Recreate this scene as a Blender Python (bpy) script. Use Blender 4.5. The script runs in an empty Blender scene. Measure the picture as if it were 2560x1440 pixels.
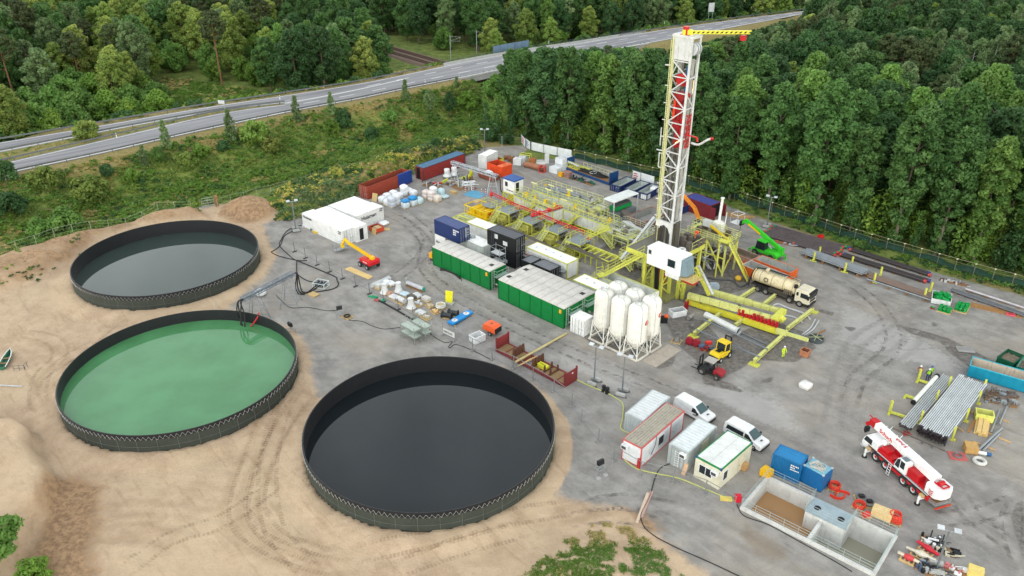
import bpy,bmesh,math,random
import numpy as np
from mathutils import Vector,Matrix,Quaternion
D=bpy.data
SC=bpy.context.scene
COL=SC.collection
random.seed(11)
RNG=np.random.default_rng(11)
rad=math.radians
# camera, sky, sun, exposure
CAM_H,PITCH,FPX=58.5,rad(28),1280/math.tan(rad(32.5))
cam=D.cameras.new('camera');cam.sensor_width=36;cam.lens=18/math.tan(rad(32.5));cam.clip_end=5000
co=D.objects.new('camera',cam);COL.objects.link(co)
co.location=(0,0,CAM_H);co.rotation_euler=(rad(62),0,0)
SC.camera=co
W=D.worlds.new('World');SC.world=W;W.use_nodes=True
_n=W.node_tree.nodes;_l=W.node_tree.links
SUN_EL,SUN_AZ=rad(58),rad(200)
sky=_n.new('ShaderNodeTexSky');sky.sky_type='NISHITA';sky.sun_disc=False
sky.sun_elevation=SUN_EL;sky.sun_rotation=SUN_AZ;sky.air_density=3.2;sky.dust_density=0.15;sky.ozone_density=1.0
hs=_n.new('ShaderNodeHueSaturation');hs.inputs['Saturation'].default_value=0.3
_t=_n.new('ShaderNodeTexCoord');_s=_n.new('ShaderNodeSeparateXYZ');_m=_n.new('ShaderNodeMapRange');_m.inputs[1].default_value=.75;_m.inputs[2].default_value=0;_m.inputs[3].default_value=.82;_m.inputs[4].default_value=2.7
_l.new(_t.outputs['Generated'],_s.inputs[0]);_l.new(_s.outputs[2],_m.inputs[0]);_c=_n.new('ShaderNodeTexNoise');_c.inputs['Scale'].default_value=3.2;_c.inputs['Detail'].default_value=5;_l.new(_t.outputs['Generated'],_c.inputs['Vector'])
_k=_n.new('ShaderNodeMapRange');_k.inputs[1].default_value=.35;_k.inputs[2].default_value=.65;_k.inputs[3].default_value=.72;_k.inputs[4].default_value=1.25;_l.new(_c.outputs[0],_k.inputs[0])
_p=_n.new('ShaderNodeMath');_p.operation='MULTIPLY';_l.new(_m.outputs[0],_p.inputs[0]);_l.new(_k.outputs[0],_p.inputs[1]);_l.new(_p.outputs[0],hs.inputs['Value'])
_l.new(sky.outputs[0],hs.inputs['Color']);_l.new(hs.outputs[0],_n['Background'].inputs[0])
_n['Background'].inputs[1].default_value=0.15
sl=D.lights.new('sun','SUN');sl.energy=.6;sl.angle=rad(40);sl.color=(1,.97,.92)
so=D.objects.new('sun',sl);COL.objects.link(so)
so.rotation_euler=(math.pi/2-SUN_EL,0,math.pi-SUN_AZ);so.location=(0,0,200)
SC.view_settings.view_transform='Standard';SC.view_settings.look='None'
SC.view_settings.exposure=0.44;SC.view_settings.gamma=1
SC.render.engine='CYCLES'
try:
 SC.cycles.use_denoising=True;SC.cycles.max_bounces=5;SC.cycles.diffuse_bounces=3;SC.cycles.glossy_bounces=3
 SC.cycles.transmission_bounces=2;SC.cycles.caustics_reflective=False;SC.cycles.caustics_refractive=False
except Exception:pass
# helpers
CP,SP=math.cos(PITCH),math.sin(PITCH)
def G(px,py,z=0.0):
 "point of the photograph (2560 px wide) dropped on the level z"
 x=(px-1280)/FPX;y=(720-py)/FPX
 d=Vector((x,CP+y*SP,-SP+y*CP));t=(z-CAM_H)/d.z
 return Vector((d.x*t,d.y*t,z))
def lin(c):
 return tuple(((v/255)/12.92 if v<11 else((v/255+.055)/1.055)**2.4)for v in c)
MATS={}
def nd(nt,typ,ins=None,**kw):
 n=nt.nodes.new(typ)
 for k,v in kw.items():setattr(n,k,v)
 if ins:
  for k,v in ins.items():
   if hasattr(v,'links')or isinstance(v,bpy.types.NodeSocket):nt.links.new(v,n.inputs[k])
   else:n.inputs[k].default_value=v
 return n
def mixc(nt,f,a,b,blend='MIX'):
 n=nt.nodes.new('ShaderNodeMix');n.data_type='RGBA';n.blend_type=blend
 for k,v in((0,f),(6,a),(7,b)):
  if isinstance(v,bpy.types.NodeSocket):nt.links.new(v,n.inputs[k])
  elif k==0:n.inputs[0].default_value=v
  else:n.inputs[k].default_value=tuple(v)[:3]+(1,)
 return n.outputs[2]
def mth(nt,op,a,b=0.0,clamp=False):
 n=nt.nodes.new('ShaderNodeMath');n.operation=op;n.use_clamp=clamp
 for i,v in enumerate((a,b)):
  if isinstance(v,bpy.types.NodeSocket):nt.links.new(v,n.inputs[i])
  else:n.inputs[i].default_value=v
 return n.outputs[0]
def ramp(nt,x,lo,hi):
 n=nt.nodes.new('ShaderNodeMapRange');n.interpolation_type='SMOOTHSTEP'
 nt.links.new(x,n.inputs[0]);n.inputs[1].default_value=lo;n.inputs[2].default_value=hi
 return n.outputs[0]
def aniso(nt,vec,rz,sc):
 r=nd(nt,'ShaderNodeMapping',{'Vector':vec,'Rotation':(0,0,rz)}).outputs[0]
 return nd(nt,'ShaderNodeMapping',{'Vector':r,'Scale':sc}).outputs[0]
def noise(nt,vec,sc,det=3,rough=.6):
 return nd(nt,'ShaderNodeTexNoise',{'Vector':vec,'Scale':sc,'Detail':det,'Roughness':rough}).outputs[0]
def P(c,rough=.55,metal=0.0,var=.14,dirt=.25,dc=(96,84,70),spec=.4,streak=True):
 "painted / plain surface with mottling, dirt and run-off streaks"
 key=(tuple(c),rough,metal,var,dirt,dc)
 if key in MATS:return MATS[key]
 m=D.materials.new('paint_%d_%d_%d'%tuple(int(v)for v in c));m.use_nodes=True;nt=m.node_tree
 b=nt.nodes['Principled BSDF'];base=[v*.86 for v in lin(c)]
 tc=nd(nt,'ShaderNodeTexCoord').outputs['Object']
 n1=noise(nt,tc,.9,4);n2=noise(nt,tc,7,3)
 f=mth(nt,'ADD',mth(nt,'MULTIPLY',n1,.6),mth(nt,'MULTIPLY',n2,.4))
 col=mixc(nt,ramp(nt,f,.3,.7),[v*(1-var)for v in base],[min(v*(1+var),.9)for v in base])
 if dirt>0:
  mp=nd(nt,'ShaderNodeMapping',{'Vector':tc,'Scale':(3.2,3.2,.45 if streak else 3.2)}).outputs[0]
  n3=noise(nt,mp,1.3,5,.7)
  col=mixc(nt,mth(nt,'MULTIPLY',ramp(nt,n3,.52,.78),dirt*1.6,True),col,[v*.8 for v in lin(dc)])
 oi=nd(nt,'ShaderNodeObjectInfo').outputs['Random']
 col=nd(nt,'ShaderNodeHueSaturation',{'Color':col,'Value':mth(nt,'ADD',.93,mth(nt,'MULTIPLY',oi,.13))}).outputs[0]
 nt.links.new(col,b.inputs['Base Color'])
 b.inputs['Roughness'].default_value=rough;b.inputs['Metallic'].default_value=metal
 b.inputs['Specular IOR Level'].default_value=spec
 MATS[key]=m;return m
WHITE=P((238,239,238),.5,dirt=.16);YEL=P((212,214,92),.5,dirt=.4);YELP=P((218,222,136),.5,dirt=.35)
DYEL=P((232,198,24),.45,dirt=.2);RED=P((190,26,30),.45,dirt=.12);GREEN=P((0,122,58),.45,dirt=.12)
BLUE=P((22,108,170),.5,dirt=.15);NAVY=P((32,52,104),.5,dirt=.15);BLACK=P((26,28,32),.5,dirt=.1)
RUBBER=P((38,38,40),.8,dirt=.35,dc=(110,105,98));GALV=P((172,178,182),.45,.3,dirt=.15);STEEL=P((120,124,128),.45,.4,dirt=.2)
WOOD=P((206,176,122),.75,dirt=.2);BROWNW=P((150,112,74),.8,dirt=.3);CONC=P((178,178,176),.85,dirt=.22)
RUST=P((146,62,48),.75,dirt=.35,dc=(80,60,56));ORANGE=P((232,92,34),.5,dirt=.2);GLASS=P((34,44,50),.08,0,dirt=0,spec=.6)
CREAM=P((226,222,200),.55,dirt=.14);LGREY=P((196,200,202),.55,dirt=.2);DGREY=P((72,76,80),.6,dirt=.25)
BLUER=P((40,96,150),.5,dirt=.25);BURG=P((132,40,44),.6,dirt=.3,dc=(70,60,60));LIME=P((62,196,48),.45,dirt=.12)
REDP=P((222,60,52),.5,dirt=.2);PLAST=P((232,234,236),.35,dirt=.08);TEAL=P((20,140,172),.5,dirt=.15);BGREEN=P((14,150,70),.4,dirt=.1)
GRATE=P((150,158,160),.6,.2,dirt=.35);CRM=P((226,212,176),.55,dirt=.5,dc=(120,92,62));PIPE=P((150,156,162),.4,.35,dirt=.25)
DPIPE=P((62,56,58),.5,.1,dirt=.3,dc=(100,84,76))
class MB:
 "collects simple shapes and links them as ONE mesh object"
 def __init__(s):s.v=[];s.f=[];s.sm=[];s.mi=[];s.m=0;s.M=None
 def add(s,vs,fs,sm=False):
  o=len(s.v)
  s.v+=[tuple(s.M@Vector(v))for v in vs]if s.M else[tuple(v)for v in vs]
  s.f+=[tuple(i+o for i in f)for f in fs]
  s.sm+=[sm]*len(fs);s.mi+=[s.m]*len(fs);return s
 def bx(s,x0,y0,z0,x1,y1,z1):
  return s.add([(x0,y0,z0),(x1,y0,z0),(x1,y1,z0),(x0,y1,z0),(x0,y0,z1),(x1,y0,z1),(x1,y1,z1),(x0,y1,z1)],[(3,2,1,0),(4,5,6,7),(0,1,5,4),(1,2,6,5),(2,3,7,6),(3,0,4,7)])
 def cb(s,c,d,rz=0):
  M=Matrix.Translation(c)@Matrix.Rotation(rz,4,'Z');hx,hy,hz=d[0]/2,d[1]/2,d[2]/2
  return s.add([M@Vector((i*hx,j*hy,k*hz))for k in(-1,1)for i,j in((-1,-1),(1,-1),(1,1),(-1,1))],[(3,2,1,0),(4,5,6,7),(0,1,5,4),(1,2,6,5),(2,3,7,6),(3,0,4,7)])
 def hexa(s,vs):
  return s.add(vs,[(3,2,1,0),(4,5,6,7),(0,1,5,4),(1,2,6,5),(2,3,7,6),(3,0,4,7)])
 def _fr(s,a,b):
  a=Vector(a);b=Vector(b);d=(b-a).normalized()
  u=d.cross(Vector((0,0,1)))
  if u.length<1e-4:u=Vector((1,0,0))
  u.normalize();return a,b,u,u.cross(d)
 def bar(s,a,b,w,h=None):
  h=h or w;a,b,u,n=s._fr(a,b)
  q=[(-1,-1),(1,-1),(1,1),(-1,1)]
  return s.add([p+u*(i*w/2)+n*(j*h/2)for p in(a,b)for i,j in q],[(0,1,2,3),(7,6,5,4),(1,0,4,5),(2,1,5,6),(3,2,6,7),(0,3,7,4)])
 def cyl(s,a,b,r,r2=None,n=10,cap=True):
  r2=r if r2 is None else r2;a,b,u,w=s._fr(a,b);vs=[]
  for p,q in((a,r),(b,r2)):
   for k in range(n):
    t=2*math.pi*k/n;vs.append(p+u*(q*math.cos(t))+w*(q*math.sin(t)))
  s.add(vs,[((k+1)%n,k,n+k,n+(k+1)%n)for k in range(n)],True)
  if cap:s.add(vs,[tuple(range(n)),tuple(range(2*n-1,n-1,-1))])
  return s
 def tube(s,pts,r,n=6):
  pts=[Vector(p)for p in pts];vs=[];fs=[]
  for i,p in enumerate(pts):
   d=(pts[min(i+1,len(pts)-1)]-pts[max(i-1,0)])
   a,b,u,w=s._fr((0,0,0),d if d.length>1e-6 else(0,0,1))
   for k in range(n):
    t=2*math.pi*k/n;vs.append(p+u*(r*math.cos(t))+w*(r*math.sin(t)))
  for i in range(len(pts)-1):
   fs+=[(i*n+(k+1)%n,i*n+k,(i+1)*n+k,(i+1)*n+(k+1)%n)for k in range(n)]
  s.add(vs,fs,True)
  return s.add([vs[k]for k in range(n)],[tuple(range(n))]).add([vs[len(vs)-n+k]for k in range(n)],[tuple(range(n-1,-1,-1))])
 def lathe(s,prof,c=(0,0,0),n=20,axis=None):
  "profile of (radius, height) about z (or about a given axis vector)"
  c=Vector(c);Q=Vector((0,0,1)).rotation_difference(Vector(axis))if axis else None;vs=[]
  for r,z in prof:
   for k in range(n):
    t=2*math.pi*k/n;p=Vector((r*math.cos(t),r*math.sin(t),z))
    vs.append(c+(Q@p if Q else p))
  fs=[]
  for i in range(len(prof)-1):
   fs+=[(i*n+k,i*n+(k+1)%n,(i+1)*n+(k+1)%n,(i+1)*n+k)for k in range(n)]
  return s.add(vs,fs,True)
 def ring(s,c,R,r,axis=None,n=18,k=6):
  return s.lathe([(R+r*math.cos(2*math.pi*i/k),r*math.sin(2*math.pi*i/k))for i in range(k+1)],c,n,axis)
 def ext(s,poly,y0,y1):
  "polygon in x,z pushed along y"
  n=len(poly)
  return s.add([(x,y0,z)for x,z in poly]+[(x,y1,z)for x,z in poly],[tuple(range(n)),tuple(range(2*n-1,n-1,-1))]+[((k+1)%n,k,n+k,n+(k+1)%n)for k in range(n)])
 def prism(s,poly,z0,z1):
  n=len(poly)
  return s.add([(x,y,z0)for x,y in poly]+[(x,y,z1)for x,y in poly],[tuple(range(n-1,-1,-1)),tuple(range(n,2*n))]+[(k,(k+1)%n,n+(k+1)%n,n+k)for k in range(n)])
 def sph(s,c,r,sz=1.0,n=10,m=6):
  return s.lathe([(max(r*math.cos(t),.001),r*sz*math.sin(t))for t in[math.pi*(i/m-.5)for i in range(m+1)]],c,n)
 def rail(s,pts,h=1.1,r=.03,step=1.6,mid=1,closed=False):
  "handrail along points: posts, top rail and mid rails"
  pts=[Vector(p)for p in pts]
  if closed:pts.append(pts[0])
  for a,b in zip(pts,pts[1:]):
   L=(b-a).length;k=max(1,round(L/step))
   for i in range(k+1):
    p=a.lerp(b,i/k);s.bar(p,p+Vector((0,0,h)),r*1.6)
   for j in range(mid+1):
    z=Vector((0,0,h*(1-j/(mid+1))));s.bar(a+z,b+z,r*1.6)
  return s
 def truss(s,a,b,w,h,seg,r=.04):
  "box lattice girder from a to b"
  a,b,u,n=s._fr(a,b);cs=[u*(i*w/2)+n*(j*h/2)for i,j in((-1,-1),(1,-1),(1,1),(-1,1))]
  for c in cs:s.bar(a+c,b+c,r*2)
  for i in range(seg):
   p=a.lerp(b,i/seg);q=a.lerp(b,(i+1)/seg)
   for k in range(4):
    c,d=cs[k],cs[(k+1)%4]
    s.bar(p+c,p+d,r*1.3);s.bar(p+(c if i%2 else d),q+(d if i%2 else c),r*1.3)
  return s
 def mesh(s,name,mats):
  me=D.meshes.new(name);me.from_pydata(s.v,[],s.f)
  for m in(mats if isinstance(mats,(list,tuple))else[mats]):me.materials.append(m)
  me.polygons.foreach_set('use_smooth',s.sm);me.polygons.foreach_set('material_index',s.mi)
  me.update()
  if any(s.sm):me.set_sharp_from_angle(angle=rad(38))
  return me
 def build(s,name,mats,parent=None):
  o=D.objects.new(name,s.mesh(name,mats));COL.objects.link(o)
  if parent:o.parent=parent
  return o
def tag(o,label,cat,group=None,kind=None):
 if kind:o['kind']=kind
 if label:o['label']=label
 if cat:o['category']=cat
 if group:o['group']=group
 return o
def T(name,label,cat,loc=(0,0,0),rz=0.0,group=None):
 o=D.objects.new(name,None);COL.objects.link(o);o.location=loc;o.rotation_euler=(0,0,rz);o.empty_display_size=.3
 return tag(o,label,cat,group)
def solo(name,label,cat,mb,mats,loc=(0,0,0),rz=0.0,group=None):
 o=mb.build(name,mats);o.location=loc;o.rotation_euler=(0,0,rz);return tag(o,label,cat,group)
def struct(name,mb,mats):
 o=mb.build(name,mats);o['kind']='structure';return o
KIDS={}
def dup(o,loc=None,rz=None,label=None,parent=None,sc=None):
 c=o.copy();COL.objects.link(c)
 if parent:c.parent=parent
 if loc is not None:c.location=loc
 if rz is not None:c.rotation_euler=(0,0,rz)
 if label:c['label']=label
 if sc:c.scale=sc
 for ch in list(o.children):dup(ch,parent=c)
 return c
def fr(L,N,R,z=0.0,u=None,v=None,rz=None):
 "frame of a box from three corners in the photograph (left, nearest, right) on level z: centre, turn, length, width"
 l,n,r=G(*L,z),G(*N,z),G(*R,z);d=(n-l).normalized()
 if rz is None:rz=math.atan2(d.y,d.x)
 ax=Vector((math.cos(rz),math.sin(rz),0));ay=Vector((-ax.y,ax.x,0))
 u=u or(n-l).dot(ax);v=v or(r-n).dot(ay)
 c=n-ax*(u/2)+ay*(v/2);c.z=0
 return c,rz,u,v
def text(s,size,mat,parent,loc,rot,name='lettering',ext=.006,bold=True):
 cu=D.curves.new(name,'FONT');cu.body=s;cu.size=size;cu.extrude=ext;cu.align_x='CENTER';cu.align_y='CENTER'
 if bold:cu.offset=size*.018
 t=D.objects.new('t',cu);COL.objects.link(t);dg=bpy.context.evaluated_depsgraph_get();dg.update()
 me=D.meshes.new_from_object(t.evaluated_get(dg));D.objects.remove(t);D.curves.remove(cu)
 me.materials.clear();me.materials.append(mat)
 o=D.objects.new(name,me);COL.objects.link(o);o.location=loc;o.rotation_euler=rot
 if parent:o.parent=parent
 return o
def crom(pts,n=8):
 "smooth curve through points"
 p=[Vector(q)for q in pts];p=[p[0]*2-p[1]]+p+[p[-1]*2-p[-2]];out=[]
 for i in range(1,len(p)-2):
  for k in range(n):
   t=k/n
   out.append(.5*((2*p[i])+(p[i+1]-p[i-1])*t+(2*p[i-1]-5*p[i]+4*p[i+1]-p[i+2])*t*t+(3*p[i]-p[i-1]-3*p[i+1]+p[i+2])*t**3))
 return out+[p[-2]]
RZ=rad(-45)
# ground
def wp(pts,z=0):return np.array([[G(*p,z).x,G(*p,z).y]for p in pts])
def sd_poly(X,Y,poly):
 "signed distance to a polygon, negative inside"
 d=np.full(X.shape,1e18);s=np.ones(X.shape);n=len(poly);j=n-1
 for i in range(n):
  ex,ey=poly[j]-poly[i];wx,wy=X-poly[i][0],Y-poly[i][1]
  t=np.clip((wx*ex+wy*ey)/(ex*ex+ey*ey+1e-9),0,1)
  d=np.minimum(d,(wx-ex*t)**2+(wy-ey*t)**2)
  c1,c2,c3=Y>=poly[i][1],Y<poly[j][1],ex*wy>ey*wx
  s=np.where((c1&c2&c3)|(~c1&~c2&~c3),-s,s);j=i
 return s*np.sqrt(d)
def sd_line(X,Y,pl):
 d=np.full(X.shape,1e18)
 for a,b in zip(pl,pl[1:]):
  ex,ey=b-a;wx,wy=X-a[0],Y-a[1];t=np.clip((wx*ex+wy*ey)/(ex*ex+ey*ey+1e-9),0,1)
  d=np.minimum(d,(wx-ex*t)**2+(wy-ey*t)**2)
 return np.sqrt(d)
def ss(x,a,b):
 t=np.clip((x-a)/(b-a),0,1);return t*t*(3-2*t)
_lat=np.random.default_rng(3).random((256,256))
def vn(X,Y,s):
 x,y=X/s,Y/s;i,j=np.floor(x).astype(int),np.floor(y).astype(int);fx,fy=x-i,y-j
 fx,fy=fx*fx*(3-2*fx),fy*fy*(3-2*fy);g=lambda a,b:_lat[a%256,b%256]
 return(g(i,j)*(1-fx)+g(i+1,j)*fx)*(1-fy)+(g(i,j+1)*(1-fx)+g(i+1,j+1)*fx)*fy
RZH=6.0
def rd(pts):return[Vector(v)for v in crom([G(*p,RZH)for p in pts],6)]
LA=rd([(-150,480),(0,441),(250,387),(500,330),(750,277),(900,249),(1030,221),(1170,193),(1300,166),(1480,135),(1650,104),(1850,66),(2010,36),(2150,6)])
LB=rd([(-150,438),(0,409),(300,340),(500,293),(620,272),(712,261)])
LC=rd([(-150,407),(0,381),(300,322),(500,286),(620,268),(712,258)])
LD=rd([(-150,377),(0,353),(250,311),(500,268),(700,238),(900,206),(1030,180),(1130,159),(1260,135),(1450,106),(1650,74),(1850,46),(2010,26),(2150,2)])
np2=lambda L:np.array([[p.x,p.y]for p in L])
_A,_D=np2(LA),np2(LD)
BR0,BR1=42,59
EMB1=np.vstack([_A[:BR0],_D[:BR0][::-1]]);EMB2=np.vstack([_A[BR1:],_D[BR1:][::-1]])
ROADP=np.vstack([_A,_D[::-1]])
RIDGE=wp([(-200,790),(0,735),(110,697),(190,655),(250,605),(340,570),(470,558),(530,545),(505,522),(380,543),(250,580),(100,622),(0,650),(-200,700)])
BUND=wp([(695,558),(740,548),(800,522),(905,488),(1040,432),(1165,392),(1205,372),(1190,353),(1100,372),(1000,395),(800,452),(690,482),(665,500)])
MOUND=np.array(G(628,528))[:2]
GMOUND=wp([(1130,1560),(1230,1440),(1300,1385),(1400,1340),(1480,1318),(1560,1322),(1640,1375),(1720,1440),(1830,1560)])
PLAT=wp([(-300,1020),(0,1040),(70,1080),(120,1150),(148,1200),(135,1262),(105,1330),(70,1395),(20,1440),(-60,1560),(-500,1560)])
PIT=wp([(140,1205),(200,1190),(255,1215),(250,1300),(235,1370),(240,1440),(230,1560),(20,1560),(70,1400)])
TANKS=[(-9.2,72.3,13.92,2.8,.62),(-41.4,84.2,13.98,2.8,1.25),(-55.2,116.1,13.98,2.8,.55)]
SAND=wp([(-300,740),(0,690),(120,660),(200,600),(330,556),(470,535),(520,520),(600,490),(690,480),(700,545),(655,560),(668,600),(690,640),(665,690),(600,745),(560,775),(640,790),(735,830),(775,890),(770,940),(785,985),(800,1000),(900,940),(1250,920),(1360,985),(1415,1060),(1418,1130),(1395,1200),(1390,1240),(1470,1262),(1560,1270),(1620,1300),(1640,1340),(1700,1385),(1790,1460),(1900,1560),(1000,1700),(-500,1600)])
GRAVEL_HOLE=wp([(1380,985),(1440,985),(1490,1050),(1500,1250),(1440,1240),(1408,1215),(1432,1130),(1428,1060)])
def berm(X,Y):
 h=np.zeros(X.shape)
 for cx,cy,r,zr,zw in TANKS:
  d=np.hypot(X-cx,Y-cy)-r
  h=np.maximum(h,np.where(d>-.15,.55*(1-ss(d,.6,3.6)),0))
 return h
PC=np.array(G(320,1310))[:2]
def height(X,Y):
 n1,n2,n3=vn(X,Y,9.3),vn(X+40,Y,2.7),vn(X,Y+70,.9)
 site=np.zeros(X.shape)
 h=np.zeros(X.shape)
 e1=sd_poly(X,Y,EMB1);e2=sd_poly(X,Y,EMB2);e=np.minimum(e1,e2)
 h=np.maximum(h,(RZH-.07)*(1-ss(e+(n2-.5)*1.2*(e>1),.9,14)))
 rr=-sd_poly(X,Y,RIDGE);h=np.maximum(h,ss(rr,-.3,3.4)*(1.9+.7*(n1-.5)+.35*n2))
 bb=-sd_poly(X,Y,BUND);h=np.maximum(h,ss(bb,-.3,4.5)*(2.3+1.4*(n1-.5)+.6*n2))
 dm=np.hypot((X-MOUND[0])*.85,Y-MOUND[1]);h=np.maximum(h,2.9*(1-ss(dm+(n2-.5)*1.5,.8,6.2)))
 gm=-sd_poly(X,Y,GMOUND);h=np.maximum(h,ss(gm,0,7)*1.5*(.7+.5*n2))
 pl=-sd_poly(X,Y,PLAT);h=np.maximum(h,ss(pl+(n2-.5)*1.4,-.2,1.7)*(2.1+.6*n2))
 pt=-sd_poly(X,Y,PIT);h=h+ss(pt,0,2.5)*((n2-.5)*1.7+(n3-.5)*1.2+(vn(X+11,Y,.5)-.5)*.5-.75)
 fu=np.exp(-(((X-PC[0])/6.0)**2+((Y-PC[1])/5.5)**2));h=h+fu*(.5*np.sin((Y+.25*X)*4.2+n2*6)*n1+(n3-.5)*.4)
 sand=ss(-sd_poly(X,Y,SAND),-1,1)
 h=np.maximum(h,berm(X,Y))+sand*((n3-.5)*.10+(n2-.5)*.16)*(e>3)
 off=ss(e,0,3)*ss(np.maximum(sd_poly(X,Y,SITE),0),0,4)
 return h+off*((n1-.5)*.5+(n2-.5)*.35)
SITE=wp([(-300,760),(0,690),(500,520),(690,500),(1000,420),(1200,372),(1310,365),(1430,395),(1650,455),(1900,550),(2200,650),(2560,745),(2800,830),(2900,1600),(-600,1700)])
def hz(x,y):return float(height(np.array([float(x)]),np.array([float(y)]))[0])
gx=np.concatenate([-np.geomspace(1600,104,26),np.arange(-100,96,.42),np.geomspace(100,1600,26)])
gy=np.concatenate([np.linspace(-60,44,12),np.arange(46,190,.42),np.arange(190.5,330,1.1),np.geomspace(332,2600,26)])
GX,GY=np.meshgrid(gx,gy)
GZ=height(GX,GY)
def blur_tracks(lines,w):
 t=np.zeros(GX.shape)
 for l in lines:
  c=wp(l);c=np.array([[p.x,p.y]for p in crom([(a,b,0)for a,b in c],5)])
  for off in(-.95,.95):
   nrm=np.gradient(c,axis=0);nrm=np.stack([-nrm[:,1],nrm[:,0]],1)/(np.linalg.norm(nrm,axis=1)[:,None]+1e-9)
   m=(GX>c[:,0].min()-3)&(GX<c[:,0].max()+3)&(GY>c[:,1].min()-3)&(GY<c[:,1].max()+3)
   t[m]=np.maximum(t[m],1-ss(sd_line(GX[m],GY[m],c+nrm*off),w*.5,w))
 return t
def blob(polys,soft=1.0):
 t=np.zeros(GX.shape)
 for p in polys:
  q=wp(p);m=(GX>q[:,0].min()-4)&(GX<q[:,0].max()+4)&(GY>q[:,1].min()-4)&(GY<q[:,1].max()+4)
  t[m]=np.maximum(t[m],ss(-sd_poly(GX[m],GY[m],q),-soft,soft))
 return t
a_sand=ss(-sd_poly(GX,GY,SAND),-2.6,2.2)*(1-ss(-sd_poly(GX,GY,GRAVEL_HOLE),-.6,.6)*.8)
a_sand=np.maximum(a_sand,ss(-sd_poly(GX,GY,RIDGE),-1,.5))
a_sand=np.maximum(a_sand,ss(.5-np.abs(np.hypot(GX-TANKS[0][0],GY-TANKS[0][1])-15.2)/3.0,0,.4))
nsite=ss(sd_poly(GX,GY,SITE),-.8,2.2)
e_=np.minimum(sd_poly(GX,GY,EMB1),sd_poly(GX,GY,EMB2))
a_veg=np.maximum(nsite,ss(-sd_poly(GX,GY,BUND),0,1.5))
a_veg=np.maximum(a_veg*(1-ss(-sd_poly(GX,GY,RIDGE),-.5,1)),blob([[(1320,372),(1400,385),(1395,398),(1330,398),(1305,385)]],1))
a_dry=np.maximum(ss(-sd_poly(GX,GY,ROADP),-9,-2),np.maximum(ss(-sd_poly(GX,GY,BUND),1,4),.8*blob([[(1190,345),(1300,365),(1330,372),(1280,395),(1200,380)],[(1820,520),(2000,585),(2300,665),(2560,745),(2560,720),(2200,640),(1900,540)]],1.2)))
a_wet=blob([[(1690,790),(1760,800),(1800,850),(1850,830),(1930,800),(2010,830),(2040,870),(1990,905),(1890,900),(1800,950),(1830,960),(1870,985),(1760,960),(1740,900),(1690,860),(1660,800)],[(2235,808),(2300,825),(2370,845),(2420,870),(2490,905),(2440,930),(2370,880),(2350,855),(2280,835)],[(1650,900),(1690,890),(1680,915),(1640,925)],[(2045,770),(2085,782),(2080,790),(2048,780)],[(2105,815),(2140,820),(2130,832)],[(2330,805),(2345,810),(2340,818),(2330,815)],[(2540,1260),(2560,1250),(2560,1400),(2535,1330),(2530,1290)],[(1900,950),(1935,940),(1930,955),(1900,960)],[(1500,620),(1640,560),(1900,650),(1880,720),(1720,760),(1560,700)],[(1560,880),(1600,905),(1480,860),(1440,830),(1480,830)]],.5)
a_pale=blob([[(1075,660),(1110,672),(1230,735),(1270,760),(1240,752),(1180,722),(1100,690)],[(2110,760),(2330,860),(2400,920),(2250,900),(2100,850)],[(1690,960),(1850,970),(1950,1010),(2000,1080),(1900,1060),(1800,1000)],[(560,870),(700,790),(780,900),(740,880),(640,840)],[(1420,860),(1560,920),(1600,960),(1560,990),(1400,900)]],2.2)
a_brown=np.maximum(blob([[(1860,1300),(1900,1330),(1970,1370),(1975,1400),(1940,1408),(1890,1390),(1850,1340)],[(1550,1265),(1640,1280),(1690,1340),(1620,1330)]],1.0)*.8,ss(-sd_poly(GX,GY,PIT),-3.5,3.5))
a_brown=np.maximum(a_brown,ss(-sd_poly(GX,GY,RIDGE),-1,2)*.62+(1-ss(np.hypot(GX-MOUND[0],GY-MOUND[1]),4,8))*.8)
a_track=blur_tracks([[(690,1010),(640,1120),(585,1250),(600,1330),(720,1390),(860,1420)],[(770,990),(700,1080),(640,1200),(620,1290),(680,1350),(830,1390)],[(60,860),(150,900),(110,960),(95,1020)],[(960,700),(1060,640),(1040,580),(960,560)],[(1000,520),(1090,600),(1060,650),(1230,780),(1500,900),(1750,1000),(2100,1180),(2560,1440)],[(940,620),(1050,680),(1300,820),(1600,960),(1900,1080)],[(2120,1010),(2150,940),(2280,850),(2200,760),(2000,640)],[(2080,1060),(2110,920),(2160,840),(2330,760)],[(1400,1290),(1550,1262),(1700,1275),(1900,1370),(2060,1440)],[(2400,1150),(2480,1250),(2550,1440)],[(2300,1320),(2420,1280),(2540,1220)],[(1340,420),(1420,480),(1300,430)],[(240,1290),(330,1270),(420,1280)],[(230,1340),(340,1330),(430,1350)]],.55)
gm=D.meshes.new('ground')
nxv,nyv=len(gx),len(gy);idx=np.arange(nxv*nyv).reshape(nyv,nxv)
gm.from_pydata(np.stack([GX,GY,GZ],-1).reshape(-1,3),[],np.stack([idx[:-1,:-1],idx[:-1,1:],idx[1:,1:],idx[1:,:-1]],-1).reshape(-1,4).tolist())
for k,a in dict(sand=a_sand,veg=a_veg,dry=a_dry,wet=a_wet,pale=a_pale,brown=a_brown,track=a_track).items():
 gm.attributes.new(k,'FLOAT','POINT').data.foreach_set('value',a.astype(np.float32).ravel())
gm.polygons.foreach_set('use_smooth',[True]*len(gm.polygons))
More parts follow.
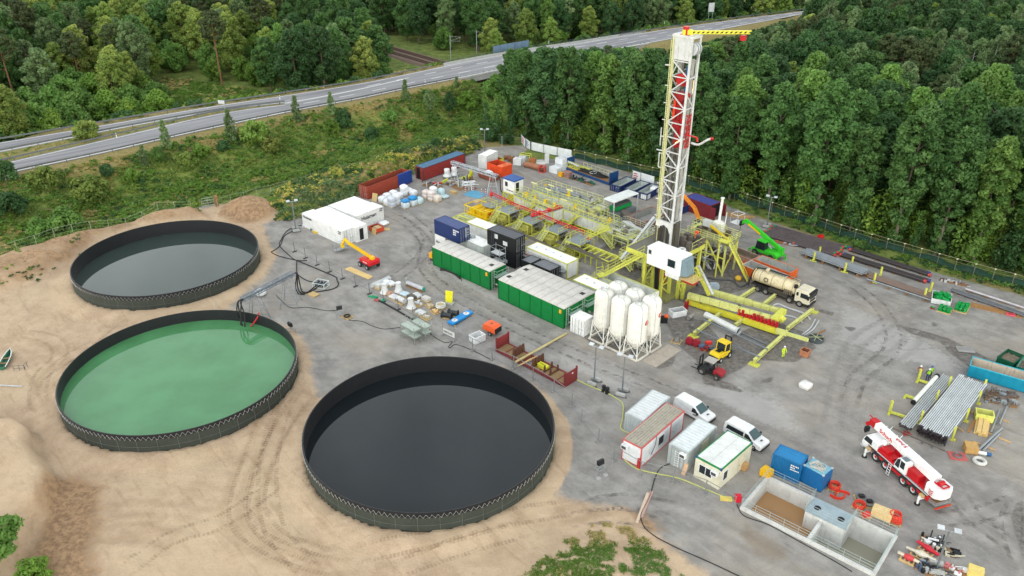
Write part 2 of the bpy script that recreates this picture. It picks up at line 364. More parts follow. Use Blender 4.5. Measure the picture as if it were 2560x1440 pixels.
def ground_mat():
 m=D.materials.new('ground');m.use_nodes=True;nt=m.node_tree;b=nt.nodes['Principled BSDF']
 tc=nd(nt,'ShaderNodeTexCoord').outputs['Object']
 at={k:nd(nt,'ShaderNodeAttribute',attribute_name=k).outputs['Fac']for k in('sand','veg','dry','wet','pale','brown','track')}
 nL,nM,nS,nF=noise(nt,tc,.06,4),noise(nt,tc,.35,5,.65),noise(nt,tc,1.6,5,.7),noise(nt,tc,9,3,.7)
 mp=aniso(nt,tc,rad(48),(.14,.9,1))
 nT=noise(nt,mp,1.0,6,.68)
 nX=mth(nt,'ADD',mth(nt,'MULTIPLY',nM,.65),mth(nt,'MULTIPLY',nS,.35))
 def th(k,w=.45,n=None):return ramp(nt,mth(nt,'ADD',at[k],mth(nt,'MULTIPLY',mth(nt,'SUBTRACT',n or nX,.5),w*3.2)),.28,.72)
 gr=mixc(nt,ramp(nt,nM,.32,.7),lin((129,126,123)),lin((161,157,153)))
 gr=mixc(nt,mth(nt,'MULTIPLY',ramp(nt,nL,.45,.65),.55),gr,lin((160,151,138)))
 gr=mixc(nt,mth(nt,'MULTIPLY',ramp(nt,nT,.5,.72),.5),gr,lin((164,161,159)))
 gr=mixc(nt,mth(nt,'MULTIPLY',ramp(nt,nT,.47,.3),.4),gr,lin((108,105,105)))
 gr=mixc(nt,mth(nt,'MULTIPLY',ramp(nt,nF,.54,.72),.42),gr,lin((88,86,85)))
 gr=mixc(nt,mth(nt,'MULTIPLY',th('pale',.5,nS),.6),gr,lin((174,171,169)))
 gr=mixc(nt,mth(nt,'MULTIPLY',at['track'],.32),gr,lin((118,113,110)))
 sa=mixc(nt,ramp(nt,nM,.3,.7),lin((172,148,123)),lin((194,170,144)))
 sa=mixc(nt,mth(nt,'MULTIPLY',ramp(nt,nS,.5,.78),.4),sa,lin((158,128,98)))
 sa=mixc(nt,mth(nt,'MULTIPLY',ramp(nt,nL,.42,.6),.5),sa,lin((196,174,145)))
 cl=noise(nt,tc,2.6,6,.75)
 sa=mixc(nt,mth(nt,'MULTIPLY',ramp(nt,cl,.6,.7),.5),sa,lin((132,108,84)))
 sa=mixc(nt,mth(nt,'MULTIPLY',ramp(nt,nT,.52,.66),.35),sa,lin((150,124,96)))
 wv=nd(nt,'ShaderNodeTexWave',{'Vector':tc,'Scale':2.2,'Distortion':3.0,'Detail':2.0}).outputs['Fac']
 sa=mixc(nt,mth(nt,'MULTIPLY',mth(nt,'MULTIPLY',at['track'],wv),.55),sa,lin((150,124,96)))
 sa=mixc(nt,mth(nt,'MULTIPLY',th('brown',.5),.8),sa,mixc(nt,ramp(nt,nS,.35,.65),lin((112,82,56)),lin((164,132,98))))
 gr=mixc(nt,mth(nt,'MULTIPLY',th('brown',.4),.45),gr,lin((124,106,84)))
 col=mixc(nt,th('sand',.4),gr,sa)
 ve=mixc(nt,ramp(nt,nM,.35,.65),lin((84,102,46)),lin((122,134,66)))
 ve=mixc(nt,ramp(nt,nS,.45,.75),ve,lin((70,88,40)))
 dr=mixc(nt,ramp(nt,nS,.4,.62),lin((150,130,92)),lin((124,114,64)))
 ve=mixc(nt,mth(nt,'MULTIPLY',th('dry',.5,nS),.85),ve,dr)
 col=mixc(nt,th('veg',.3,nS),col,ve)
 wet=th('wet',.35,nM)
 wc=mixc(nt,ramp(nt,nS,.4,.62),lin((92,87,83)),lin((122,117,112)))
 col=mixc(nt,mth(nt,'MULTIPLY',wet,.85),col,wc)
 nt.links.new(col,b.inputs['Base Color'])
 ro=mth(nt,'SUBTRACT',.92,mth(nt,'MULTIPLY',wet,mth(nt,'MULTIPLY',ramp(nt,nM,.5,.62),.62)))
 nt.links.new(ro,b.inputs['Roughness']);b.inputs['Specular IOR Level'].default_value=.3
 bp=nd(nt,'ShaderNodeBump',{'Height':mth(nt,'ADD',mth(nt,'MULTIPLY',nS,.5),mth(nt,'MULTIPLY',nF,.25)),'Strength':.8,'Distance':.35})
 nt.links.new(bp.outputs[0],b.inputs['Normal'])
 return m
gm.materials.append(ground_mat());gm.update()
ground=D.objects.new('ground',gm);COL.objects.link(ground);ground['kind']='structure'
BAS=fr((1850,1267),(2188,1437),(2260,1347),.35)
def cut_hole(c,rz,u,v):
 bm=bmesh.new();bm.from_mesh(gm)
 ax=Vector((math.cos(rz),math.sin(rz),0));ay=Vector((-ax.y,ax.x,0));R=math.hypot(u,v)/2+2
 for n,d in((ax,u/2),(-ax,u/2),(ay,v/2),(-ay,v/2)):
  fs=[f for f in bm.faces if(f.calc_center_median().xy-c.xy).length<R]
  ge=set(fs)
  for f in fs:ge.update(f.verts);ge.update(f.edges)
  bmesh.ops.bisect_plane(bm,geom=list(ge),plane_co=c+n*(d-.12),plane_no=n)
 kill=[]
 for f in bm.faces:
  q=f.calc_center_median()-c;q.z=0
  if q.length<R and abs(q.dot(ax))<u/2-.12 and abs(q.dot(ay))<v/2-.12:kill.append(f)
 bmesh.ops.delete(bm,geom=kill,context='FACES');bm.to_mesh(gm);bm.free()
cut_hole(*BAS)
# road, bridge, railway
def strip(L0,L1,dz=0.0,mb=None):
 mb=mb or MB();n=min(len(L0),len(L1));z=Vector((0,0,dz))
 mb.add([p+z for k in range(n)for p in(L0[k],L1[k])],[(2*k,2*k+2,2*k+3,2*k+1)for k in range(n-1)])
 return mb
def resamp(L,n):
 d=[0]
 for a,b in zip(L,L[1:]):d.append(d[-1]+(b-a).length)
 out=[];j=0
 for k in range(n):
  t=d[-1]*k/(n-1)
  while j<len(L)-2 and d[j+1]<t:j+=1
  out.append(L[j].lerp(L[j+1],min(1,(t-d[j])/max(d[j+1]-d[j],1e-6))))
 return out
def off(L,w):
 out=[]
 for i,p in enumerate(L):
  d=(L[min(i+1,len(L)-1)]-L[max(i-1,0)]);n=Vector((-d.y,d.x,0)).normalized();out.append(p+n*w)
 return out
asph=D.materials.new('asphalt');asph.use_nodes=True
def _asph():
 nt=asph.node_tree;b=nt.nodes['Principled BSDF'];tc=nd(nt,'ShaderNodeTexCoord').outputs['Object']
 mp=aniso(nt,tc,rad(-42),(.04,1,1))
 c=mixc(nt,ramp(nt,noise(nt,mp,.9,4),.35,.65),lin((122,121,126)),lin((148,147,150)))
 c=mixc(nt,mth(nt,'MULTIPLY',noise(nt,tc,5,4),.25),c,lin((104,103,106)))
 nt.links.new(c,b.inputs['Base Color']);b.inputs['Roughness'].default_value=.85
_asph()
NR=90
rA,rD=resamp(LA,NR),resamp(LD,NR)
struct('road',strip(off(rA,.55),off(rD,-.9)),asph)
verge=P((132,126,72),.9,dirt=.5,dc=(92,104,44),streak=False)
mB,mC=resamp(LB,40),resamp(LC,40)
med=MB();strip(mB,mC,.012,med);struct('ground_median',med,verge)
LINE=P((238,238,236),.7,dirt=.1)
mk=MB()
strip(off(rA,1.1),off(rA,1.38),.006,mk);strip(off(rD,-1.6),off(rD,-1.32),.006,mk)
strip(off(mB,-.8),off(mB,-.52),.006,mk);strip(off(mC,.52),off(mC,.8),.006,mk)
def dashes(L0,L1,f,n,i0,i1,w=.26,per=1):
 for i in range(i0,i1):
  if i%2==0:
   a=L0[i].lerp(L1[i],f);b=L0[i+1].lerp(L1[i+1],f);d=(b-a).normalized();nn=Vector((-d.y,d.x,0))*w/2
   b=a+d*min((b-a).length,4.2);z=Vector((0,0,.006))
   mk.add([a-nn+z,b-nn+z,b+nn+z,a+nn+z],[(0,1,2,3)])
nose=38
dA,dD=resamp(LA,70),resamp(LD,70)
def param(px,py):
 q=G(px,py,RZH);return min(range(70),key=lambda i:(dA[i].lerp(dD[i],.5)-q).length)
i_n,i_e=param(712,260),param(900,228)
fw=[Vector(p)for p in crom([G(705,260,RZH),G(800,243,RZH),G(905,222,RZH),G(1015,197,RZH)],8)]
strip(off(fw,-.13),off(fw,.13),.006,mk);strip(off(fw,.25),off(fw,.43),.006,mk)
dashes(dA,dD,.34,70,i_n,70);dashes(dA,dD,.68,70,i_e,70)
lam=[Vector(p)for p in crom([G(-100,450,RZH),G(15,426,RZH),G(165,396,RZH),G(320,362,RZH),G(475,329,RZH),G(600,303,RZH),G(740,274,RZH)],10)]
lam=resamp(lam,23);dashes(lam,lam,0,23,0,22)
struct('road_markings',mk,LINE)
bA,bD=LA[BR0-1:BR1+1],LD[BR0-1:BR1+1]
t=T('road_bridge','concrete road bridge carrying the highway over the railway behind the trees','bridge',bA[0].lerp(bD[0],.5)*1)
t.location.z=0;o0=t.location.copy()
mb=MB();n=len(bA)
A2,D2=off(bA,-.75),off(bD,.75)
loc=lambda p,dz:(p.x-o0.x,p.y-o0.y,p.z+dz)
for k in range(n-1):
 mb.hexa([loc(A2[k],-1.3),loc(A2[k+1],-1.3),loc(D2[k+1],-1.3),loc(D2[k],-1.3),loc(A2[k],-.03),loc(A2[k+1],-.03),loc(D2[k+1],-.03),loc(D2[k],-.03)])
mb.build('deck',CONC,t)
for L,s in((bA,-1),(bD,1)):
 mb=MB();L1,L2=off(L,.35*s),off(L,.85*s)
 for k in range(n-1):
  mb.hexa([loc(L1[k],-.02),loc(L1[k+1],-.02),loc(L2[k+1],-.02),loc(L2[k],-.02),loc(L1[k],.42),loc(L1[k+1],.42),loc(L2[k+1],.42),loc(L2[k],.42)])
 mb.build('parapet',CONC,t)
 mb=MB();mb.rail([loc(p,.42)for p in off(L,.6*s)][::2],.75,.03,2,1);mb.build('railing',P((92,104,112),.6,.2),t)
for k in(1,n//3,2*n//3,n-2):
 for f in(.15,.5,.85):
  p=bA[k].lerp(bD[k],f);MB().cyl((p.x-o0.x,p.y-o0.y,-.2),(p.x-o0.x,p.y-o0.y,RZH-1.3),.55,n=12).build('pier',CONC,t)
nb=T('noise_barrier','blue grey noise barrier panels on the far parapet of the bridge','barrier',G(1233,133,RZH))
p0,p1=G(1233,134,RZH),G(1322,118,RZH);mb=MB()
for k in range(6):
 q=(p1-p0)*(k/5);MB().bar(q,q+Vector((0,0,2.2)),.16).build('post',STEEL,nb)
 if k<5:mb.hexa([*(Vector(v)for v in(q,q+(p1-p0)/5,q+(p1-p0)/5+Vector((-.05,.06,0)),q+Vector((-.05,.06,0)))),*(Vector(v)+Vector((0,0,2.1))for v in(q,q+(p1-p0)/5,q+(p1-p0)/5+Vector((-.05,.06,0)),q+Vector((-.05,.06,0))))])
mb.build('panel',P((120,148,176),.3,.2),nb)
r0,r1=G(905,108),G(1125,172);rdv=(r1-r0).normalized();r0=r0-rdv*60;r1=r1+rdv*60;rn=Vector((-rdv.y,rdv.x,0))
mb=MB();mb.hexa([r0-rn*5.4+Vector((0,0,-.4)),r1-rn*5.4+Vector((0,0,-.4)),r1+rn*5.4+Vector((0,0,-.4)),r0+rn*5.4+Vector((0,0,-.4)),r0-rn*4.4+Vector((0,0,.5)),r1-rn*4.4+Vector((0,0,.5)),r1+rn*4.4+Vector((0,0,.5)),r0+rn*4.4+Vector((0,0,.5))])
struct('railway',mb,P((122,104,92),.9,dirt=.5,streak=False))
for s in(-2,2):
 t=T('railway_track','rusty %s railway track on brown ballast running under the road bridge'%('nearer' if s<0 else 'farther'),'railway track',r0+rn*s)
 mb=MB()
 for g in(-.75,.75):mb.bar(rn*g+Vector((0,0,.7)),(r1-r0)+rn*g+Vector((0,0,.7)),.12,.16)
 mb.build('rail',P((118,84,66),.5,.3),t);mb=MB();L=(r1-r0).length
 for k in range(int(L/.7)):mb.bar(rdv*(k*.7)-rn*1.2+Vector((0,0,.56)),rdv*(k*.7)+rn*1.2+Vector((0,0,.56)),.22,.14)
 mb.build('sleepers',P((96,84,78),.9),t)
for px,py,lab in((1127,150,'galvanised catenary mast with cantilever beside the railway, nearer the highway'),(1192,137,'galvanised catenary mast with cantilever further along the railway')):
 t=T('catenary_mast',lab,'catenary mast',G(px,py,0),0,'catenary masts along the railway')
 mb=MB();mb.bar((0,0,0),(0,0,8),.22);mb.build('mast',GALV,t)
 mb=MB();mb.bar((0,0,7.6),(3.6,-1.2,7.6),.07);mb.bar((0,0,6.2),(3.4,-1.1,7.5),.07);mb.bar((0,0,6.2),(3.2,-1.1,6.3),.06);mb.bar((3.2,-1,6.2),(3.3,-1.1,7.6),.06)
 mb.build('cantilever',GALV,t)
def guard(L,label,s0=0,s1=None):
 L=resamp(L,2*len(L));t=T('guard_rail',label,'guard rail',L[0]);o=L[0]
 mb=MB()
 for a,b in zip(L,L[1:]):
  a=a-o;b=b-o;mb.bar(a+Vector((0,0,.62)),b+Vector((0,0,.62)),.09,.32)
 mb.build('beam',STEEL,t);pm=MB();pm.bar((0,0,-.3),(0,0,.72),.12,.1);me=pm.mesh('post',STEEL)
 d=0;last=-9;cnt=0
 for a,b in zip(L,L[1:]):
  d+=(b-a).length
  if d-last>4 and cnt<95:
   q=D.objects.new('post',me);COL.objects.link(q);q.parent=t;q.location=a-o;last=d;cnt+=1
guard(off(LA,.1)[:BR0],'steel guard rail along the road edge above the bushy embankment')
guard(off(LD,-.1)[:BR0-2],'steel guard rail on the far road edge in front of the wood')
guard(off(LD,-.1)[BR1-2:],'steel guard rail on the far road edge beyond the bridge')
guard(off(LB,.3)[2:],'steel guard rail on the near side of the grassy median strip')
guard(off(LC,-.3)[2:],'steel guard rail on the far side of the grassy median strip')
t=T('road_sign','grey back of a tall road sign on the highway verge at the top','road sign',G(1775,52,RZH-.2),rad(20))
MB().bx(-1.2,-.06,3.2,1.2,.06,6.4).build('panel',LGREY,t);MB().bar((-.8,0.1,-.5),(-.8,.1,6.2),.12).bar((.8,.1,-.5),(.8,.1,6.2),.12).build('post',GALV,t)
t=T('road_sign','small road sign on thin posts on the median in front of the clearing','road sign',G(557,279,RZH),rad(-20))
MB().bx(-.9,-.04,1.9,.9,.04,2.7).build('panel',LGREY,t);MB().bar((-.6,.07,0),(-.6,.07,2.6),.09).bar((.6,.07,0),(.6,.07,2.6),.09).build('post',GALV,t)
dl=[(14,449,'near left of the frame'),(590,325,'near the slender poplar'),(700,249,'at the end of the median'),(521,283,'beside the small road sign'),(292,344,'in the dry median grass'),(1063,208,'before the bridge'),(1372,108,'beyond the noise barrier'),(1661,60,'near the top of the mast')]
dm_=None
for x,y,w in dl:
 if not dm_:
  dm_=T('delineator_post','white delineator post on the road edge '+w,'delineator',G(x,y,RZH),0,'delineator posts along the highway')
  MB().bx(-.07,-.06,-.2,.07,.06,1.05).build('post',PLAST,dm_);MB().bx(-.075,-.065,.72,.075,.065,.88).build('band',BLACK,dm_)
 else:dup(dm_,G(x,y,RZH),0,'white delineator post on the road edge '+w)
def tread(lines,kind,seed):
 mb=MB();rr=random.Random(seed);al=[]
 for l in lines:
  c=resamp(crom([G(x,y)for x,y in l],6),max(12,int(sum((G(*a)-G(*b)).length for a,b in zip(l,l[1:]))/.3)))
  for o_,w in((-.95,.24),(.95,.24)):
   L0,L1=off(c,o_-w),off(c,o_+w);n=len(c);X=np.array([p.x for q in zip(L0,L1)for p in q]);Y=np.array([p.y for q in zip(L0,L1)for p in q]);Z=height(X,Y)+.022
   mb.add(list(zip(X,Y,Z)),[(2*k,2*k+2,2*k+3,2*k+1)for k in range(n-1)]);d=0
   for k in range(n):d+=.3;f=min(1,k/8,(n-1-k)/8);al+=[(d,f),(d,f)]
 o=struct('tyre_tracks',mb,tread_mat(kind));me=o.data
 me.attributes.new('along','FLOAT','POINT').data.foreach_set('value',np.array([a for a,f in al],np.float32));me.attributes.new('fade','FLOAT','POINT').data.foreach_set('value',np.array([f for a,f in al],np.float32))
def tread_mat(kind):
 m=D.materials.new('tyre_tracks');m.use_nodes=True;nt=m.node_tree;b=nt.nodes['Principled BSDF'];tc=nd(nt,'ShaderNodeTexCoord').outputs['Object']
 al=nd(nt,'ShaderNodeAttribute',attribute_name='along').outputs['Fac'];fd=nd(nt,'ShaderNodeAttribute',attribute_name='fade').outputs['Fac'];n=noise(nt,tc,1.1,4)
 if kind=='sand':
  s=mth(nt,'SINE',mth(nt,'MULTIPLY',al,17.0));a=mth(nt,'MULTIPLY',mth(nt,'ADD',.17,mth(nt,'MULTIPLY',s,.12)),ramp(nt,n,.34,.6));c=lin((140,116,90))
 else:a=mth(nt,'MULTIPLY',ramp(nt,n,.4,.68),.5);c=lin((104,100,97))if kind=='dark' else lin((172,169,165))
 b.inputs['Base Color'].default_value=(*c,1);b.inputs['Roughness'].default_value=.9;nt.links.new(mth(nt,'MULTIPLY',a,fd),b.inputs['Alpha']);return m
tread([[(690,1005),(640,1120),(600,1240),(612,1320),(720,1385),(860,1425)],[(765,985),(700,1080),(650,1190),(640,1280),(700,1350),(830,1400)],[(740,980),(690,1070),(668,1200),(690,1330),(790,1440)],[(40,830),(130,850),(150,890),(105,940),(95,1000),(120,1030)],[(250,850),(180,890),(130,930)],[(300,1440),(420,1350),(560,1300),(700,1200)],[(880,1390),(1100,1350),(1280,1300),(1450,1262)],[(950,1440),(1150,1370),(1330,1320)],[(130,1010),(120,960),(200,900),(330,800)]],'sand',1)
tread([[(960,715),(1040,655),(1065,610),(1020,560),(960,530)],[(1010,530),(1070,590),(1060,660),(1110,720),(1250,800),(1450,890),(1700,990)],[(2120,1010),(2150,940),(2230,870),(2210,780),(2120,700)],[(2560,1250),(2530,1300),(2545,1380),(2575,1440)],[(2390,1230),(2440,1300),(2560,1380)],[(2300,1300),(2430,1290),(2560,1250)],[(1450,1270),(1560,1252),(1700,1275)],[(1420,1300),(1560,1290),(1690,1330)]],'dark',2)
tread([[(930,600),(1010,640),(1100,700),(1230,790),(1420,880),(1620,970),(1800,1050)],[(1020,590),(1040,640),(1120,700),(1300,800),(1480,860)],[(2080,1060),(2110,920),(2180,830),(2330,740)],[(2130,1040),(2200,900),(2300,800)],[(2020,900),(2180,870),(2330,860),(2480,830)],[(1350,430),(1420,470),(1480,480)],[(2250,1200),(2330,1300),(2500,1430)],[(2050,1020),(2120,1050),(2130,1120)]],'pale',3)
# round water basins
def water_mat(name,c,rough=.015,c2=None,ior=1.56):
 m=D.materials.new(name);m.use_nodes=True;nt=m.node_tree;b=nt.nodes['Principled BSDF']
 tc=nd(nt,'ShaderNodeTexCoord').outputs['Object']
 f=noise(nt,tc,.22,5,.6);w=nd(nt,'ShaderNodeTexWave',{'Vector':tc,'Scale':.05,'Distortion':14,'Detail':3,'Detail Scale':.7},wave_type='RINGS').outputs['Fac']
 c2=c2 or[v*.85 for v in c]
 nt.links.new(mixc(nt,mth(nt,'MULTIPLY',ramp(nt,mth(nt,'ADD',mth(nt,'MULTIPLY',f,.94),mth(nt,'MULTIPLY',w,.06)),.3,.75),.7),c,c2),b.inputs['Base Color'])
 b.inputs['Roughness'].default_value=rough;b.inputs['IOR'].default_value=ior;b.inputs['Specular IOR Level'].default_value=.5
 return m
LINER=P((27,29,34),.5,dirt=.12,dc=(70,74,78));MESHP=P((58,64,58),.7,.1,dirt=.25,dc=(84,86,80));ROPE=P((190,192,190),.7)
seamm=P((92,98,92),.6)
wm=[water_mat('clear_dark_water',(.008,.0115,.0145)),water_mat('green_water',(.08,.25,.105),.02,(.052,.175,.066)),water_mat('clear_water_greenish',(.034,.052,.048))]
labs=['round black lined water basin with clear dark water beside the red flat rack','round black lined basin full of opaque green water','round black lined water basin with grey reflective water beside the spoil bank']
for(cx,cy,r,zr,zw),m,lb in zip(TANKS,wm,labs):
 t=T('water_basin',lb,'water basin',(cx,cy,0),0,'round water basins on the sand')
 N=96
 MB().lathe([(r+.03,.1),(r+.03,zr-.5)],n=N).build('outer_wall',MESHP,t)
 mb=MB();mb.lathe([(r+.05,zr-.62),(r+.07,zr),(r-.02,zr+.03),(r-.1,zr),(r-.12,zw-.8)],n=N)
 li=mb.build('liner',LINER,t)
 mb=MB();rr=random.Random(4)
 for k in range(52):
  a=2*math.pi*(k+rr.uniform(-.2,.2))/52;x,y=math.cos(a),math.sin(a)
  mb.bar(((r-.1)*x,(r-.1)*y,zr-.05),((r-.1)*x,(r-.1)*y,zw),.035,.02)
 mb.build('liner_welds',P((36,39,45),.5),li)
 mb=MB()
 for k in range(40):
  a=2*math.pi*k/40;mb.bar(((r+.05)*math.cos(a),(r+.05)*math.sin(a),.3),((r+.05)*math.cos(a),(r+.05)*math.sin(a),zr-.55),.05,.03)
 for z in(1.2,):
  pts=[((r+.05)*math.cos(a),(r+.05)*math.sin(a),z)for a in np.linspace(0,2*math.pi,N+1)];mb.tube(pts,.02,4)
 mb.build('panel_seams',seamm,t)
 mb=MB();M=150;pts=[]
 for k in range(M*2+1):
  a=2*math.pi*k/(2*M);pts.append(((r+.09)*math.cos(a),(r+.09)*math.sin(a),zr-(.62 if k%2 else .16)+rr.uniform(-.04,.04)))
 mb.tube(pts,.022,4);mb.build('lashing_rope',ROPE,t)
 mb=MB();mb.add([(r*.995*math.cos(2*math.pi*k/N),r*.995*math.sin(2*math.pi*k/N),zw)for k in range(N)],[tuple(range(N))]);mb.build('water',m,t)
# vegetation
def leaf_mat(name,c1,c2,c3):
 m=D.materials.new(name);m.use_nodes=True;nt=m.node_tree;nt.nodes.remove(nt.nodes['Principled BSDF']);out=nt.nodes['Material Output']
 oi=nd(nt,'ShaderNodeObjectInfo').outputs['Random'];cv=nd(nt,'ShaderNodeAttribute',attribute_name='cv').outputs['Fac']
 c=mixc(nt,cv,lin(c1),lin(c2));c=mixc(nt,mth(nt,'MULTIPLY',oi,.75),c,lin(c3))
 v=mth(nt,'ADD',1.05,mth(nt,'MULTIPLY',mth(nt,'FRACT',mth(nt,'MULTIPLY',oi,7.31)),.6))
 hv=nd(nt,'ShaderNodeHueSaturation',{'Color':c,'Value':v,'Saturation':.96}).outputs[0]
 d=nd(nt,'ShaderNodeBsdfPrincipled',{'Base Color':hv,'Roughness':.55,'Specular IOR Level':.25}).outputs[0]
 tr=nd(nt,'ShaderNodeBsdfTranslucent',{'Color':hv}).outputs[0]
 mx=nd(nt,'ShaderNodeMixShader',{0:.4,1:d,2:tr}).outputs[0];nt.links.new(mx,out.inputs[0]);return m
LF=dict(oak=leaf_mat('leaf_deep',(46,78,38),(88,120,62),(68,104,50)),lime=leaf_mat('leaf_bright',(66,100,40),(116,148,70),(88,124,54)),olive=leaf_mat('leaf_olive',(84,104,42),(146,156,76),(98,128,52)),dark=leaf_mat('leaf_dark',(40,68,38),(76,108,60),(56,90,48)),pine=leaf_mat('needle',(52,66,40),(92,102,62),(70,86,50)),grey=leaf_mat('leaf_grey',(76,98,62),(126,146,98),(92,118,70)),weed=leaf_mat('weed',(70,104,36),(124,148,58),(92,124,44)),yflow=leaf_mat('yellow_weed',(168,162,74),(206,194,96),(150,150,74)),dry=leaf_mat('dry_grass',(150,136,86),(186,168,112),(140,136,72)))
BARK=P((118,104,88),.9,dirt=.3,dc=(70,76,58));PBARK=P((134,96,72),.9,dirt=.3);LBARK=P((108,100,86),.9,dirt=.3)
def leaves(name,blobs,n,ls,mat,rng,flat=.8,droop=.0):
 b=np.array(blobs);w=b[:,3]**2;k=rng.choice(len(b),n,p=w/w.sum())
 d=rng.normal(size=(n,3));d[:,2]=d[:,2]*.9+.25;d/=np.linalg.norm(d,axis=1)[:,None]
 r=b[k,3]*(rng.random(n)**.28)*rng.uniform(.85,1.12,n)
 c=b[k,:3]+d*r[:,None]*np.array([1,1,flat]);c[:,2]-=droop*rng.random(n)
 nr=d*.7+rng.normal(size=(n,3))*.5+np.array([0,0,.35]);nr/=np.linalg.norm(nr,axis=1)[:,None]
 a=np.cross(nr,rng.normal(size=(n,3)));a/=np.linalg.norm(a,axis=1)[:,None]+1e-9;t=np.cross(nr,a)
 s=ls*rng.uniform(.55,1.25,n)[:,None];a=a*s;t=t*s*.62
 q=np.stack([c-a,c-t*.9+a*.1,c+a,c+t],1).reshape(-1,3)
 me=D.meshes.new(name);me.vertices.add(4*n);me.vertices.foreach_set('co',q.astype(np.float32).ravel())
 me.loops.add(4*n);me.loops.foreach_set('vertex_index',np.arange(4*n,dtype=np.int32));me.polygons.add(n)
 me.polygons.foreach_set('loop_start',np.arange(0,4*n,4,dtype=np.int32));me.update(calc_edges=True)
 bc=rng.random(len(b));cv=np.clip(bc[k]*.75+rng.random(n)*.4-.1,0,1)
 me.attributes.new('cv','FLOAT','FACE').data.foreach_set('value',cv.astype(np.float32));me.materials.append(mat);me.validate();return me
def trunk(name,h,r,limbs,rng,mat,lean=.4):
 mb=MB();x=y=0.0;pts=[]
 for i in range(7):
  pts.append(Vector((x,y,h*i/6)));x+=rng.uniform(-lean,lean)*h/40;y+=rng.uniform(-lean,lean)*h/40
 for i in range(6):mb.cyl(pts[i],pts[i+1],r*(1-.8*i/6)+.02,r*(1-.8*(i+1)/6)+.02,7,False)
 for z,L,rise in limbs:
  a=rng.uniform(0,6.28);f=z/h*6;i=min(int(f),5);p=pts[i].lerp(pts[i+1],f-i)
  mb.cyl(p,p+Vector((L*math.cos(a),L*math.sin(a),L*rise)),r*.3,.03,5,False)
 return mb.mesh(name,mat)
def crown_blobs(rng,h0,h1,R,nb,prof,br=(.3,.45)):
 out=[]
 for i in range(nb):
  t=((i+rng.random())/nb);a=i*2.4+rng.uniform(-.5,.5);rr=R*prof(t)
  q=rr*rng.uniform(.35,.95);b=max(R*rng.uniform(*br)*(.55+.45*prof(t)),.35)
  out.append((q*math.cos(a),q*math.sin(a),h0+(h1-h0)*t,b))
 return out
rnd=lambda t:math.sin(math.pi*min(max(t*.85+.12,0),1))**.7
cone=lambda t:(1-t)**.8+.08
umb=lambda t:.5+.5*math.sin(math.pi*t)
col=lambda t:.75+.25*math.sin(3.14*t)-.45*max(t-.7,0)/.3
PROTO={}
def proto(key,kind,leaf,h,h0,R,nb,nl,ls,prof,tr,bark=BARK,extra=0,br=(.3,.45),flat=.8,limbs=8):
 rng=np.random.default_rng(len(PROTO)*7+5);bl=crown_blobs(rng,h0,h-R*.3,R,nb,prof,br)
 ex=[]
 for i in range(extra):
  z=rng.uniform(.8,h0);a=rng.uniform(0,6.28);q=rng.uniform(.1,1.2);ex.append((q*math.cos(a),q*math.sin(a),z,rng.uniform(.4,1.0)))
 bl+=ex
 PROTO[key]=(kind,leaves(key+'_crown',bl,nl,ls,LF[leaf],rng,flat),trunk(key+'_trunk',h*.88,tr,[(rng.uniform(h0*.75,h*.8),R*rng.uniform(.4,.8),rng.uniform(.3,.9))for _ in range(limbs)],rng,bark))
proto('edge_a','broadleaf_tree','oak',23,8,3.9,70,11000,.31,rnd,.26,LBARK,18,(.2,.36))
proto('edge_b','broadleaf_tree','lime',22,7,3.6,70,11000,.30,rnd,.22,LBARK,20,(.2,.36))
proto('edge_c','broadleaf_tree','dark',21,5,4.0,70,11000,.31,rnd,.24,LBARK,20,(.2,.38))
proto('edge_d','broadleaf_tree','oak',19,4,3.3,64,10000,.30,umb,.2,LBARK,22,(.2,.36))
proto('wood_a','broadleaf_tree','oak',19,3,4.8,80,12000,.34,rnd,.3,BARK,0,(.18,.34))
proto('wood_b','broadleaf_tree','dark',20,4,5.0,84,12000,.34,rnd,.3,BARK,0,(.18,.34))
proto('wood_c','broadleaf_tree','olive',17,3,4.2,70,10000,.32,rnd,.28,BARK,0,(.18,.34))
proto('wood_d','broadleaf_tree','grey',18,3,4.0,70,10000,.30,rnd,.25,BARK,0,(.18,.34))
proto('low_a','broadleaf_tree','lime',9,1.0,3.9,28,5200,.34,rnd,.18)
proto('low_b','broadleaf_tree','weed',8,.8,3.6,26,5000,.32,rnd,.16)
proto('pine_a','pine_tree','pine',20,12,3.0,24,4200,.36,umb,.24,PBARK,0,(.26,.4),.55)
proto('pine_b','pine_tree','pine',18,10,2.7,22,3800,.34,umb,.22,PBARK,0,(.26,.4),.55)
proto('birch','birch_tree','grey',20,5,3.2,40,6000,.30,col,.18,P((190,188,180),.8,dirt=.4,dc=(50,50,50)),0,(.25,.38),1.2)
proto('poplar','poplar_tree','grey',6.6,.4,1.5,34,1500,.22,lambda t:(1-t)**.6*(.55+.45*abs(math.sin(11*t+1))),.09,BARK,0,(.22,.42),1.1,6)
proto('shrub_a','shrub','weed',3.0,.3,1.9,18,2400,.22,rnd,.07,BARK,0,limbs=3)
proto('shrub_b','shrub','olive',3.2,.3,2.1,18,2400,.22,rnd,.07,BARK,0,limbs=3)
proto('shrub_c','shrub','dark',2.8,.3,1.7,16,2200,.2,rnd,.07,BARK,0,limbs=3)
proto('shrub_d','shrub','lime',2.6,.3,1.8,16,2200,.2,rnd,.07,BARK,0,limbs=3)
def drop(px,py):
 "where the line of sight through a pixel meets the ground"
 o=Vector((0,0,CAM_H));d=(G(px,py)-o).normalized();t=np.arange(50,420,.4);X,Y,Z=d.x*t,d.y*t,CAM_H+d.z*t;h=height(X,Y);i=int(np.argmax(Z<=h));return Vector((X[i],Y[i],h[i]))
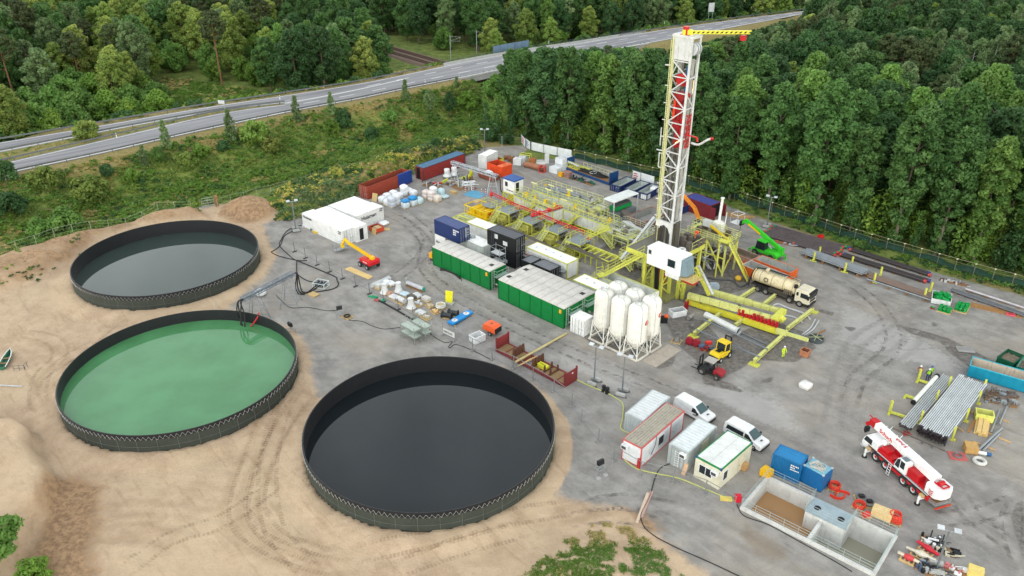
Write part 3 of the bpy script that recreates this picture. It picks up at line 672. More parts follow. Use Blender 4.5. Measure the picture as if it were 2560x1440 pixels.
def plant(key,x,y,s,label,cat,group,z=None,sx=1.0,rz=None,name=None):
 kind,cm,tm=PROTO[key]
 t=T(name or kind,label,cat,(x,y,(hz(x,y)if z is None else z)-.05),random.uniform(0,6.28)if rz is None else rz,group)
 t.scale=(s*sx,s*sx,s)
 for nm,me in(('crown',cm),('trunk',tm)):
  o=D.objects.new(nm,me);COL.objects.link(o);o.parent=t
 return t
def scatter(name,label,objs,pts,rots,scl,idx,cat=None):
 "one stuff object: points that carry copies of a few small plants"
 cl=D.collections.new(name+'_kinds')
 for i,o in enumerate(objs):o.name='%s_kind_%02d'%(name,i);cl.objects.link(o)
 me=D.meshes.new(name);me.from_pydata([tuple(p)for p in pts],[],[]);me.update()
 for k,ty,a in(('rz','FLOAT',rots),('scl','FLOAT',scl),('idx','INT',idx)):
  me.attributes.new(k,ty,'POINT').data.foreach_set('value',np.asarray(a,dtype=np.int32 if ty=='INT' else np.float32))
 ob=D.objects.new(name,me);COL.objects.link(ob);ob['kind']='stuff';tag(ob,label,cat or name.replace('_',' '))
 ng=D.node_groups.new(name,'GeometryNodeTree');ng.interface.new_socket('Geometry',in_out='INPUT',socket_type='NodeSocketGeometry');ng.interface.new_socket('Geometry',in_out='OUTPUT',socket_type='NodeSocketGeometry')
 gi,go=ng.nodes.new('NodeGroupInput'),ng.nodes.new('NodeGroupOutput');ip=ng.nodes.new('GeometryNodeInstanceOnPoints');ci=ng.nodes.new('GeometryNodeCollectionInfo')
 ci.inputs['Collection'].default_value=cl;ci.inputs['Separate Children'].default_value=True;ci.inputs['Reset Children'].default_value=True
 def na(k,ty):n=ng.nodes.new('GeometryNodeInputNamedAttribute');n.data_type=ty;n.inputs[0].default_value=k;return n.outputs[0]
 cx=ng.nodes.new('ShaderNodeCombineXYZ');L=ng.links
 L.new(na('rz','FLOAT'),cx.inputs[2]);L.new(gi.outputs[0],ip.inputs['Points']);L.new(ci.outputs[0],ip.inputs['Instance']);ip.inputs['Pick Instance'].default_value=True
 L.new(na('idx','INT'),ip.inputs['Instance Index']);L.new(cx.outputs[0],ip.inputs['Rotation']);L.new(na('scl','FLOAT'),ip.inputs['Scale']);L.new(ip.outputs[0],go.inputs[0])
 ob.modifiers.new('scatter','NODES').node_group=ng
 return ob
def both(key):
 "crown and trunk of a kind of tree in one mesh, for the scattered far wood"
 kind,cm,tm=PROTO[key];bm=bmesh.new();me=cm.copy();n=len(cm.polygons)
 bm.from_mesh(cm);bm.from_mesh(tm);bm.to_mesh(me);bm.free();me.materials.append(tm.materials[0])
 mi=np.zeros(len(me.polygons),np.int32);mi[n:]=1;me.polygons.foreach_set('material_index',mi);return D.objects.new(key,me)
def pois(poly,dmin,seed,tries=40000):
 r=np.random.default_rng(seed);lo,hi=poly.min(0),poly.max(0);P_=r.uniform(lo,hi,(tries,2));P_=P_[sd_poly(P_[:,0],P_[:,1],poly)<0]
 grid={};out=[]
 for p in P_:
  k=(int(p[0]//dmin),int(p[1]//dmin))
  if all((p[0]-q[0])**2+(p[1]-q[1])**2>dmin*dmin for i in(-1,0,1)for j in(-1,0,1)for q in grid.get((k[0]+i,k[1]+j),())):
   grid.setdefault(k,[]).append(p);out.append(p)
 return np.array(out)
FRONT=[(1205,335),(1250,350),(1310,357),(1430,380),(1650,437),(1900,530),(2200,622),(2560,705),(2750,757)]
RW=np.vstack([wp(FRONT),[[330,300],[330,430],[150,430]],np2(off(LA,-9))[::-1][:34]])
RW=np.vstack([wp(FRONT),[[330,300],[330,440],[_A[-1][0]+30,_A[-1][1]+20]],np2(off(LA,-7))[36:][::-1]])
BW=np.vstack([np2(off(LD,7)),[[330,470],[-420,470],[-420,150]]])
rail_l=np.array([[r0.x,r0.y],[r1.x,r1.y]])
CLEAR=wp([(405,190),(520,208),(640,228),(705,250),(690,285),(560,310),(430,340),(400,280)])
CLEAR2=wp([(920,92),(960,92),(1110,125),(1200,128),(1290,118),(1210,158),(1110,200),(985,228),(965,190),(945,150)])
ok=lambda p:sd_poly(p[:,0],p[:,1],CLEAR)>0
rw=pois(RW,5.6,5);bw=pois(BW,5.9,6)
for nm in('rw','bw'):
 p=globals()[nm];dl_=sd_line(p[:,0],p[:,1],rail_l);k=(dl_>9)&ok(p)&(sd_poly(p[:,0],p[:,1],CLEAR2)>0)&(sd_poly(p[:,0],p[:,1],ROADP)>6)&((p[:,1]>215)|(nm=='bw')|(p[:,0]>-2.5))&(np.abs(p[:,0])<p[:,1]*.70+12)&(p[:,1]<360)
 globals()[nm]=p[k]
front=wp(FRONT)
PROTO_H={}
for k_,v_ in PROTO.items():PROTO_H[k_]=max(v.co.z for v in v_[1].vertices)
def pix(x,y,z):
 dep=y*CP-(z-CAM_H)*SP;return 1280+FPX*x/dep,720-FPX*(y*SP+(z-CAM_H)*CP)/dep
items=[]
rt=random.Random(3)
for p in rw:
 d=sd_line(p[None,0],p[None,1],front)[0]
 if d<14:k=rt.choice(['edge_a','edge_b','edge_c','edge_d','edge_a']);s=rt.uniform(.98,1.22)
 elif d<45:k=rt.choice(['edge_a','edge_c','wood_a','wood_b','edge_b','edge_d']);s=rt.uniform(.95,1.2)
 else:k=rt.choice(['wood_a','wood_b','wood_b','wood_d','pine_a','birch','edge_c','wood_c','pine_b']);s=rt.uniform(.8,1.12)
 if sd_poly(p[None,0],p[None,1],ROADP)[0]<14:k=rt.choice(['low_a','low_b','wood_d']);s=rt.uniform(.7,1)
 Htree=PROTO_H[k]*s;bx,by=pix(p[0],p[1],Htree)
 if 1190<bx<2040:
  lim=np.interp(bx,[1190,1240,1480,1560,1700,1850,2040],[150,118,108,112,120,80,30])
  while s>.12 and pix(p[0],p[1],PROTO_H[k]*s)[1]<lim:s*=.93
  if s<.38:k=rt.choice(['shrub_a','shrub_c','shrub_b']);s=rt.uniform(.8,1.3)
 items.append((p,k,s,'R'))
dD_=np2(LD)
for p in bw:
 d=sd_line(p[None,0],p[None,1],dD_)[0]
 if p[0]<-72 and d<42:k=rt.choice(['low_a','low_b','low_a','low_b','pine_a','wood_c','low_a']);s=rt.uniform(.8,1.3)if k[0]=='l' else rt.uniform(.8,1)
 elif p[0]<-72:k=rt.choice(['low_a','low_b','low_a','pine_a','wood_c','wood_c','wood_a','wood_d']);s=rt.uniform(.85,1.2)
 elif d<14:k=rt.choice(['low_a','wood_d','wood_c','wood_b','low_b']);s=rt.uniform(.7,1.0)
 else:k=rt.choice(['wood_a','wood_b','wood_c','wood_a','wood_b','wood_d','wood_b','low_a','edge_b','edge_a']);s=rt.uniform(.8,1.1)
 items.append((p,k,s,'B'))
items.sort(key=lambda i:(i[0][0]**2+i[0][1]**2))
far=[]
LBL={('broadleaf_tree','R'):('tall broadleaf tree in the wood behind the green netted site fence','tree','broadleaf trees in the wood beside the site'),('broadleaf_tree','B'):('leafy broadleaf tree in the wood beyond the highway','tree','broadleaf trees in the wood beyond the highway'),('pine_tree','R'):('pine with a bare reddish trunk in the wood beside the site','pine tree','pines in the wood beside the site'),('pine_tree','B'):('pine with a bare reddish trunk in the wood beyond the highway','pine tree','pines in the wood beyond the highway'),('birch_tree','R'):('pale birch with hanging grey green foliage in the wood beside the site','birch tree','birches in the wood beside the site'),('birch_tree','B'):('pale birch in the wood beyond the highway','birch tree','birches beyond the highway')}
cnt=0
for p,k,s,w in items:
 if cnt<296:
  plant(k,p[0],p[1],s,*LBL[(PROTO[k][0],w)],sx=rt.uniform(.9,1.15));cnt+=1
 else:far.append((p,k,s))
kinds=sorted({k for _,k,_ in far})
if far:
 scatter('far_forest','dense wood of broadleaf trees and pines reaching to the top of the picture',[both(k)for k in kinds],[(p[0],p[1],0)for p,k,s in far],[rt.uniform(0,6.28)for _ in far],[s for _,_,s in far],[kinds.index(k)for _,k,_ in far],'woodland')
def tuft(leaf,n,r,h,ls,seed,flat=.6):
 rng=np.random.default_rng(seed);bl=[(rng.normal()*r*.5,rng.normal()*r*.5,h*rng.uniform(.2,.7),r*rng.uniform(.35,.6))for _ in range(6)]
 return D.objects.new('tuft',leaves('tuft',bl,n,ls,LF[leaf],rng,flat))
def vine(leaf,n,seed):
 rng=np.random.default_rng(seed);h=rng.uniform(5,8);bl=[(rng.normal()*.35,rng.normal()*.35,h*i/14+.3,rng.uniform(.35,.85))for i in range(14)]
 return D.objects.new('vine',leaves('vine',bl,n,.24,LF[leaf],rng,1.1))
def field(name,label,poly,n,protos,w,smin,smax,seed,cond=None,cat='weeds'):
 r=np.random.default_rng(seed);lo,hi=poly.min(0),poly.max(0);q=r.uniform(lo,hi,(n*4,2));q=q[sd_poly(q[:,0],q[:,1],poly)<0]
 if cond is not None:q=q[cond(q[:,0],q[:,1])]
 q=q[:n];z=height(q[:,0],q[:,1]);w=np.array(w,float)
 cl=vn(q[:,0]+seed,q[:,1],4.5);ids=(np.clip(cl*1.3-.15+r.normal(0,.16,len(q)),0,.999)*w.sum());ids=np.searchsorted(np.cumsum(w),ids)
 return scatter(name,label,protos,np.column_stack([q,z-.03]),r.uniform(0,6.28,len(q)),r.uniform(smin,smax,len(q)),np.clip(ids,0,len(protos)-1),cat)
EMBF=np.vstack([np2(off(LA,-2.6))[:BR0+2],wp([(1215,345),(1190,345),(1000,390),(700,460),(500,515),(0,640),(-200,690)])])
field('embankment_weeds','weeds, grass and low scrub covering the road embankment',EMBF,5600,[tuft('dry',60,.5,.5,.13,1),tuft('weed',90,.6,.7,.15,2),tuft('dark',100,.7,.9,.16,3),tuft('weed',110,.8,1.0,.17,4),tuft('lime',90,.6,.7,.15,5),tuft('olive',80,.7,.7,.15,6)],[4,3,.5,1.3,3,2.2],.5,1.25,21)
field('flowering_weeds','yellow flowering weeds and tufts on the soil bund',BUND,1900,[tuft('dry',60,.5,.4,.12,7),tuft('weed',80,.6,.6,.13,8),tuft('yflow',80,.5,.6,.12,9),tuft('dark',90,.6,.7,.14,10),tuft('yflow',60,.6,.5,.12,12),tuft('grey',80,.6,.6,.14,13)],[1.2,2,2,2.2,1.5,1.2],.6,1.25,22)
field('mound_weeds','green weeds growing on the sandy mound at the bottom',wp([(1180,1520),(1330,1430),(1390,1370),(1450,1322),(1500,1306),(1570,1318),(1620,1352),(1690,1410),(1740,1500)]),2600,[tuft('lime',34,.26,.16,.07,14),tuft('weed',36,.28,.22,.075,15),tuft('dry',34,.26,.18,.07,16)],[1,2,.6],.3,.95,23,lambda x,y:vn(x,y,2.6)*.45+vn(x+9,y,.8)*.55>.43)
field('fence_weeds','weeds and seedlings along the foot of the site fence',wp([(1900,545),(2200,640),(2560,735),(2620,750),(2620,720),(2200,618),(1900,525),(1740,470),(1640,440),(1600,440)]),700,[tuft('weed',80,.5,.5,.13,17),tuft('dark',80,.5,.5,.13,18),tuft('lime',80,.6,.8,.15,19)],[1,2,1],.5,1.2,24)
under=np.vstack([wp([(1205,335),(1310,352),(1430,374),(1650,430),(1900,520),(2200,612),(2560,692),(2750,740)]),wp([(2750,680),(2560,635),(2200,560),(1900,478),(1650,395),(1430,340),(1205,300)])])
field('undergrowth','leafy undergrowth and ivy at the edge of the wood behind the fence',under,620,[vine('dark',260,30),vine('lime',240,31),vine('weed',260,32),tuft('dark',200,1.0,1.2,.24,33)],[1.5,1.4,1.4,1],.7,1.5,25)
field('clearing_grass','tall grass in the clearing beyond the highway',CLEAR,700,[tuft('weed',70,.6,.5,.16,33),tuft('dry',60,.6,.5,.16,34)],[2,1],.8,1.5,26)
vg=np.vstack([np2(off(LD,.4)),np2(off(LD,8))[::-1]])
field('verge_grass','rough grass and scrub on the far verge of the highway',vg,2600,[tuft('dry',70,.6,.5,.16,35),tuft('weed',100,.8,1.0,.2,36),tuft('dark',110,.9,1.4,.22,37)],[1.3,2,1.6],.8,1.7,27)
field('median_grass','dry grass and weeds on the median strip',np.vstack([np2(off(LB,.5)),np2(off(LC,-.5))[::-1]]),500,[tuft('dry',50,.4,.3,.12,38),tuft('weed',60,.4,.4,.12,39)],[3,1],.6,1.2,28)
field('bank_weeds','sparse green sprouts on the sandy spoil bank',np.vstack([RIDGE,]),160,[tuft('weed',60,.35,.3,.1,40),tuft('dark',60,.35,.3,.1,41)],[1,1],.5,1.3,29,lambda x,y:vn(x,y,3.1)>.55)
sh=[('shrub_a',330,455,1.0,'rounded bright green shrub halfway down the embankment above the smallest basin'),('shrub_b',230,500,1.8,'large yellow green shrub at the foot of the embankment left of the gate'),('shrub_b',120,470,1.5,'yellow green shrub low on the embankment near the left edge'),('shrub_c',20,450,1.5,'dark shrub at the left edge of the picture below the road'),('shrub_c',30,540,1.8,'big dark shrub at the left edge above the spoil bank'),('shrub_d',165,575,1.9,'broad bright leaved shrub behind the fence on the spoil bank'),('shrub_d',100,590,1.5,'bright leaved shrub beside the fence left of the broad one'),('shrub_c',270,440,1.0,'dark green shrub upper left on the embankment'),('shrub_b',470,420,1.2,'olive shrub in the middle of the embankment'),('shrub_a',500,395,1.2,'bright shrub high on the embankment under the dash lines'),('shrub_b',640,355,1.7,'wide yellow green shrub on the upper embankment'),('shrub_b',680,380,1.3,'olive shrub beside the wide yellow green one'),('shrub_c',560,380,1.0,'small dark shrub left of the wide yellow green one'),('shrub_c',860,305,1.3,'dark shrub near the guard rail'),('shrub_a',830,330,1.2,'green shrub under the two slender trees'),('shrub_d',980,305,1.4,'pale yellow green shrub alone on the slope'),('shrub_c',930,350,1.3,'dark green shrub low on the slope'),('shrub_c',865,320,1.1,'dark bushy shrub right of the slender poplars'),('shrub_a',1030,330,1.2,'mid green shrub on the right end of the embankment'),('shrub_a',1170,270,1.7,'leafy shrub close to the bridge end'),('shrub_b',1150,240,1.2,'olive shrub below the bridge parapet'),('shrub_c',1090,365,.8,'small round shrub beside the flowering bund'),('shrub_c',1230,352,1.4,'dark shrub under the corner trees'),('shrub_c',1265,360,1.1,'dark shrub beside the thin fence pole'),('shrub_b',220,345,1.4,'bush growing on the median strip between the guard rails'),('shrub_d',8,1385,1.3,'bright green bush in the bottom left corner'),('shrub_d',5,1320,.5,'small bush at the left edge by the sand pit'),('shrub_a',90,1450,.9,'low green bush at the bottom edge')]
for k,x,y,s,lb in sh:
 z=RZH if 'median' in lb else None
 q=G(x,y,6)if z else drop(x,y)
 plant(k,q.x,q.y,s*.95,lb,'shrub',None,z)
for k,x,y,s,lb in[('poplar',418,375,1.0,'slender dark poplar against the road at the left'),('poplar',580,355,1.15,'slender dark poplar standing alone against the road'),('poplar',743,305,1.0,'slender poplar left of a thinner one near the road'),('poplar',830,290,.9,'thin young poplar beside the guard rail'),('poplar',1015,255,.9,'young pointed tree on the upper embankment left of the round pair'),('wood_d',1075,285,.36,'dense grey green young tree on the embankment'),('wood_b',1125,290,.34,'dark young tree right of the grey green one on the embankment'),('poplar',1142,240,.8,'young pointed tree by the bridge end'),('poplar',365,420,.8,'light young tree leaning over the upper embankment'),('low_a',400,405,.4,'bright young tree beside the dark poplar')]:
 q=drop(x,y)
 plant(k,q.x,q.y,s,lb,'tree',None)
# containers, cabins and tanks
ORD=['first','second','third','fourth','fifth','sixth','seventh','eighth','ninth','tenth','eleventh','twelfth','thirteenth','fourteenth']
def ringline(u,v,d=.045,pitch=.28):
 cs=[(-u/2,-v/2),(u/2,-v/2),(u/2,v/2),(-u/2,v/2)];out=[]
 for i in range(4):
  a,b=Vector(cs[i]),Vector(cs[(i+1)%4]);t=(b-a);L=t.length;t.normalize();n=Vector((t.y,-t.x));k=max(2,round((L-.2)/pitch));p=(L-.2)/k
  for j in range(k):
   s=.1+j*p
   for f,o in((0,0),(.32,0),(.5,-d),(.82,-d)):q=a+t*(s+f*p)+n*(o-.02);out.append((q.x,q.y))
 return out
def wallring(u,v,z0,z1,corr=True):
 p=ringline(u,v)if corr else[(-u/2+.02,-v/2+.02),(u/2-.02,-v/2+.02),(u/2-.02,v/2-.02),(-u/2+.02,v/2-.02)]
 n=len(p);mb=MB()
 return mb.add([(x,y,z0)for x,y in p]+[(x,y,z1)for x,y in p],[(k,(k+1)%n,n+(k+1)%n,n+k)for k in range(n)])
def frame12(u,v,z0,z1,r=.14,mb=None):
 mb=mb or MB();x,y=u/2,v/2
 for i in(-1,1):
  for j in(-1,1):mb.bx(min(i*x,i*(x-r)),min(j*y,j*(y-r)),z0,max(i*x,i*(x-r)),max(j*y,j*(y-r)),z1)
 for z in(z0,z1-r):
  for j in(-1,1):mb.bx(-x+r,min(j*y,j*(y-r)),z+.002,x-r,max(j*y,j*(y-r)),z+r-.002)
  for i in(-1,1):mb.bx(min(i*x,i*(x-r)),-y+r,z+.002,max(i*x,i*(x-r)),y-r,z+r-.002)
 return mb
def ribroof(u,v,z,along='v',pitch=.5,d=.03):
 L=u if along=='u' else v;k=max(2,round(L/pitch));poly=[]
 for j in range(k):
  for f,o in((0,0),(.45,0),(.55,-d),(.92,-d)):poly.append(((j+f)/k*L-L/2,z+o))
 poly+=[(L/2,z),(L/2,z-.1),(-L/2,z-.1)]
 mb=MB()
 if along=='u':return mb.ext(poly,-v/2,v/2)
 mb.M=Matrix.Rotation(math.pi/2,4,'Z');return mb.ext(poly,-u/2,u/2)
def doors(t,side,u,v,z0,h,m,bars=GALV,ajar=0):
 w=v if side[0]=='x' else u
 M={'x+':Matrix.Translation((u/2+.01,0,z0)),'x-':Matrix.Translation((-u/2-.01,0,z0))@Matrix.Rotation(math.pi,4,'Z'),'y-':Matrix.Translation((0,-v/2-.01,z0))@Matrix.Rotation(-math.pi/2,4,'Z'),'y+':Matrix.Translation((0,v/2+.01,z0))@Matrix.Rotation(math.pi/2,4,'Z')}[side]
 for s in(-1,1):
  mb=MB();mb.M=M;a,b=sorted((s*.02,s*(w/2-.13)));mb.bx(-.03,a,.16,.03,b,h-.16)
  for k in range(1,5):mb.bx(.03,a+.08,.16+(h-.32)*k/5-.06,.05,b-.08,.16+(h-.32)*k/5+.06)
  d=mb.build('door',m,t)
  mb=MB();mb.M=M
  for f in(.28,.72):y=a+(b-a)*f;mb.cyl((.08,y,.1),(.08,y,h-.1),.03,n=6).bx(.05,y-.05,1.0,.1,y+.25*s,1.08)if s>0 else mb.cyl((.08,y,.1),(.08,y,h-.1),.03,n=6)
  mb.build('locking_bars',bars,d)
def container(label,F,h=2.6,wall=WHITE,roof=None,z0=0.0,door='x+',corr=True,group=None,frame=None,name='shipping_container',cat='container',doormat=None,ribs=None,opentop=False,inner=None):
 c,rz,u,v=F;t=T(name,label,cat,(c.x,c.y,z0),rz,group)
 wallring(u,v,.12,h-.08,corr).build('wall',wall,t)
 frame12(u,v,0,h,.13).build('frame',frame or wall,t)
 if opentop:
  mb=MB();x,y=u/2-.1,v/2-.1;mb.bx(-x,-y,.1,x,y,.2);mb.build('floor',inner or wall,t)
  if inner:
   mb=MB();mb.add([(-x,-y,.2),(x,-y,.2),(x,y,.2),(-x,y,.2),(-x,-y,h-.14),(x,-y,h-.14),(x,y,h-.14),(-x,y,h-.14)],[(0,1,5,4),(1,2,6,5),(2,3,7,6),(3,0,4,7)]);mb.build('lining',inner,t)
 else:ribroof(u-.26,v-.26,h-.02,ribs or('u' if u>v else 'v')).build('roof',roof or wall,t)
 if door:doors(t,door,u,v,0,h,doormat or wall)
 return t
def skip(label,F,h,outer,inner,z0=0.0,taper=.0,ribs=.9,fill=None,fillz=.4,name='open_skip',cat='skip',group=None,rim=None,th=.08):
 "open-topped steel box: ribbed walls, lining and floor, rolled rim"
 c,rz,u,v=F;t=T(name,label,cat,(c.x,c.y,z0),rz,group);x,y=u/2,v/2
 mb=MB();b=1-taper
 mb.add([(-x*b,-y*b,.1),(x*b,-y*b,.1),(x*b,y*b,.1),(-x*b,y*b,.1),(-x,-y,h),(x,-y,h),(x,y,h),(-x,y,h)],[(0,1,5,4),(1,2,6,5),(2,3,7,6),(3,0,4,7),(3,2,1,0)])
 for L,o in((u,0),(v,1)):
  k=max(2,round(L/ribs))
  for i in range(1,k):
   for s in(-1,1):
    f=-1+2*i/k
    if o==0:mb.hexa([(f*x*b-.05,s*y*b-.04,.1),(f*x*b+.05,s*y*b-.04,.1),(f*x*b+.05,s*y*b+.04,.1),(f*x*b-.05,s*y*b+.04,.1),(f*x-.05,s*y-.04,h-.02),(f*x+.05,s*y-.04,h-.02),(f*x+.05,s*y+.04,h-.02),(f*x-.05,s*y+.04,h-.02)])
    else:mb.hexa([(s*x*b-.04,f*y*b-.05,.1),(s*x*b+.04,f*y*b-.05,.1),(s*x*b+.04,f*y*b+.05,.1),(s*x*b-.04,f*y*b+.05,.1),(s*x-.04,f*y-.05,h-.02),(s*x+.04,f*y-.05,h-.02),(s*x+.04,f*y+.05,h-.02),(s*x-.04,f*y+.05,h-.02)])
 mb.build('wall',outer,t)
 xi,yi=x-th,y-th;mb=MB();q=b
 mb.add([(-xi*q,-yi*q,.2),(xi*q,-yi*q,.2),(xi*q,yi*q,.2),(-xi*q,yi*q,.2),(-xi,-yi,h),(xi,-yi,h),(xi,yi,h),(-xi,yi,h)],[(4,5,1,0),(5,6,2,1),(6,7,3,2),(7,4,0,3),(0,1,2,3)]).build('lining',inner,t)
 mb=MB()
 for s in(-1,1):mb.bx(-x-.03,min(s*(y+.03),s*(y-th)),h-.04,x+.03,max(s*(y+.03),s*(y-th)),h+.06);mb.bx(min(s*(x+.03),s*(x-th)),-y+th,h-.038,max(s*(x+.03),s*(x-th)),y-th,h+.058)
 mb.build('rim',rim or outer,t)
 if fill:
  mb=MB();n=9;r=random.Random(len(label))
  vs=[(-xi*.99+2*xi*.99*i/n,-yi*.99+2*yi*.99*j/n,fillz+r.uniform(-.08,.12))for j in range(n+1)for i in range(n+1)]
  mb.add(vs,[(j*(n+1)+i,j*(n+1)+i+1,(j+1)*(n+1)+i+1,(j+1)*(n+1)+i)for j in range(n)for i in range(n)]);mb.build('contents',fill,t)
 return t
def F4(L,N,R,z,**k):return fr(L,N,R,z,**k)
def marks(parent,side,u,v,x,z,rows,seed=1,m=None,s=.12):
 "rows of small illegible painted markings"
 M={'y-':Matrix.Translation((0,-v/2-.012,0)),'x+':Matrix.Translation((u/2+.06,0,0))@Matrix.Rotation(math.pi/2,4,'Z')}[side]
 r=random.Random(seed);mb=MB();mb.M=M
 for k in range(rows):
  q=x
  for j in range(r.randint(3,6)):
   w=r.uniform(.5,1.1)*s;mb.bx(q,-.01,z-k*s*1.7,q+w,.0,z-k*s*1.7+s);q+=w+s*.35
 return mb.build('markings',m or WINK,parent)
INK=P((40,44,60),.5,dirt=0);WINK=P((225,228,232),.5,dirt=0);LINK=P((120,130,140),.5,dirt=0)
ROOFW=P((246,246,244),.5,dirt=.1)
gW='white containers by the light mast'
w1=container('long white container nearest the boom lift with lettering on its side',F4((756.6,533.5),(853.9,578.4),(888,571),2.75,v=2.5,u=11.9),2.75,WHITE,ROOFW,door='x+',corr=False,group=gW,ribs='u')
text('Huisman',.75,INK,w1,(-4.3,-1.26,2.25),(math.pi/2,0,0));marks(w1,'y-',11.9,2.5,4.9,2.3,2,3,INK,.2)
w2=container('long white container with an open dark doorway, behind the nearest white one',F4((787,523.8),(888,570),(918,556.5),2.75,v=2.5,u=11.9),2.75,WHITE,ROOFW,door=None,corr=False,group=gW,ribs='u')
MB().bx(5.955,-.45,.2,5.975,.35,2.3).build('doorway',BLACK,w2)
MB().bx(5.955,.4,.2,5.985,1.15,2.4).build('door',WHITE,w2)
w3=container('white container with dark lettering facing the track and a spare wheel leaning on it',F4((862,530),(890,541),(952,513),2.7),2.7,WHITE,ROOFW,door=None,corr=False,group=gW,ribs='v')
_,rz3,u3,v3=F4((862,530),(890,541),(952,513),2.7)
text('Huisman',1.0,INK,w3,(u3/2+.01,-.3,1.75),(math.pi/2,0,math.pi/2));marks(w3,'x+',u3,v3,v3/2-1.0,2.3,2,4,INK,.2)
w4=container('broad plain white container farthest from the track, against the weedy bund',F4((820,513),(862,530),(925.5,505.5),2.75),2.75,WHITE,ROOFW,door=None,corr=False,group=gW,ribs='v')
rc=container('open topped rusty red container with a blue tarpaulin over one end',F4((900,463),(918,468),(1037,430),2.6,u=2.44,rz=rad(-38)),2.6,P((158,66,46),.7,dirt=.4,dc=(110,60,52)),door='y-',opentop=True,inner=P((150,70,50),.8,dirt=.4))
tp=MB();n=9
vs=[(x,y,z)for k in range(n+1)for(x,y,z)in((1.35+.05*(k%2),2.3+3.9*k/n,.1+.08*(k%3)),(1.27+.04*(k%2),2.3+3.9*k/n,1.5),(1.25,2.3+3.9*k/n,2.66),(1.0,2.3+3.9*k/n,2.7))]
tp.add(vs,[(4*k+j,4*k+4+j,4*k+5+j,4*k+1+j)for k in range(n)for j in range(3)])
tarp=solo('tarpaulin','dark blue tarpaulin hanging over the end of the red open container','tarpaulin',tp,P((28,62,140),.5,dirt=.2),rc.location,rc.rotation_euler.z)
tarp.modifiers.new('thick','SOLIDIFY').thickness=.03
solo('plywood_board','plywood board leaning on the end of the red open container','board',MB().hexa([(0,0,0),(1.2,0,0),(1.2,.04,0),(0,.04,0),(0,.5,1.5),(1.2,.5,1.5),(1.2,.54,1.5),(0,.54,1.5)]),WOOD,G(929,502),rad(-30))
br=container('long rusty red container with a peeling blue roof and an open dark doorway',F4((1039.8,413.7),(1059,420.5),(1167,384),2.75,u=2.5,rz=rad(-40)),2.75,P((146,48,44),.7,dirt=.45,dc=(92,56,58)),P((56,108,142),.6,dirt=.6,dc=(150,70,52),streak=False),door=None,frame=P((70,64,84),.6,dirt=.3))
_,_,ub,vb=F4((1039.8,413.7),(1059,420.5),(1167,384),2.75,u=2.5,rz=rad(-40))
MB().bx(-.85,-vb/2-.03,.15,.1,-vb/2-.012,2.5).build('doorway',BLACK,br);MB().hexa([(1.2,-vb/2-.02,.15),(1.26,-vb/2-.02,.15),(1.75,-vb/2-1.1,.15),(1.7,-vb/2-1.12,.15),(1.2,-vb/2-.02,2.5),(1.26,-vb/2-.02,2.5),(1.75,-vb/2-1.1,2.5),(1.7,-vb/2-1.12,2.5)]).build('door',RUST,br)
ga='containers beside the green tanks'
nv=container('navy container standing on top of a white one, white door markings',F4((1087.5,549),(1146,573.3),(1175,562.5),5.3,u=6.06,v=2.5),2.6,NAVY,P((58,76,128),.5,dirt=.12),z0=2.68,door='x+',group=ga)
marks(nv,'y-',6.06,2.5,1.7,2.0,3,5,None,.22);marks(nv,'x+',6.06,2.5,.15,2.3,8,6,None,.13)
nF=F4((1087.5,549),(1146,573.3),(1175,562.5),5.3,u=6.06,v=2.5)
ax=Vector((math.cos(nF[1]),math.sin(nF[1]),0))
wb=container('white container with dark lettering underneath the navy container',(nF[0]-ax*1.7,nF[1],2.66,2.5),2.66,WHITE,ROOFW,door=None,corr=False,group=ga)
text('Huisman',.62,INK,wb,(0.05,-1.26,1.35),(math.pi/2,0,0))
for k,dx in((0,1.3),(1,2.3)):
 solo('steel_drum',['dark red drum with hoops under the navy container','dark red drum with hoops nearest the green tank'][k],'drum',MB().lathe([(0.01,0),(.42,0),(.42,.5),(.45,.52),(.42,.54),(.42,1.05),(.45,1.07),(.42,1.1),(.42,1.7),(.2,1.75),(.01,1.75)],n=14),P((110,26,38),.5,dirt=.2),nF[0]+ax*dx+Vector((-.2,-.6,0))*1)
bk=F4((1219,572.5),(1287,598),(1313,587),5.3,u=6.1,v=2.5)
for k in range(2):
 t=container(['lower black container of the stacked pair','upper black container of the stacked pair with white panels'][k],bk,2.62,BLACK,P((84,88,96),.5,dirt=.1),z0=2.64*k,door='x+',group=ga,ribs='v')
 mb=MB();mb.bx(-1.35,-1.29,1.55,-.65,-1.262,2.3)
 mb.build('white_panel',LGREY,t);MB().bx(.5,-1.29,.9 if k else .5,1.45,-1.262,1.6 if k else 1.1).build('white_panel',LGREY,t)
 mb=MB()
 for z in np.arange(.2,2.5,.3):mb.bar((-1.95,-1.34,z),(-1.5,-1.34,z),.04)
 mb.bar((-1.95,-1.34,.1),(-1.95,-1.34,2.5),.05).bar((-1.5,-1.34,.1),(-1.5,-1.34,2.5),.05);mb.build('ladder',DGREY,t)
for k,(L,N,R)in enumerate([((1302,649),(1327,659),(1365,640)),((1332,659),(1375,677.5),(1400,665))]):
 container(['low black container with ribbed grey roof next to the stacked pair','low black container with ribbed grey roof nearest the second green tank'][k],F4(L,N,R,2.65,v=2.5),2.65,BLACK,P((112,116,122),.5,dirt=.15),door='x+',group=ga,ribs='v')
c1=container('white container with a fan opening in its roof behind the first green tank',F4((1146,592.5),(1206,618),(1236,604),2.65,v=2.6),2.65,P((226,230,226),.5,dirt=.15),ROOFW,door='x+',group=ga,ribs='u')
MB().lathe([(.01,2.95),(.45,2.95),(.5,2.62)],(-1.1,.3,0),16).build('roof_fan',GALV,c1);MB().bx(-2.6,-.9,2.635,-1.7,.9,2.66).build('roof_hatch',DGREY,c1)
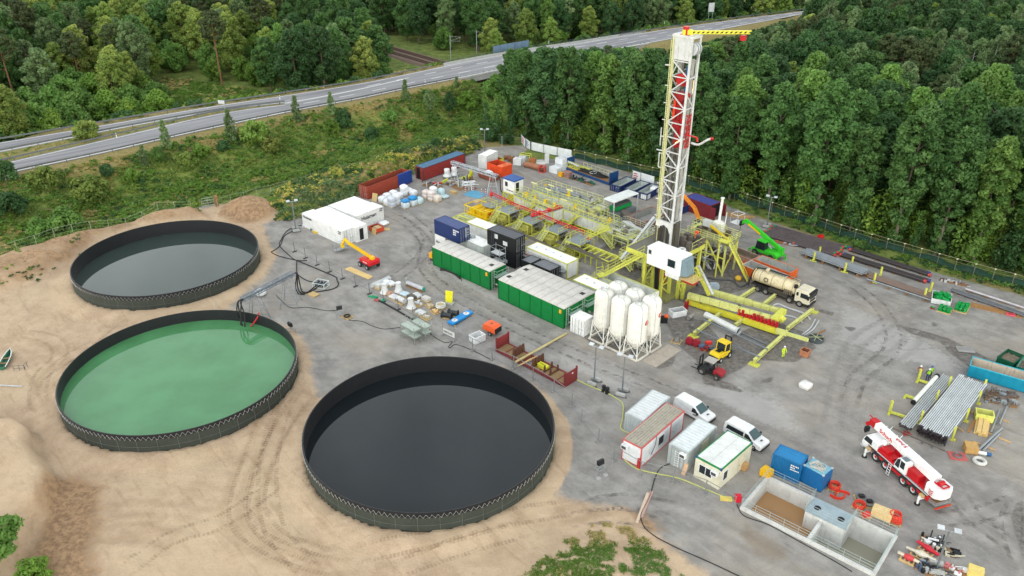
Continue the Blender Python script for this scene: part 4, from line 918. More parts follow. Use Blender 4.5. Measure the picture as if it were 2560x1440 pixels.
scf=T('scaffold_tower','grey scaffold tower with a deck against the black containers','scaffold',G(1226,672),RZ)
def scaffold(t,u,v,levels,h,m=GALV,deck=LGREY):
 mb=MB()
 for i in(0,1):
  for j in(0,1):mb.bar((i*u,j*v,0),(i*u,j*v,h),.06)
 for z in levels:
  for j in(0,1):mb.bar((0,j*v,z),(u,j*v,z),.05);mb.bar((0,j*v,z+1),(u,j*v,z+1),.05)
  for i in(0,1):mb.bar((i*u,0,z),(i*u,v,z),.05);mb.bar((i*u,0,z+1),(i*u,v,z+1),.05)
 mb.bar((0,0,0),(u,0,levels[-1]),.05).bar((0,v,levels[-1]),(u,v,0),.05);mb.build('tubes',m,t)
 for z in levels:MB().bx(.05,.05,z+.03,u-.05,v-.05,z+.09).build('deck',deck,t)
scaffold(scf,2.2,1.3,(1.6,3.0),4.3)
for k,(L,N,R,lb)in enumerate([((1132,542.5),(1219,575),(1243,562),'long white equipment house with yellow edges behind the navy container'),((1315,617),(1418,660),(1445,643),'long white equipment house with yellow edges beside the black containers'),((1432,699),(1512,733),(1532,719),'white equipment house with yellow edges behind the silos')]):
 F=F4(L,N,R,3.0,v=2.7);c,rz,u,v=F
 t=T('equipment_house',lb,'equipment house',(c.x,c.y,0),rz,'white equipment houses with yellow frames')
 wallring(u,v,.3,2.95,True).build('wall',WHITE,t);frame12(u+.04,v+.04,0,3.0,.14).build('frame',YEL,t)
 x0=-u/2+(3.4 if k==0 else .1)
 MB().bx(x0,-v/2+.12,2.9,u/2-.12,v/2-.12,2.985).build('roof',ROOFW,t)
 if k==0:
  mb=MB();mb.bx(-u/2+.1,-.12,2.86,x0,.12,2.99).bx(x0-.2,-v/2+.12,2.87,x0,v/2-.12,2.99)
  for q in(-.62,.62):mb.bx(-u/2+.2,q-.05,2.86,x0-.2,q+.05,2.95)
  mb.build('roof_bars',YEL,t);MB().bx(-u/2+.1,-v/2+.1,2.2,x0,v/2-.1,2.3).build('cooler_deck',GRATE,t)
  MB().lathe([(.9,2.98),(1.0,3.06),(1.05,2.98)],(u/2-1.6,.1,0),24).build('roof_ring',PLAST,t)
 else:
  mb=MB()
  for q in range(4):mb.lathe([(.01,3.05),(.16,3.05),(.18,2.98)],(x0+1.2+q*1.7,random.uniform(-.5,.5),0),10)
  mb.build('roof_vents',LGREY,t)
 if k==1:
  mb=MB();mb.rail([(-u/2,-v/2-.9,1.9),(u/2,-v/2-.9,1.9)],1.0,.025,1.6,1);mb.build('railing',GALV,t);MB().bx(-u/2,-v/2-.95,1.8,u/2,-v/2-.05,1.88).build('walkway',GRATE,t)
  MB().tube([(-u/2+.3,-v/2-.5,2.05),(0,-v/2-.5,2.05),(1.2,-v/2-.4,2.05)],.08).build('red_pipe',RED,t)
GT=P((0,118,54),.4,dirt=.08,dc=(20,80,50));TROOF=P((206,202,196),.6,dirt=.22,dc=(150,140,130))
def frac(label,F,h=3.3,hatch=(),end=True):
 c,rz,u,v=F;t=T('frac_tank',label,'liquid tank',(c.x,c.y,0),rz,'long green liquid tanks');x,y=u/2,v/2
 MB().bx(-x+.04,-y+.04,.18,x-.04,y-.04,h-.06).build('wall',GT,t)
 mb=MB();k=6
 for i in range(k+1):
  q=-x+u*i/k
  for s in(-1,1):mb.cb((q+(.03 if i==0 else-.03 if i==k else 0),s*(y-.01),h/2+.05),(.06,.07,h-.3))
 for s in(-1,1):mb.bx(-x,min(s*y,s*(y-.05)),.05,x,max(s*y,s*(y-.05)),.19)
 mb.build('ribs',P((0,100,46),.4,dirt=.1),t)
 mb=MB();n=8;pts=[(-y+2*y*i/n,h+.16*(1-(2*i/n-1)**2))for i in range(n+1)]
 mb.M=Matrix.Rotation(math.pi/2,4,'Z');mb.ext(pts+[(y,h-.08),(-y,h-.08)],-x,x);rf=mb.build('roof',TROOF,t)
 mb=MB()
 for i in range(1,9):
  q=-x+u*i/9;vs=[(q-.025,yy,zz+.012)for yy,zz in pts]+[(q+.025,yy,zz+.012)for yy,zz in pts];mb.add(vs,[(j,j+1,n+2+j,n+1+j)for j in range(n)])
 mb.build('roof_seams',P((120,114,108),.7),rf)
 for hx in hatch:
  mb=MB();mb.bx(hx-.35,-.5,h+.13,hx+.35,.2,h+.17);mb.build('hatch_opening',BLACK,rf);MB().bx(hx-.4,.25,h+.12,hx+.4,1.1,h+.19).build('hatch_lid',TROOF,rf)
 if end:
  mb=MB();mb.bar((x+.3,-y+.2,0.1),(x+.3,-y+.2,h+.2),.06).bar((x+.3,-y+.7,.1),(x+.3,-y+.7,h+.2),.06)
  for z in np.arange(.3,h,.32):mb.bar((x+.3,-y+.2,z),(x+.3,-y+.7,z),.05)
  mb.build('ladder',P((150,176,160),.5),t)
  mb=MB();mb.rail([(x+.05,-y+.9,h-1.2),(x+.7,-y+.9,h-1.2),(x+.7,y-.1,h-1.2)],1.0,.025,1.2,1);mb.build('railing',P((176,200,186),.5),t);MB().bx(x+.02,-y+.9,h-1.3,x+.7,y-.1,h-1.22).build('platform',P((160,186,174),.6),t)
  mb=MB()
  for q in(-.4,.4):mb.cyl((x-.05,q,.6),(x+.3,q,.6),.16,n=10)
  mb.build('valves',P((210,214,210),.5),t)
  MB().bx(x-.9,-y-.005,h-1.0,x-.5,-y+.03,h-.4).build('warning_sign',P((236,170,40),.5),t)
 return t
frac('first green liquid tank with a pale barrel roof, at the curve of the track',F4((1080,615),(1224,677.5),(1262.5,658),3.4),hatch=(5.4,))
c,rz,u,v=F4((1245,696.7),(1410,771),(1490,729),3.4);ay=Vector((-math.sin(rz),math.cos(rz),0))
frac('nearer green liquid tank of the touching pair, by the silos',(c-ay*v/4,rz,u,v/2-.03),hatch=(-5.7,))
frac('farther green liquid tank of the touching pair, by the silos',(c+ay*v/4,rz,u,v/2-.03),hatch=(-5.5,5.6))
ye=T('valve_box','yellow valve box on the end of the first green tank','valve box',G(1079,652),RZ);MB().bx(-.5,-.1,.5,.3,.7,1.4).build('box',P((240,176,30),.5),ye);MB().bx(-.4,0,0,.2,.6,.5).build('stand',DGREY,ye)
sw=container('small white container with red door bars in front of the silos',F4((1427,789),(1461,804),(1484,790),2.5,u=2.44),2.5,WHITE,ROOFW,door='y-',ribs='v')
SIL=P((234,233,225),.45,dirt=.4,dc=(170,160,140))
def silo(label,loc):
 t=T('silo',label,'silo',loc,RZ,'white silos on a shared steel base')
 R=1.3
 MB().lathe([(.28,.95),(.32,1.1),(R-.02,2.4),(R,2.5),(R,7.0),(R-.06,7.2),(R*.8,7.45),(R*.5,7.62),(.2,7.7),(.01,7.7)],n=28).build('shell',SIL,t)
 for i in(-1,1):
  for j in(-1,1):
   mb=MB();mb.cyl((i*1.15,j*1.15,.14),(i*.95,j*.95,3.0),.085,n=8);mb.build('leg',SIL,t)
 mb=MB()
 for(a,b)in(((-1,-1),(1,-1)),((1,-1),(1,1)),((1,1),(-1,1)),((-1,1),(-1,-1))):
  mb.bar((a[0]*1.13,a[1]*1.13,.5),(b[0]*1.0,b[1]*1.0,2.4),.06);mb.bar((b[0]*1.13,b[1]*1.13,.5),(a[0]*1.0,a[1]*1.0,2.4),.06)
 mb.build('braces',SIL,t)
 mb=MB()
 for a,b in(((-1.3,-1.3),(1.3,-1.3)),((-1.3,1.3),(1.3,1.3)),((-1.3,-1.16),(-1.3,1.16)),((1.3,-1.16),(1.3,1.16))):mb.bar((*a,.08),(*b,.08),.24,.16)
 mb.build('base_frame',P((222,216,204),.6,dirt=.4),t)
 mb=MB();mb.ring((0,0,7.68),.35,.03);mb.rail([(.5*math.cos(a),.5*math.sin(a),7.55)for a in np.linspace(0,5.2,7)],.5,.018,.5,0)
 mb.cyl((1.15,-.62,2.6),(1.15,-.62,7.1),.06,n=6).tube([(1.15,-.62,7.1),(.95,-.5,7.5),(.5,-.3,7.7)],.06);mb.build('filler_pipe',LGREY,t)
 MB().cyl((0,0,.5),(0,0,1.0),.24,n=10).bx(-.4,-.4,.2,.4,.4,.5).build('outlet',STEEL,t)
 mb=MB();mb.cyl((1.26,.2,5.3),(1.33,.21,5.3),.36,n=14);o=mb.build('round_plate',P((196,74,44),.5),t)
 MB().bar((1.34,.1,5.12),(1.34,.34,5.5),.03,.1).build('plate_emblem',PLAST,o)
 return t
s0=G(1592,905-9);sx=Vector((math.cos(RZ),math.sin(RZ),0));sy=Vector((-sx.y,sx.x,0))
s0=G(1592,905)+(-sx+sy)*1.35
nm3=[['leftmost silo of the front row, beside the small white container','middle silo of the front row of white silos','nearest silo of the front row with its base on the concrete mat side'],['back row silo next to the green tanks','middle silo of the back row of white silos','back row silo nearest the drilling rig']]
for j in range(2):
 for i in range(3):silo(nm3[j][i],s0-sx*(2.85*(2-i))+sy*(2.95*j))
mb=MB();q=[G(1600,910),G(1680,862),G(1720,880),G(1640,922)]
mat1=solo('concrete_mat','flat pale concrete mat beside the silo base','mat',MB().prism([(-1.1,-2.9),(1.1,-2.9),(1.1,2.9),(-1.1,2.9)],0,.12),P((176,166,154),.85,dirt=.4,streak=False),G(1655,890),RZ)
# site offices and grey containers at the front
def ac(t,loc,side):
 mb=MB();mb.M=Matrix.Translation(loc)@Matrix.Rotation(side,4,'Z');mb.bx(-.4,-.42,0,.4,-.02,.55);a=mb.build('air_conditioner',PLAST,t)
 mb=MB();mb.M=Matrix.Translation(loc)@Matrix.Rotation(side,4,'Z');mb.bx(-.33,-.43,.08,.25,-.421,.45);mb.build('fan_grille',DGREY,a)
def window(t,x0,z0,x1,z1,side,u,v,n=1,fm=PLAST):
 M={'y-':Matrix.Translation((0,-v/2,0)),'x+':Matrix.Translation((u/2,0,0))@Matrix.Rotation(math.pi/2,4,'Z')}[side]
 mb=MB();mb.M=M;mb.bx(x0-.08,-.05,z0-.08,x1+.08,.01,z1+.08);f=mb.build('window',fm,t)
 w=(x1-x0)/n
 for k in range(n):
  mb=MB();mb.M=M;mb.bx(x0+w*k+.04,-.06,z0,x0+w*(k+1)-.04,-.051,z1);mb.build('pane',GLASS,f)
gO='site cabins and containers beside the vans'
F=F4((1740.4,1140),(1804,1174.4),(1878,1104.6),2.75);c,rz,u,v=F
t=T('site_office','cream site office with a green roof edge and blue corners','site office',(c.x,c.y,0),rz,gO)
MB().bx(-u/2+.03,-v/2+.03,.1,u/2-.03,v/2-.03,2.6).build('wall',CREAM,t)
mb=MB()
for i in(-1,1):
 for j in(-1,1):mb.cb((i*(u/2-.07),j*(v/2-.07),1.3),(.15,.15,2.58))
mb.bx(-u/2,-v/2,0,u/2,v/2,.12);mb.build('frame',CREAM,t)
mb=MB();mb.bx(-u/2-.01,-v/2-.01,2.56,u/2+.01,-v/2+.1,2.76).bx(u/2-.1,-v/2+.1,2.56,u/2+.01,v/2+.01,2.76).bx(-u/2-.01,v/2-.1,2.56,u/2-.1,v/2+.01,2.76).bx(-u/2-.01,-v/2+.1,2.56,-u/2+.1,v/2-.1,2.76)
mb.build('roof_edge',P((34,136,74),.5,dirt=.15),t)
for i in(-1,1):
 for j in(-1,1):MB().cb((i*(u/2-.06),j*(v/2-.06),2.66),(.2,.2,.24)).build('corner_block',P((44,76,134),.5),t)
mb=MB();mb.bx(-u/2+.1,-v/2+.1,2.6,-.012,v/2-.1,2.73).bx(.012,-v/2+.1,2.6,u/2-.1,v/2-.1,2.735);mb.build('roof',P((226,228,226),.35,.1,dirt=.14),t)
window(t,-1.0,1.0,.55,2.0,'y-',u,v,2);window(t,-v/2+.55,.95,-v/2+1.35,2.0,'x+',u,v)
ac(t,(.95,-v/2,1.75),0)
mb=MB();mb.bx(u/2-.01,.6,.15,u/2+.02,1.5,2.15);d=mb.build('door',P((222,216,190),.5),t);MB().bx(u/2+.02,.68,1.05,u/2+.07,.8,1.1).build('handle',STEEL,d)
F=F4((1563.3,1100),(1605,1121),(1733,1036),2.75,u=2.5);c,rz,u,v=F
t=T('site_office','long white site office with red edges and a stained corrugated roof','site office',(c.x,c.y,0),rz,gO)
MB().bx(-u/2+.04,-v/2+.04,.1,u/2-.04,v/2-.04,2.62).build('wall',P((228,232,236),.5,dirt=.15),t)
frame12(u,v,0,2.72,.13).build('frame',P((206,92,92),.5,dirt=.2),t);MB().cb((u/2+.0,-v/2+6.0,1.36),(.06,.12,2.5)).build('post',P((206,92,92),.5,dirt=.2),t)
ribroof(u-.26,v-.26,2.76,'u',.3,.06).build('roof',P((168,162,148),.7,dirt=.55,dc=(92,74,58)),t)
ac(t,(-.75,-v/2,1.75),0);window(t,-v/2+3.4,1.0,-v/2+4.5,2.1,'x+',u,v)
for y in(-v/2+1.6,-v/2+6.5):
 mb=MB();mb.bx(u/2-.03,y,.15,u/2+.0,y+.95,2.2);d=mb.build('door',P((216,222,228),.5),t);MB().bx(u/2+.0,y+.1,1.05,u/2+.05,y+.22,1.1).build('handle',STEEL,d)
MB().tube([(u/2+.03,-v/2+2.9,2.65),(u/2+.05,-v/2+2.8,1.6),(u/2+.06,-v/2+2.0,.7)],.03,5).build('cable',BLACK,t)
solo('fire_extinguisher_box','narrow red extinguisher box against the corner of the red edged office','extinguisher box',MB().bx(-.16,-.14,.1,.16,.14,1.35),RED,G(1596,1172),rad(-40))
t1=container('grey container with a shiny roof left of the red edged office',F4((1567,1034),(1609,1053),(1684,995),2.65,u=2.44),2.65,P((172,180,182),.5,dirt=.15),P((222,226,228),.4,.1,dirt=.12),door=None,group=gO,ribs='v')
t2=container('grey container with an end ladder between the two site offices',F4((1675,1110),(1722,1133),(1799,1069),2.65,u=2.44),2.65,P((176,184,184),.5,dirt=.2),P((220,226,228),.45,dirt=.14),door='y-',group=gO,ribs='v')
_,_,u,v=F4((1675,1110),(1722,1133),(1799,1069),2.65,u=2.44)
mb=MB();mb.bar((-.25,-v/2-.16,.2),(-.25,-v/2-.16,2.4),.05).bar((.2,-v/2-.16,.2),(.2,-v/2-.16,2.4),.05)
for z in np.arange(.4,2.4,.3):mb.bar((-.25,-v/2-.16,z),(.2,-v/2-.16,z),.05)
mb.build('ladder',PLAST,t2);ac(t2,(.7,-v/2-.02,1.9),0)
MB().bx(u/2-.01,-.2,.3,u/2+.03,1.3,2.2).build('side_panel',P((206,204,180),.5),t2)
solo('wooden_plank','short plank leaning on the grey container between the offices','plank',MB().hexa([(0,0,0),(.5,0,0),(.5,.06,0),(0,.06,0),(0,.5,1.2),(.5,.5,1.2),(.5,.56,1.2),(0,.56,1.2)]),P((206,170,140),.7),G(1702,1184),rad(-45))
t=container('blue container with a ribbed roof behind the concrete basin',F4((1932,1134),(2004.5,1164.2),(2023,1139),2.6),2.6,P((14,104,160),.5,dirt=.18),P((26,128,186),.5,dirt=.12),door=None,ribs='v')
marks(t,'y-',3.0,2.2,.5,2.1,3,7,None,.16)
F=F4((2008,1162),(2060,1190.6),(2081,1168),2.3);c,rz,u,v=F
t=T('blue_tank','square blue tank with tangled hoses on its roof beside the blue container','tank',(c.x,c.y,0),rz)
MB().bx(-u/2,-v/2,.1,u/2,v/2,2.2).build('wall',P((16,100,160),.5,dirt=.15),t);MB().bx(-u/2+.08,-v/2+.08,2.2,u/2-.08,v/2-.08,2.26).build('roof',P((120,176,196),.5,dirt=.5,dc=(200,200,196),streak=False),t)
mb=MB();rr=random.Random(8)
for k in range(7):mb.tube(crom([(rr.uniform(-.9,.9),rr.uniform(-.8,.8),2.32)for _ in range(4)],4),.05,5)
mb.build('hoses',P((196,190,180),.6,dirt=.4,dc=(190,80,50)),t)
for i,j in((-1,-1),(1,-1),(1,1),(-1,1)):MB().bx(i*(u/2-.1)-.1,j*(v/2-.1)-.1,2.2,i*(u/2-.1)+.1,j*(v/2-.1)+.1,2.33).build('corner_block',LGREY,t)
# sunken concrete basin
c,rz,u,v=BAS
t=T('concrete_basin','sunken concrete settling basin with two pools and galvanised railings','basin',(c.x,c.y,0),rz);x,y,w=u/2,v/2,.32;zb=-3.1
CW=P((212,212,209),.85,dirt=.25,dc=(130,128,120))
mb=MB();mb.bx(-x,-y,zb,x,-y+w,.35);mb.bx(-x,y-w,zb,x,y,.35);mb.bx(-x,-y+w,zb,-x+w,y-w,.349);mb.bx(x-w,-y+w,zb,x,y-w,.349);mb.bx(-x+w,-y+w,zb,x-w,y-w,zb+.15);mb.build('wall',CW,t)
xd=.25
MB().bx(xd-.17,-y+w,zb,xd+.17,y-2.75,.2).build('dividing_wall',CW,t)
mb=MB();mb.bx(xd-1.7,y-2.75,zb,xd+2.3,y-w,.5);sh_=mb.build('pump_shaft',CW,t)
mb=MB();mb.bx(xd-1.75,y-2.8,.5,xd+2.35,y-w+.05,.56);mb.build('shaft_lid',P((168,186,194),.4,.3,dirt=.1),sh_)
for q in(-.9,1.5):MB().lathe([(.01,.62),(.3,.62),(.36,.56)],(xd+q,y-1.6,0),16).build('round_hatch',BLACK,sh_)
brown=water_mat('muddy_water',(.36,.2,.085),.06,(.33,.185,.08));greyw=water_mat('grey_water',(.3,.29,.225),.06,(.28,.27,.21))
for m,x0,x1,z,nm in((brown,-x+w,xd-.17,-1.55,'muddy_water'),(greyw,xd+.17,x-w,-2.3,'grey_water')):
 MB().add([(x0,-y+w,z),(x1,-y+w,z),(x1,y-w,z),(x0,y-w,z)],[(0,1,2,3)]).build(nm,m,t)
RL=P((190,206,204),.4,.3,dirt=.05)
for pts in([(-x+.1,-y+.12,.35),(x-.1,-y+.12,.35)],[(x-.12,-y+.25,.35),(x-.12,y-.12,.35)],[(-x+.12,-y+.25,.35),(-x+.12,y-.1,.35),(xd-1.8,y-.1,.35)],[(xd-1.8,y-.1,.5),(xd-1.8,y-2.8,.5),(xd+2.4,y-2.8,.5),(xd+2.4,y-.1,.5)],[(xd+2.5,y-.1,.35),(x-.25,y-.1,.35)]):
 MB().rail(pts,1.05,.018,1.5,2).build('railing',RL,t)
# drilling rig, mud tanks, pumps
def loc_of(px,py,z,o,rz):
 p=G(px,py,z)-o;c,s=math.cos(-rz),math.sin(-rz);return Vector((p.x*c-p.y*s,p.x*s+p.y*c,z))
def stair(mb,a,b,w,side=None,h=1.0,r=.03):
 "stairs from a up to b: stringers, treads and hand rails"
 a,b=Vector(a),Vector(b);d=b-a;f=Vector((d.x,d.y,0)).normalized();n=Vector((-f.y,f.x,0))*w/2
 for s in(-1,1):
  mb.bar(a+n*s,b+n*s,.07,.22);mb.bar(a+n*s+Vector((0,0,h)),b+n*s+Vector((0,0,h)),.05);mb.bar(a+n*s+Vector((0,0,h/2)),b+n*s+Vector((0,0,h/2)),.04)
  for k in range(5):p=a.lerp(b,k/4)+n*s;mb.bar(p,p+Vector((0,0,h)),.045)
 k=max(3,int(abs(d.z)/.24))
 for i in range(k):p=a.lerp(b,(i+.5)/k);mb.bar(p-n,p+n,.22,.04)
 return mb
MO=G(1667,612,7.3);MO.z=0
rig=T('drilling_rig','tall drilling rig with a white lattice mast, yellow legs and a white driller cabin','drilling rig',MO,RZ)
L_=lambda px,py,z:loc_of(px,py,z,MO,RZ)
ZF,ZT=7.0,37.9
MW=P((206,208,208),.5,dirt=.6,dc=(130,120,96));MY=P((214,214,160),.5,dirt=.5,dc=(110,100,70))
def msec(z):
 f=(z-ZF)/(ZT-ZF);return 1.16+.26*f,.98-.06*f
names=['mast_chord']*4
def pt(i,j,z):a,b=msec(z);return Vector((i*a,j*b,z))
for i,j in((-1,-1),(1,-1),(1,1),(-1,1)):
 m=MY if(i,j)==(-1,-1)else MW
 MB().bar(pt(i,j,ZF-.6),pt(i,j,ZT),.3,.3).build('mast_chord',m,rig)
nb_=11;zs=[ZF+4.4+(ZT-3.2-ZF-4.4)*k/nb_ for k in range(nb_+1)]
for fa,fb,nm in(((-1,-1),(1,-1),'front_bracing'),((-1,1),(-1,-1),'left_bracing'),((1,1),(-1,1),'rear_bracing')):
 mb=MB()
 for k in range(nb_+1):
  mb.bar(pt(*fa,zs[k]),pt(*fb,zs[k]),.14)
  if k<nb_:
   a,b=(fa,fb)if k%2 else(fb,fa);mb.bar(pt(*a,zs[k]),pt(*b,zs[k+1]),.14)
 mb.build(nm,MW,rig)
for k in range(0,nb_+1,2):MB().bar(pt(1,-1,zs[k]),pt(1,1,zs[k]),.16).build('side_brace',MW,rig)
for k,q in((9,8),(4,5),(2,3)):MB().bar(pt(1,-1,zs[k]),pt(1,1,zs[q]),.14).build('side_brace',MW,rig)
a,b=msec(ZT)
cr=MB();cr.bx(-a-.2,-b-.2,ZT-.1,a+.2,b+.2,ZT+.25);cr.bx(-a+.17,-b-.12,ZT-3.0,a-.17,-b+.06,ZT-.1);cr.bx(-a-.1,-b+.17,ZT-2.2,-a+.1,b-.17,ZT-.1);crown_=cr.build('crown_block',MW,rig)
mb=MB()
for q in(-.5,0,.5):mb.cyl((1.25,q-.1,ZT-1.5),(1.25,q+.1,ZT-1.5),.85,n=20)
mb.build('sheaves',LGREY,crown_)
mb=MB();mb.cyl((.0,-.5,ZT+.25),(.0,-.5,ZT+1.3),.42,n=14).bx(-.6,-.9,ZT-.6,.7,-.1,ZT+.3);mb.build('winch',RED,rig)
jd=Vector((1,1,0)).normalized();jb=Vector((.35,-.35,ZT+.62));MBj=MB();YB=P((226,218,60),.5);
for k in range(13):
 q=jb+jd*(k*.62)
 MBj.m=k%2*0;MBj.hexa([q+Vector((.15,-.15,-.2)),q+jd*.3+Vector((.15,-.15,-.2)),q+jd*.3+Vector((-.15,.15,-.2)),q+Vector((-.15,.15,-.2)),q+jd*.34+Vector((.15,-.15,.1)),q+jd*.64+Vector((.15,-.15,.1)),q+jd*.64+Vector((-.15,.15,.1)),q+jd*.34+Vector((-.15,.15,.1))])
MBj.bar(jb+Vector((0,0,-.22))-jd*.4,jb+jd*8.1+Vector((0,0,-.22)),.34,.1).bar(jb+Vector((0,0,.12))-jd*.2,jb+jd*8.3+Vector((0,0,.12)),.34,.1).bar(jb+Vector((0,0,-.05))-jd*.8,jb+Vector((0,0,-.05))+jd*.5,.5,.7)
jib=MBj.build('crown_jib',YB,rig)
mb=MB()
for k in range(12):
 q=jb+jd*(k*.62+.34)
 mb.hexa([q+Vector((.12,-.12,-.19)),q+jd*.28+Vector((.12,-.12,-.19)),q+jd*.28+Vector((-.12,.12,-.19)),q+Vector((-.12,.12,-.19)),q+jd*.34+Vector((.12,-.12,.09)),q+jd*.6+Vector((.12,-.12,.09)),q+jd*.6+Vector((-.12,.12,.09)),q+jd*.34+Vector((-.12,.12,.09))])
mb.build('jib_stripes',BLACK,jib);p=jb+jd*7.3;MB().bx(p.x-.3,p.y-.3,p.z-1.1,p.x+.3,p.y+.3,p.z-.42).build('jib_hook',RED,jib)
mb=MB()
for k in range(95):
 z=ZF+.6+k*.3;mb.bar(pt(-1,-1,z)+Vector((-.25,-.25,0)),pt(-1,-1,z)+Vector((.12,-.32,0)),.05)
for d in((-.25,-.25,0),(.12,-.32,0)):mb.bar(pt(-1,-1,ZF)+Vector(d),pt(-1,-1,ZT-.5)+Vector(d),.07)
mb.build('ladder',MY,rig)
mb=MB()
for z in(9.5,12,14.6,17,19.4,21.5,24,26.4,28.8,31.2,34):mb.bar(pt(-1,-1,z),pt(-1,-1,z)+Vector((-.75,-.15,0)),.11);mb.bar(pt(-1,1,z),pt(-1,1,z)+Vector((-.7,0,0)),.1)
for z0,z1 in((19.4,21.6),(22.6,25.2)):
 p,q=pt(-1,-1,z0)+Vector((-.8,-.1,0)),pt(-1,-1,z1)+Vector((-.8,-.1,0));mb.bar(p,q,.12);mb.bar(p+Vector((.5,0,0)),q+Vector((.5,0,0)),.1)
mb.bar(pt(-1,-1,21.9)+Vector((-1.3,-.1,0)),pt(-1,-1,21.9),.14).bar(pt(-1,-1,33.9)+Vector((-1.1,0,0)),pt(-1,-1,33.9),.14);mb.build('mast_fittings',MW,rig)
mb=MB();mb.bar((-.75,.6,ZF),(-.85,.6,ZT-3),.5,.3).bar((.75,.65,ZF),(.85,.6,ZT-3),.45,.3).bar((-.2,.75,ZF),(-.2,.7,30),.3);mb.build('guide_rails',P((168,168,164),.5,.2,dirt=.5,dc=(80,72,60)),rig)
mb=MB()
for k in range(6):x=-.55+k*.22;mb.cyl((x,.35,ZF),(x,.3,ZT-3),.028,n=5)
mb.tube([(-.7,-.3,ZF+1),(-.75,-.2,20),(-.6,-.1,29),(-.35,.2,31),(-.2,.1,29)],.1).tube([(-.9,0,ZF+1),(-.95,.1,20),(-.8,.1,27.5),(-.45,.2,28.6),(-.3,.1,27)],.08);mb.build('drilling_lines',P((96,92,88),.6,dirt=.4),rig)
MB().bx(-.75,-.3,31.3,.5,.55,32.8).cyl((-.2,-.45,32.2),(-.2,.6,32.2),.75,n=18).build('travelling_block',RED,rig)
MB().bx(.25,.1,30.2,.75,.7,34.0).bx(-.05,.25,29.0,.4,.6,30.4).build('block_cylinder',P((26,90,150),.4),rig)
td=MB();td.cyl((-.15,-.55,28.0),(-.15,.5,28.0),.95,n=22).cyl((.45,-.5,28.2),(.45,.5,28.2),.7,n=18).bx(-.6,-.4,24.5,.25,.45,27.6).cyl((-.2,0,19.0),(-.2,0,24.6),.34,n=12).bx(-.75,-.5,21.6,.35,.5,23.2).bx(-.4,-.45,17.6,.35,.4,19.2)
td.v=[(x,y,22.6+(z-17.6)*.7)for x,y,z in td.v]
top=td.build('top_drive',P((160,22,30),.5,dirt=.6,dc=(60,34,34),streak=False),rig)
MB().cyl((-.65,-.55,26.6),(-.65,-.5,29.4),.2,n=10).build('link_cylinder',P((226,62,30),.4),top)
mb=MB();mb.truss((1.0,.1,22.8),(1.0,.1,27.6),1.1,.8,5,.05);mb.bar((1.0,.1,24.6),(2.9,.3,24.6),.16).bar((2.9,.3,24.6),(3.1,.3,24.0),.2);mb.build('service_loop_frame',P((196,28,34),.4),top)
MB().cyl((-.2,0,ZF-2),(-.2,0,22.6),.09,n=8).build('drill_string',P((92,84,76),.5,.3),rig)
mb=MB();mb.bar((1.25,.9,15.2),(1.25,.9,17.4),.14).bar((1.2,.9,30.3),(1.2,.9,32.1),.14).bar((.3,-.9,23.4),(1.0,-.3,24.1),.12);lamp=D.materials.new('lamp_glow');lamp.use_nodes=True
lb_=lamp.node_tree.nodes['Principled BSDF'];lb_.inputs['Base Color'].default_value=(1,.8,.4,1);lb_.inputs['Emission Color'].default_value=(1,.62,.2,1);lb_.inputs['Emission Strength'].default_value=1.6
mb.build('mast_lamps',lamp,rig)
mb=MB();mb.tube(crom([(1.6,1.1,23.3),(2.6,1.5,23.2),(3.5,2.0,23.9),(4.0,2.3,24.2)],4),.16);mb.build('swing_arm',MW,rig)
MB().sph((4.1,2.35,24.2),.25).build('arm_head',RED,rig)
fl=MB();fl.bx(-4.2,-4.4,ZF-.45,3.6,4.8,ZF);fl.build('drill_floor',P((120,118,108),.8,dirt=.5,dc=(70,64,56),streak=False),rig)
mb=MB()
for a_,b_ in(((-4.2,-4.42),(3.6,-4.42)),((3.62,-4.4),(3.62,4.8)),((-4.22,-4.4),(-4.22,4.8)),((-4.2,4.82),(3.6,4.82))):mb.bar((*a_,ZF-.3),(*b_,ZF-.3),.12,.7)
mb.build('floor_beams',YEL,rig)
mb=MB();mb.rail([(-4.1,-2,ZF),(-4.1,4.7,ZF),(3.5,4.7,ZF),(3.5,1.5,ZF)],1.2,.035,1.4,1);mb.build('floor_railing',YELP,rig)
mb=MB();mb.ring((.6,-.2,ZF+.1),.9,.12);mb.build('rotary_ring',P((150,34,38),.5,dirt=.4),rig)
mb=MB();mb.ring((2.6,.2,ZF+.35),.45,.16);mb.build('white_reel',PLAST,rig)
mb=MB();rr=random.Random(5)
for k in range(26):
 x,y=rr.uniform(-3.8,3.2),rr.uniform(1.0,4.5);mb.bx(x,y,ZF,x+rr.uniform(.3,.9),y+rr.uniform(.3,.8),ZF+rr.uniform(.4,1.6))
mb.build('floor_machinery',P((112,104,96),.6,.2,dirt=.6,dc=(70,60,50)),rig)
mb=MB();mb.bx(-1.5,-1.3,ZF,-.9,-.4,ZF+3.5);mb.bx(.9,-.2,ZF,1.5,.8,ZF+4.4);mb.bx(-1.45,.5,ZF,-.9,1.2,ZF+4.2);mb.build('mast_base',P((96,92,84),.6,.2,dirt=.6,dc=(60,52,44)),rig)
MB().ext([(-1.42,ZF+3.0),(-1.42,ZF+4.5),(1.42,ZF+4.5),(1.42,ZF+3.0),(1.0,ZF+2.9),(.7,ZF+3.6),(0,ZF+3.95),(-.7,ZF+3.6),(-1.0,ZF+2.9)],-1.3,-1.1).build('mast_arch',MW,rig)
legs=[(1606.7,735,1612.5,656.7),(1628,728,1632,663),(1648,753,1655,650),(1670,741,1674,668),(1692,746,1697,685),(1705,747,1708,690)]
lp=[]
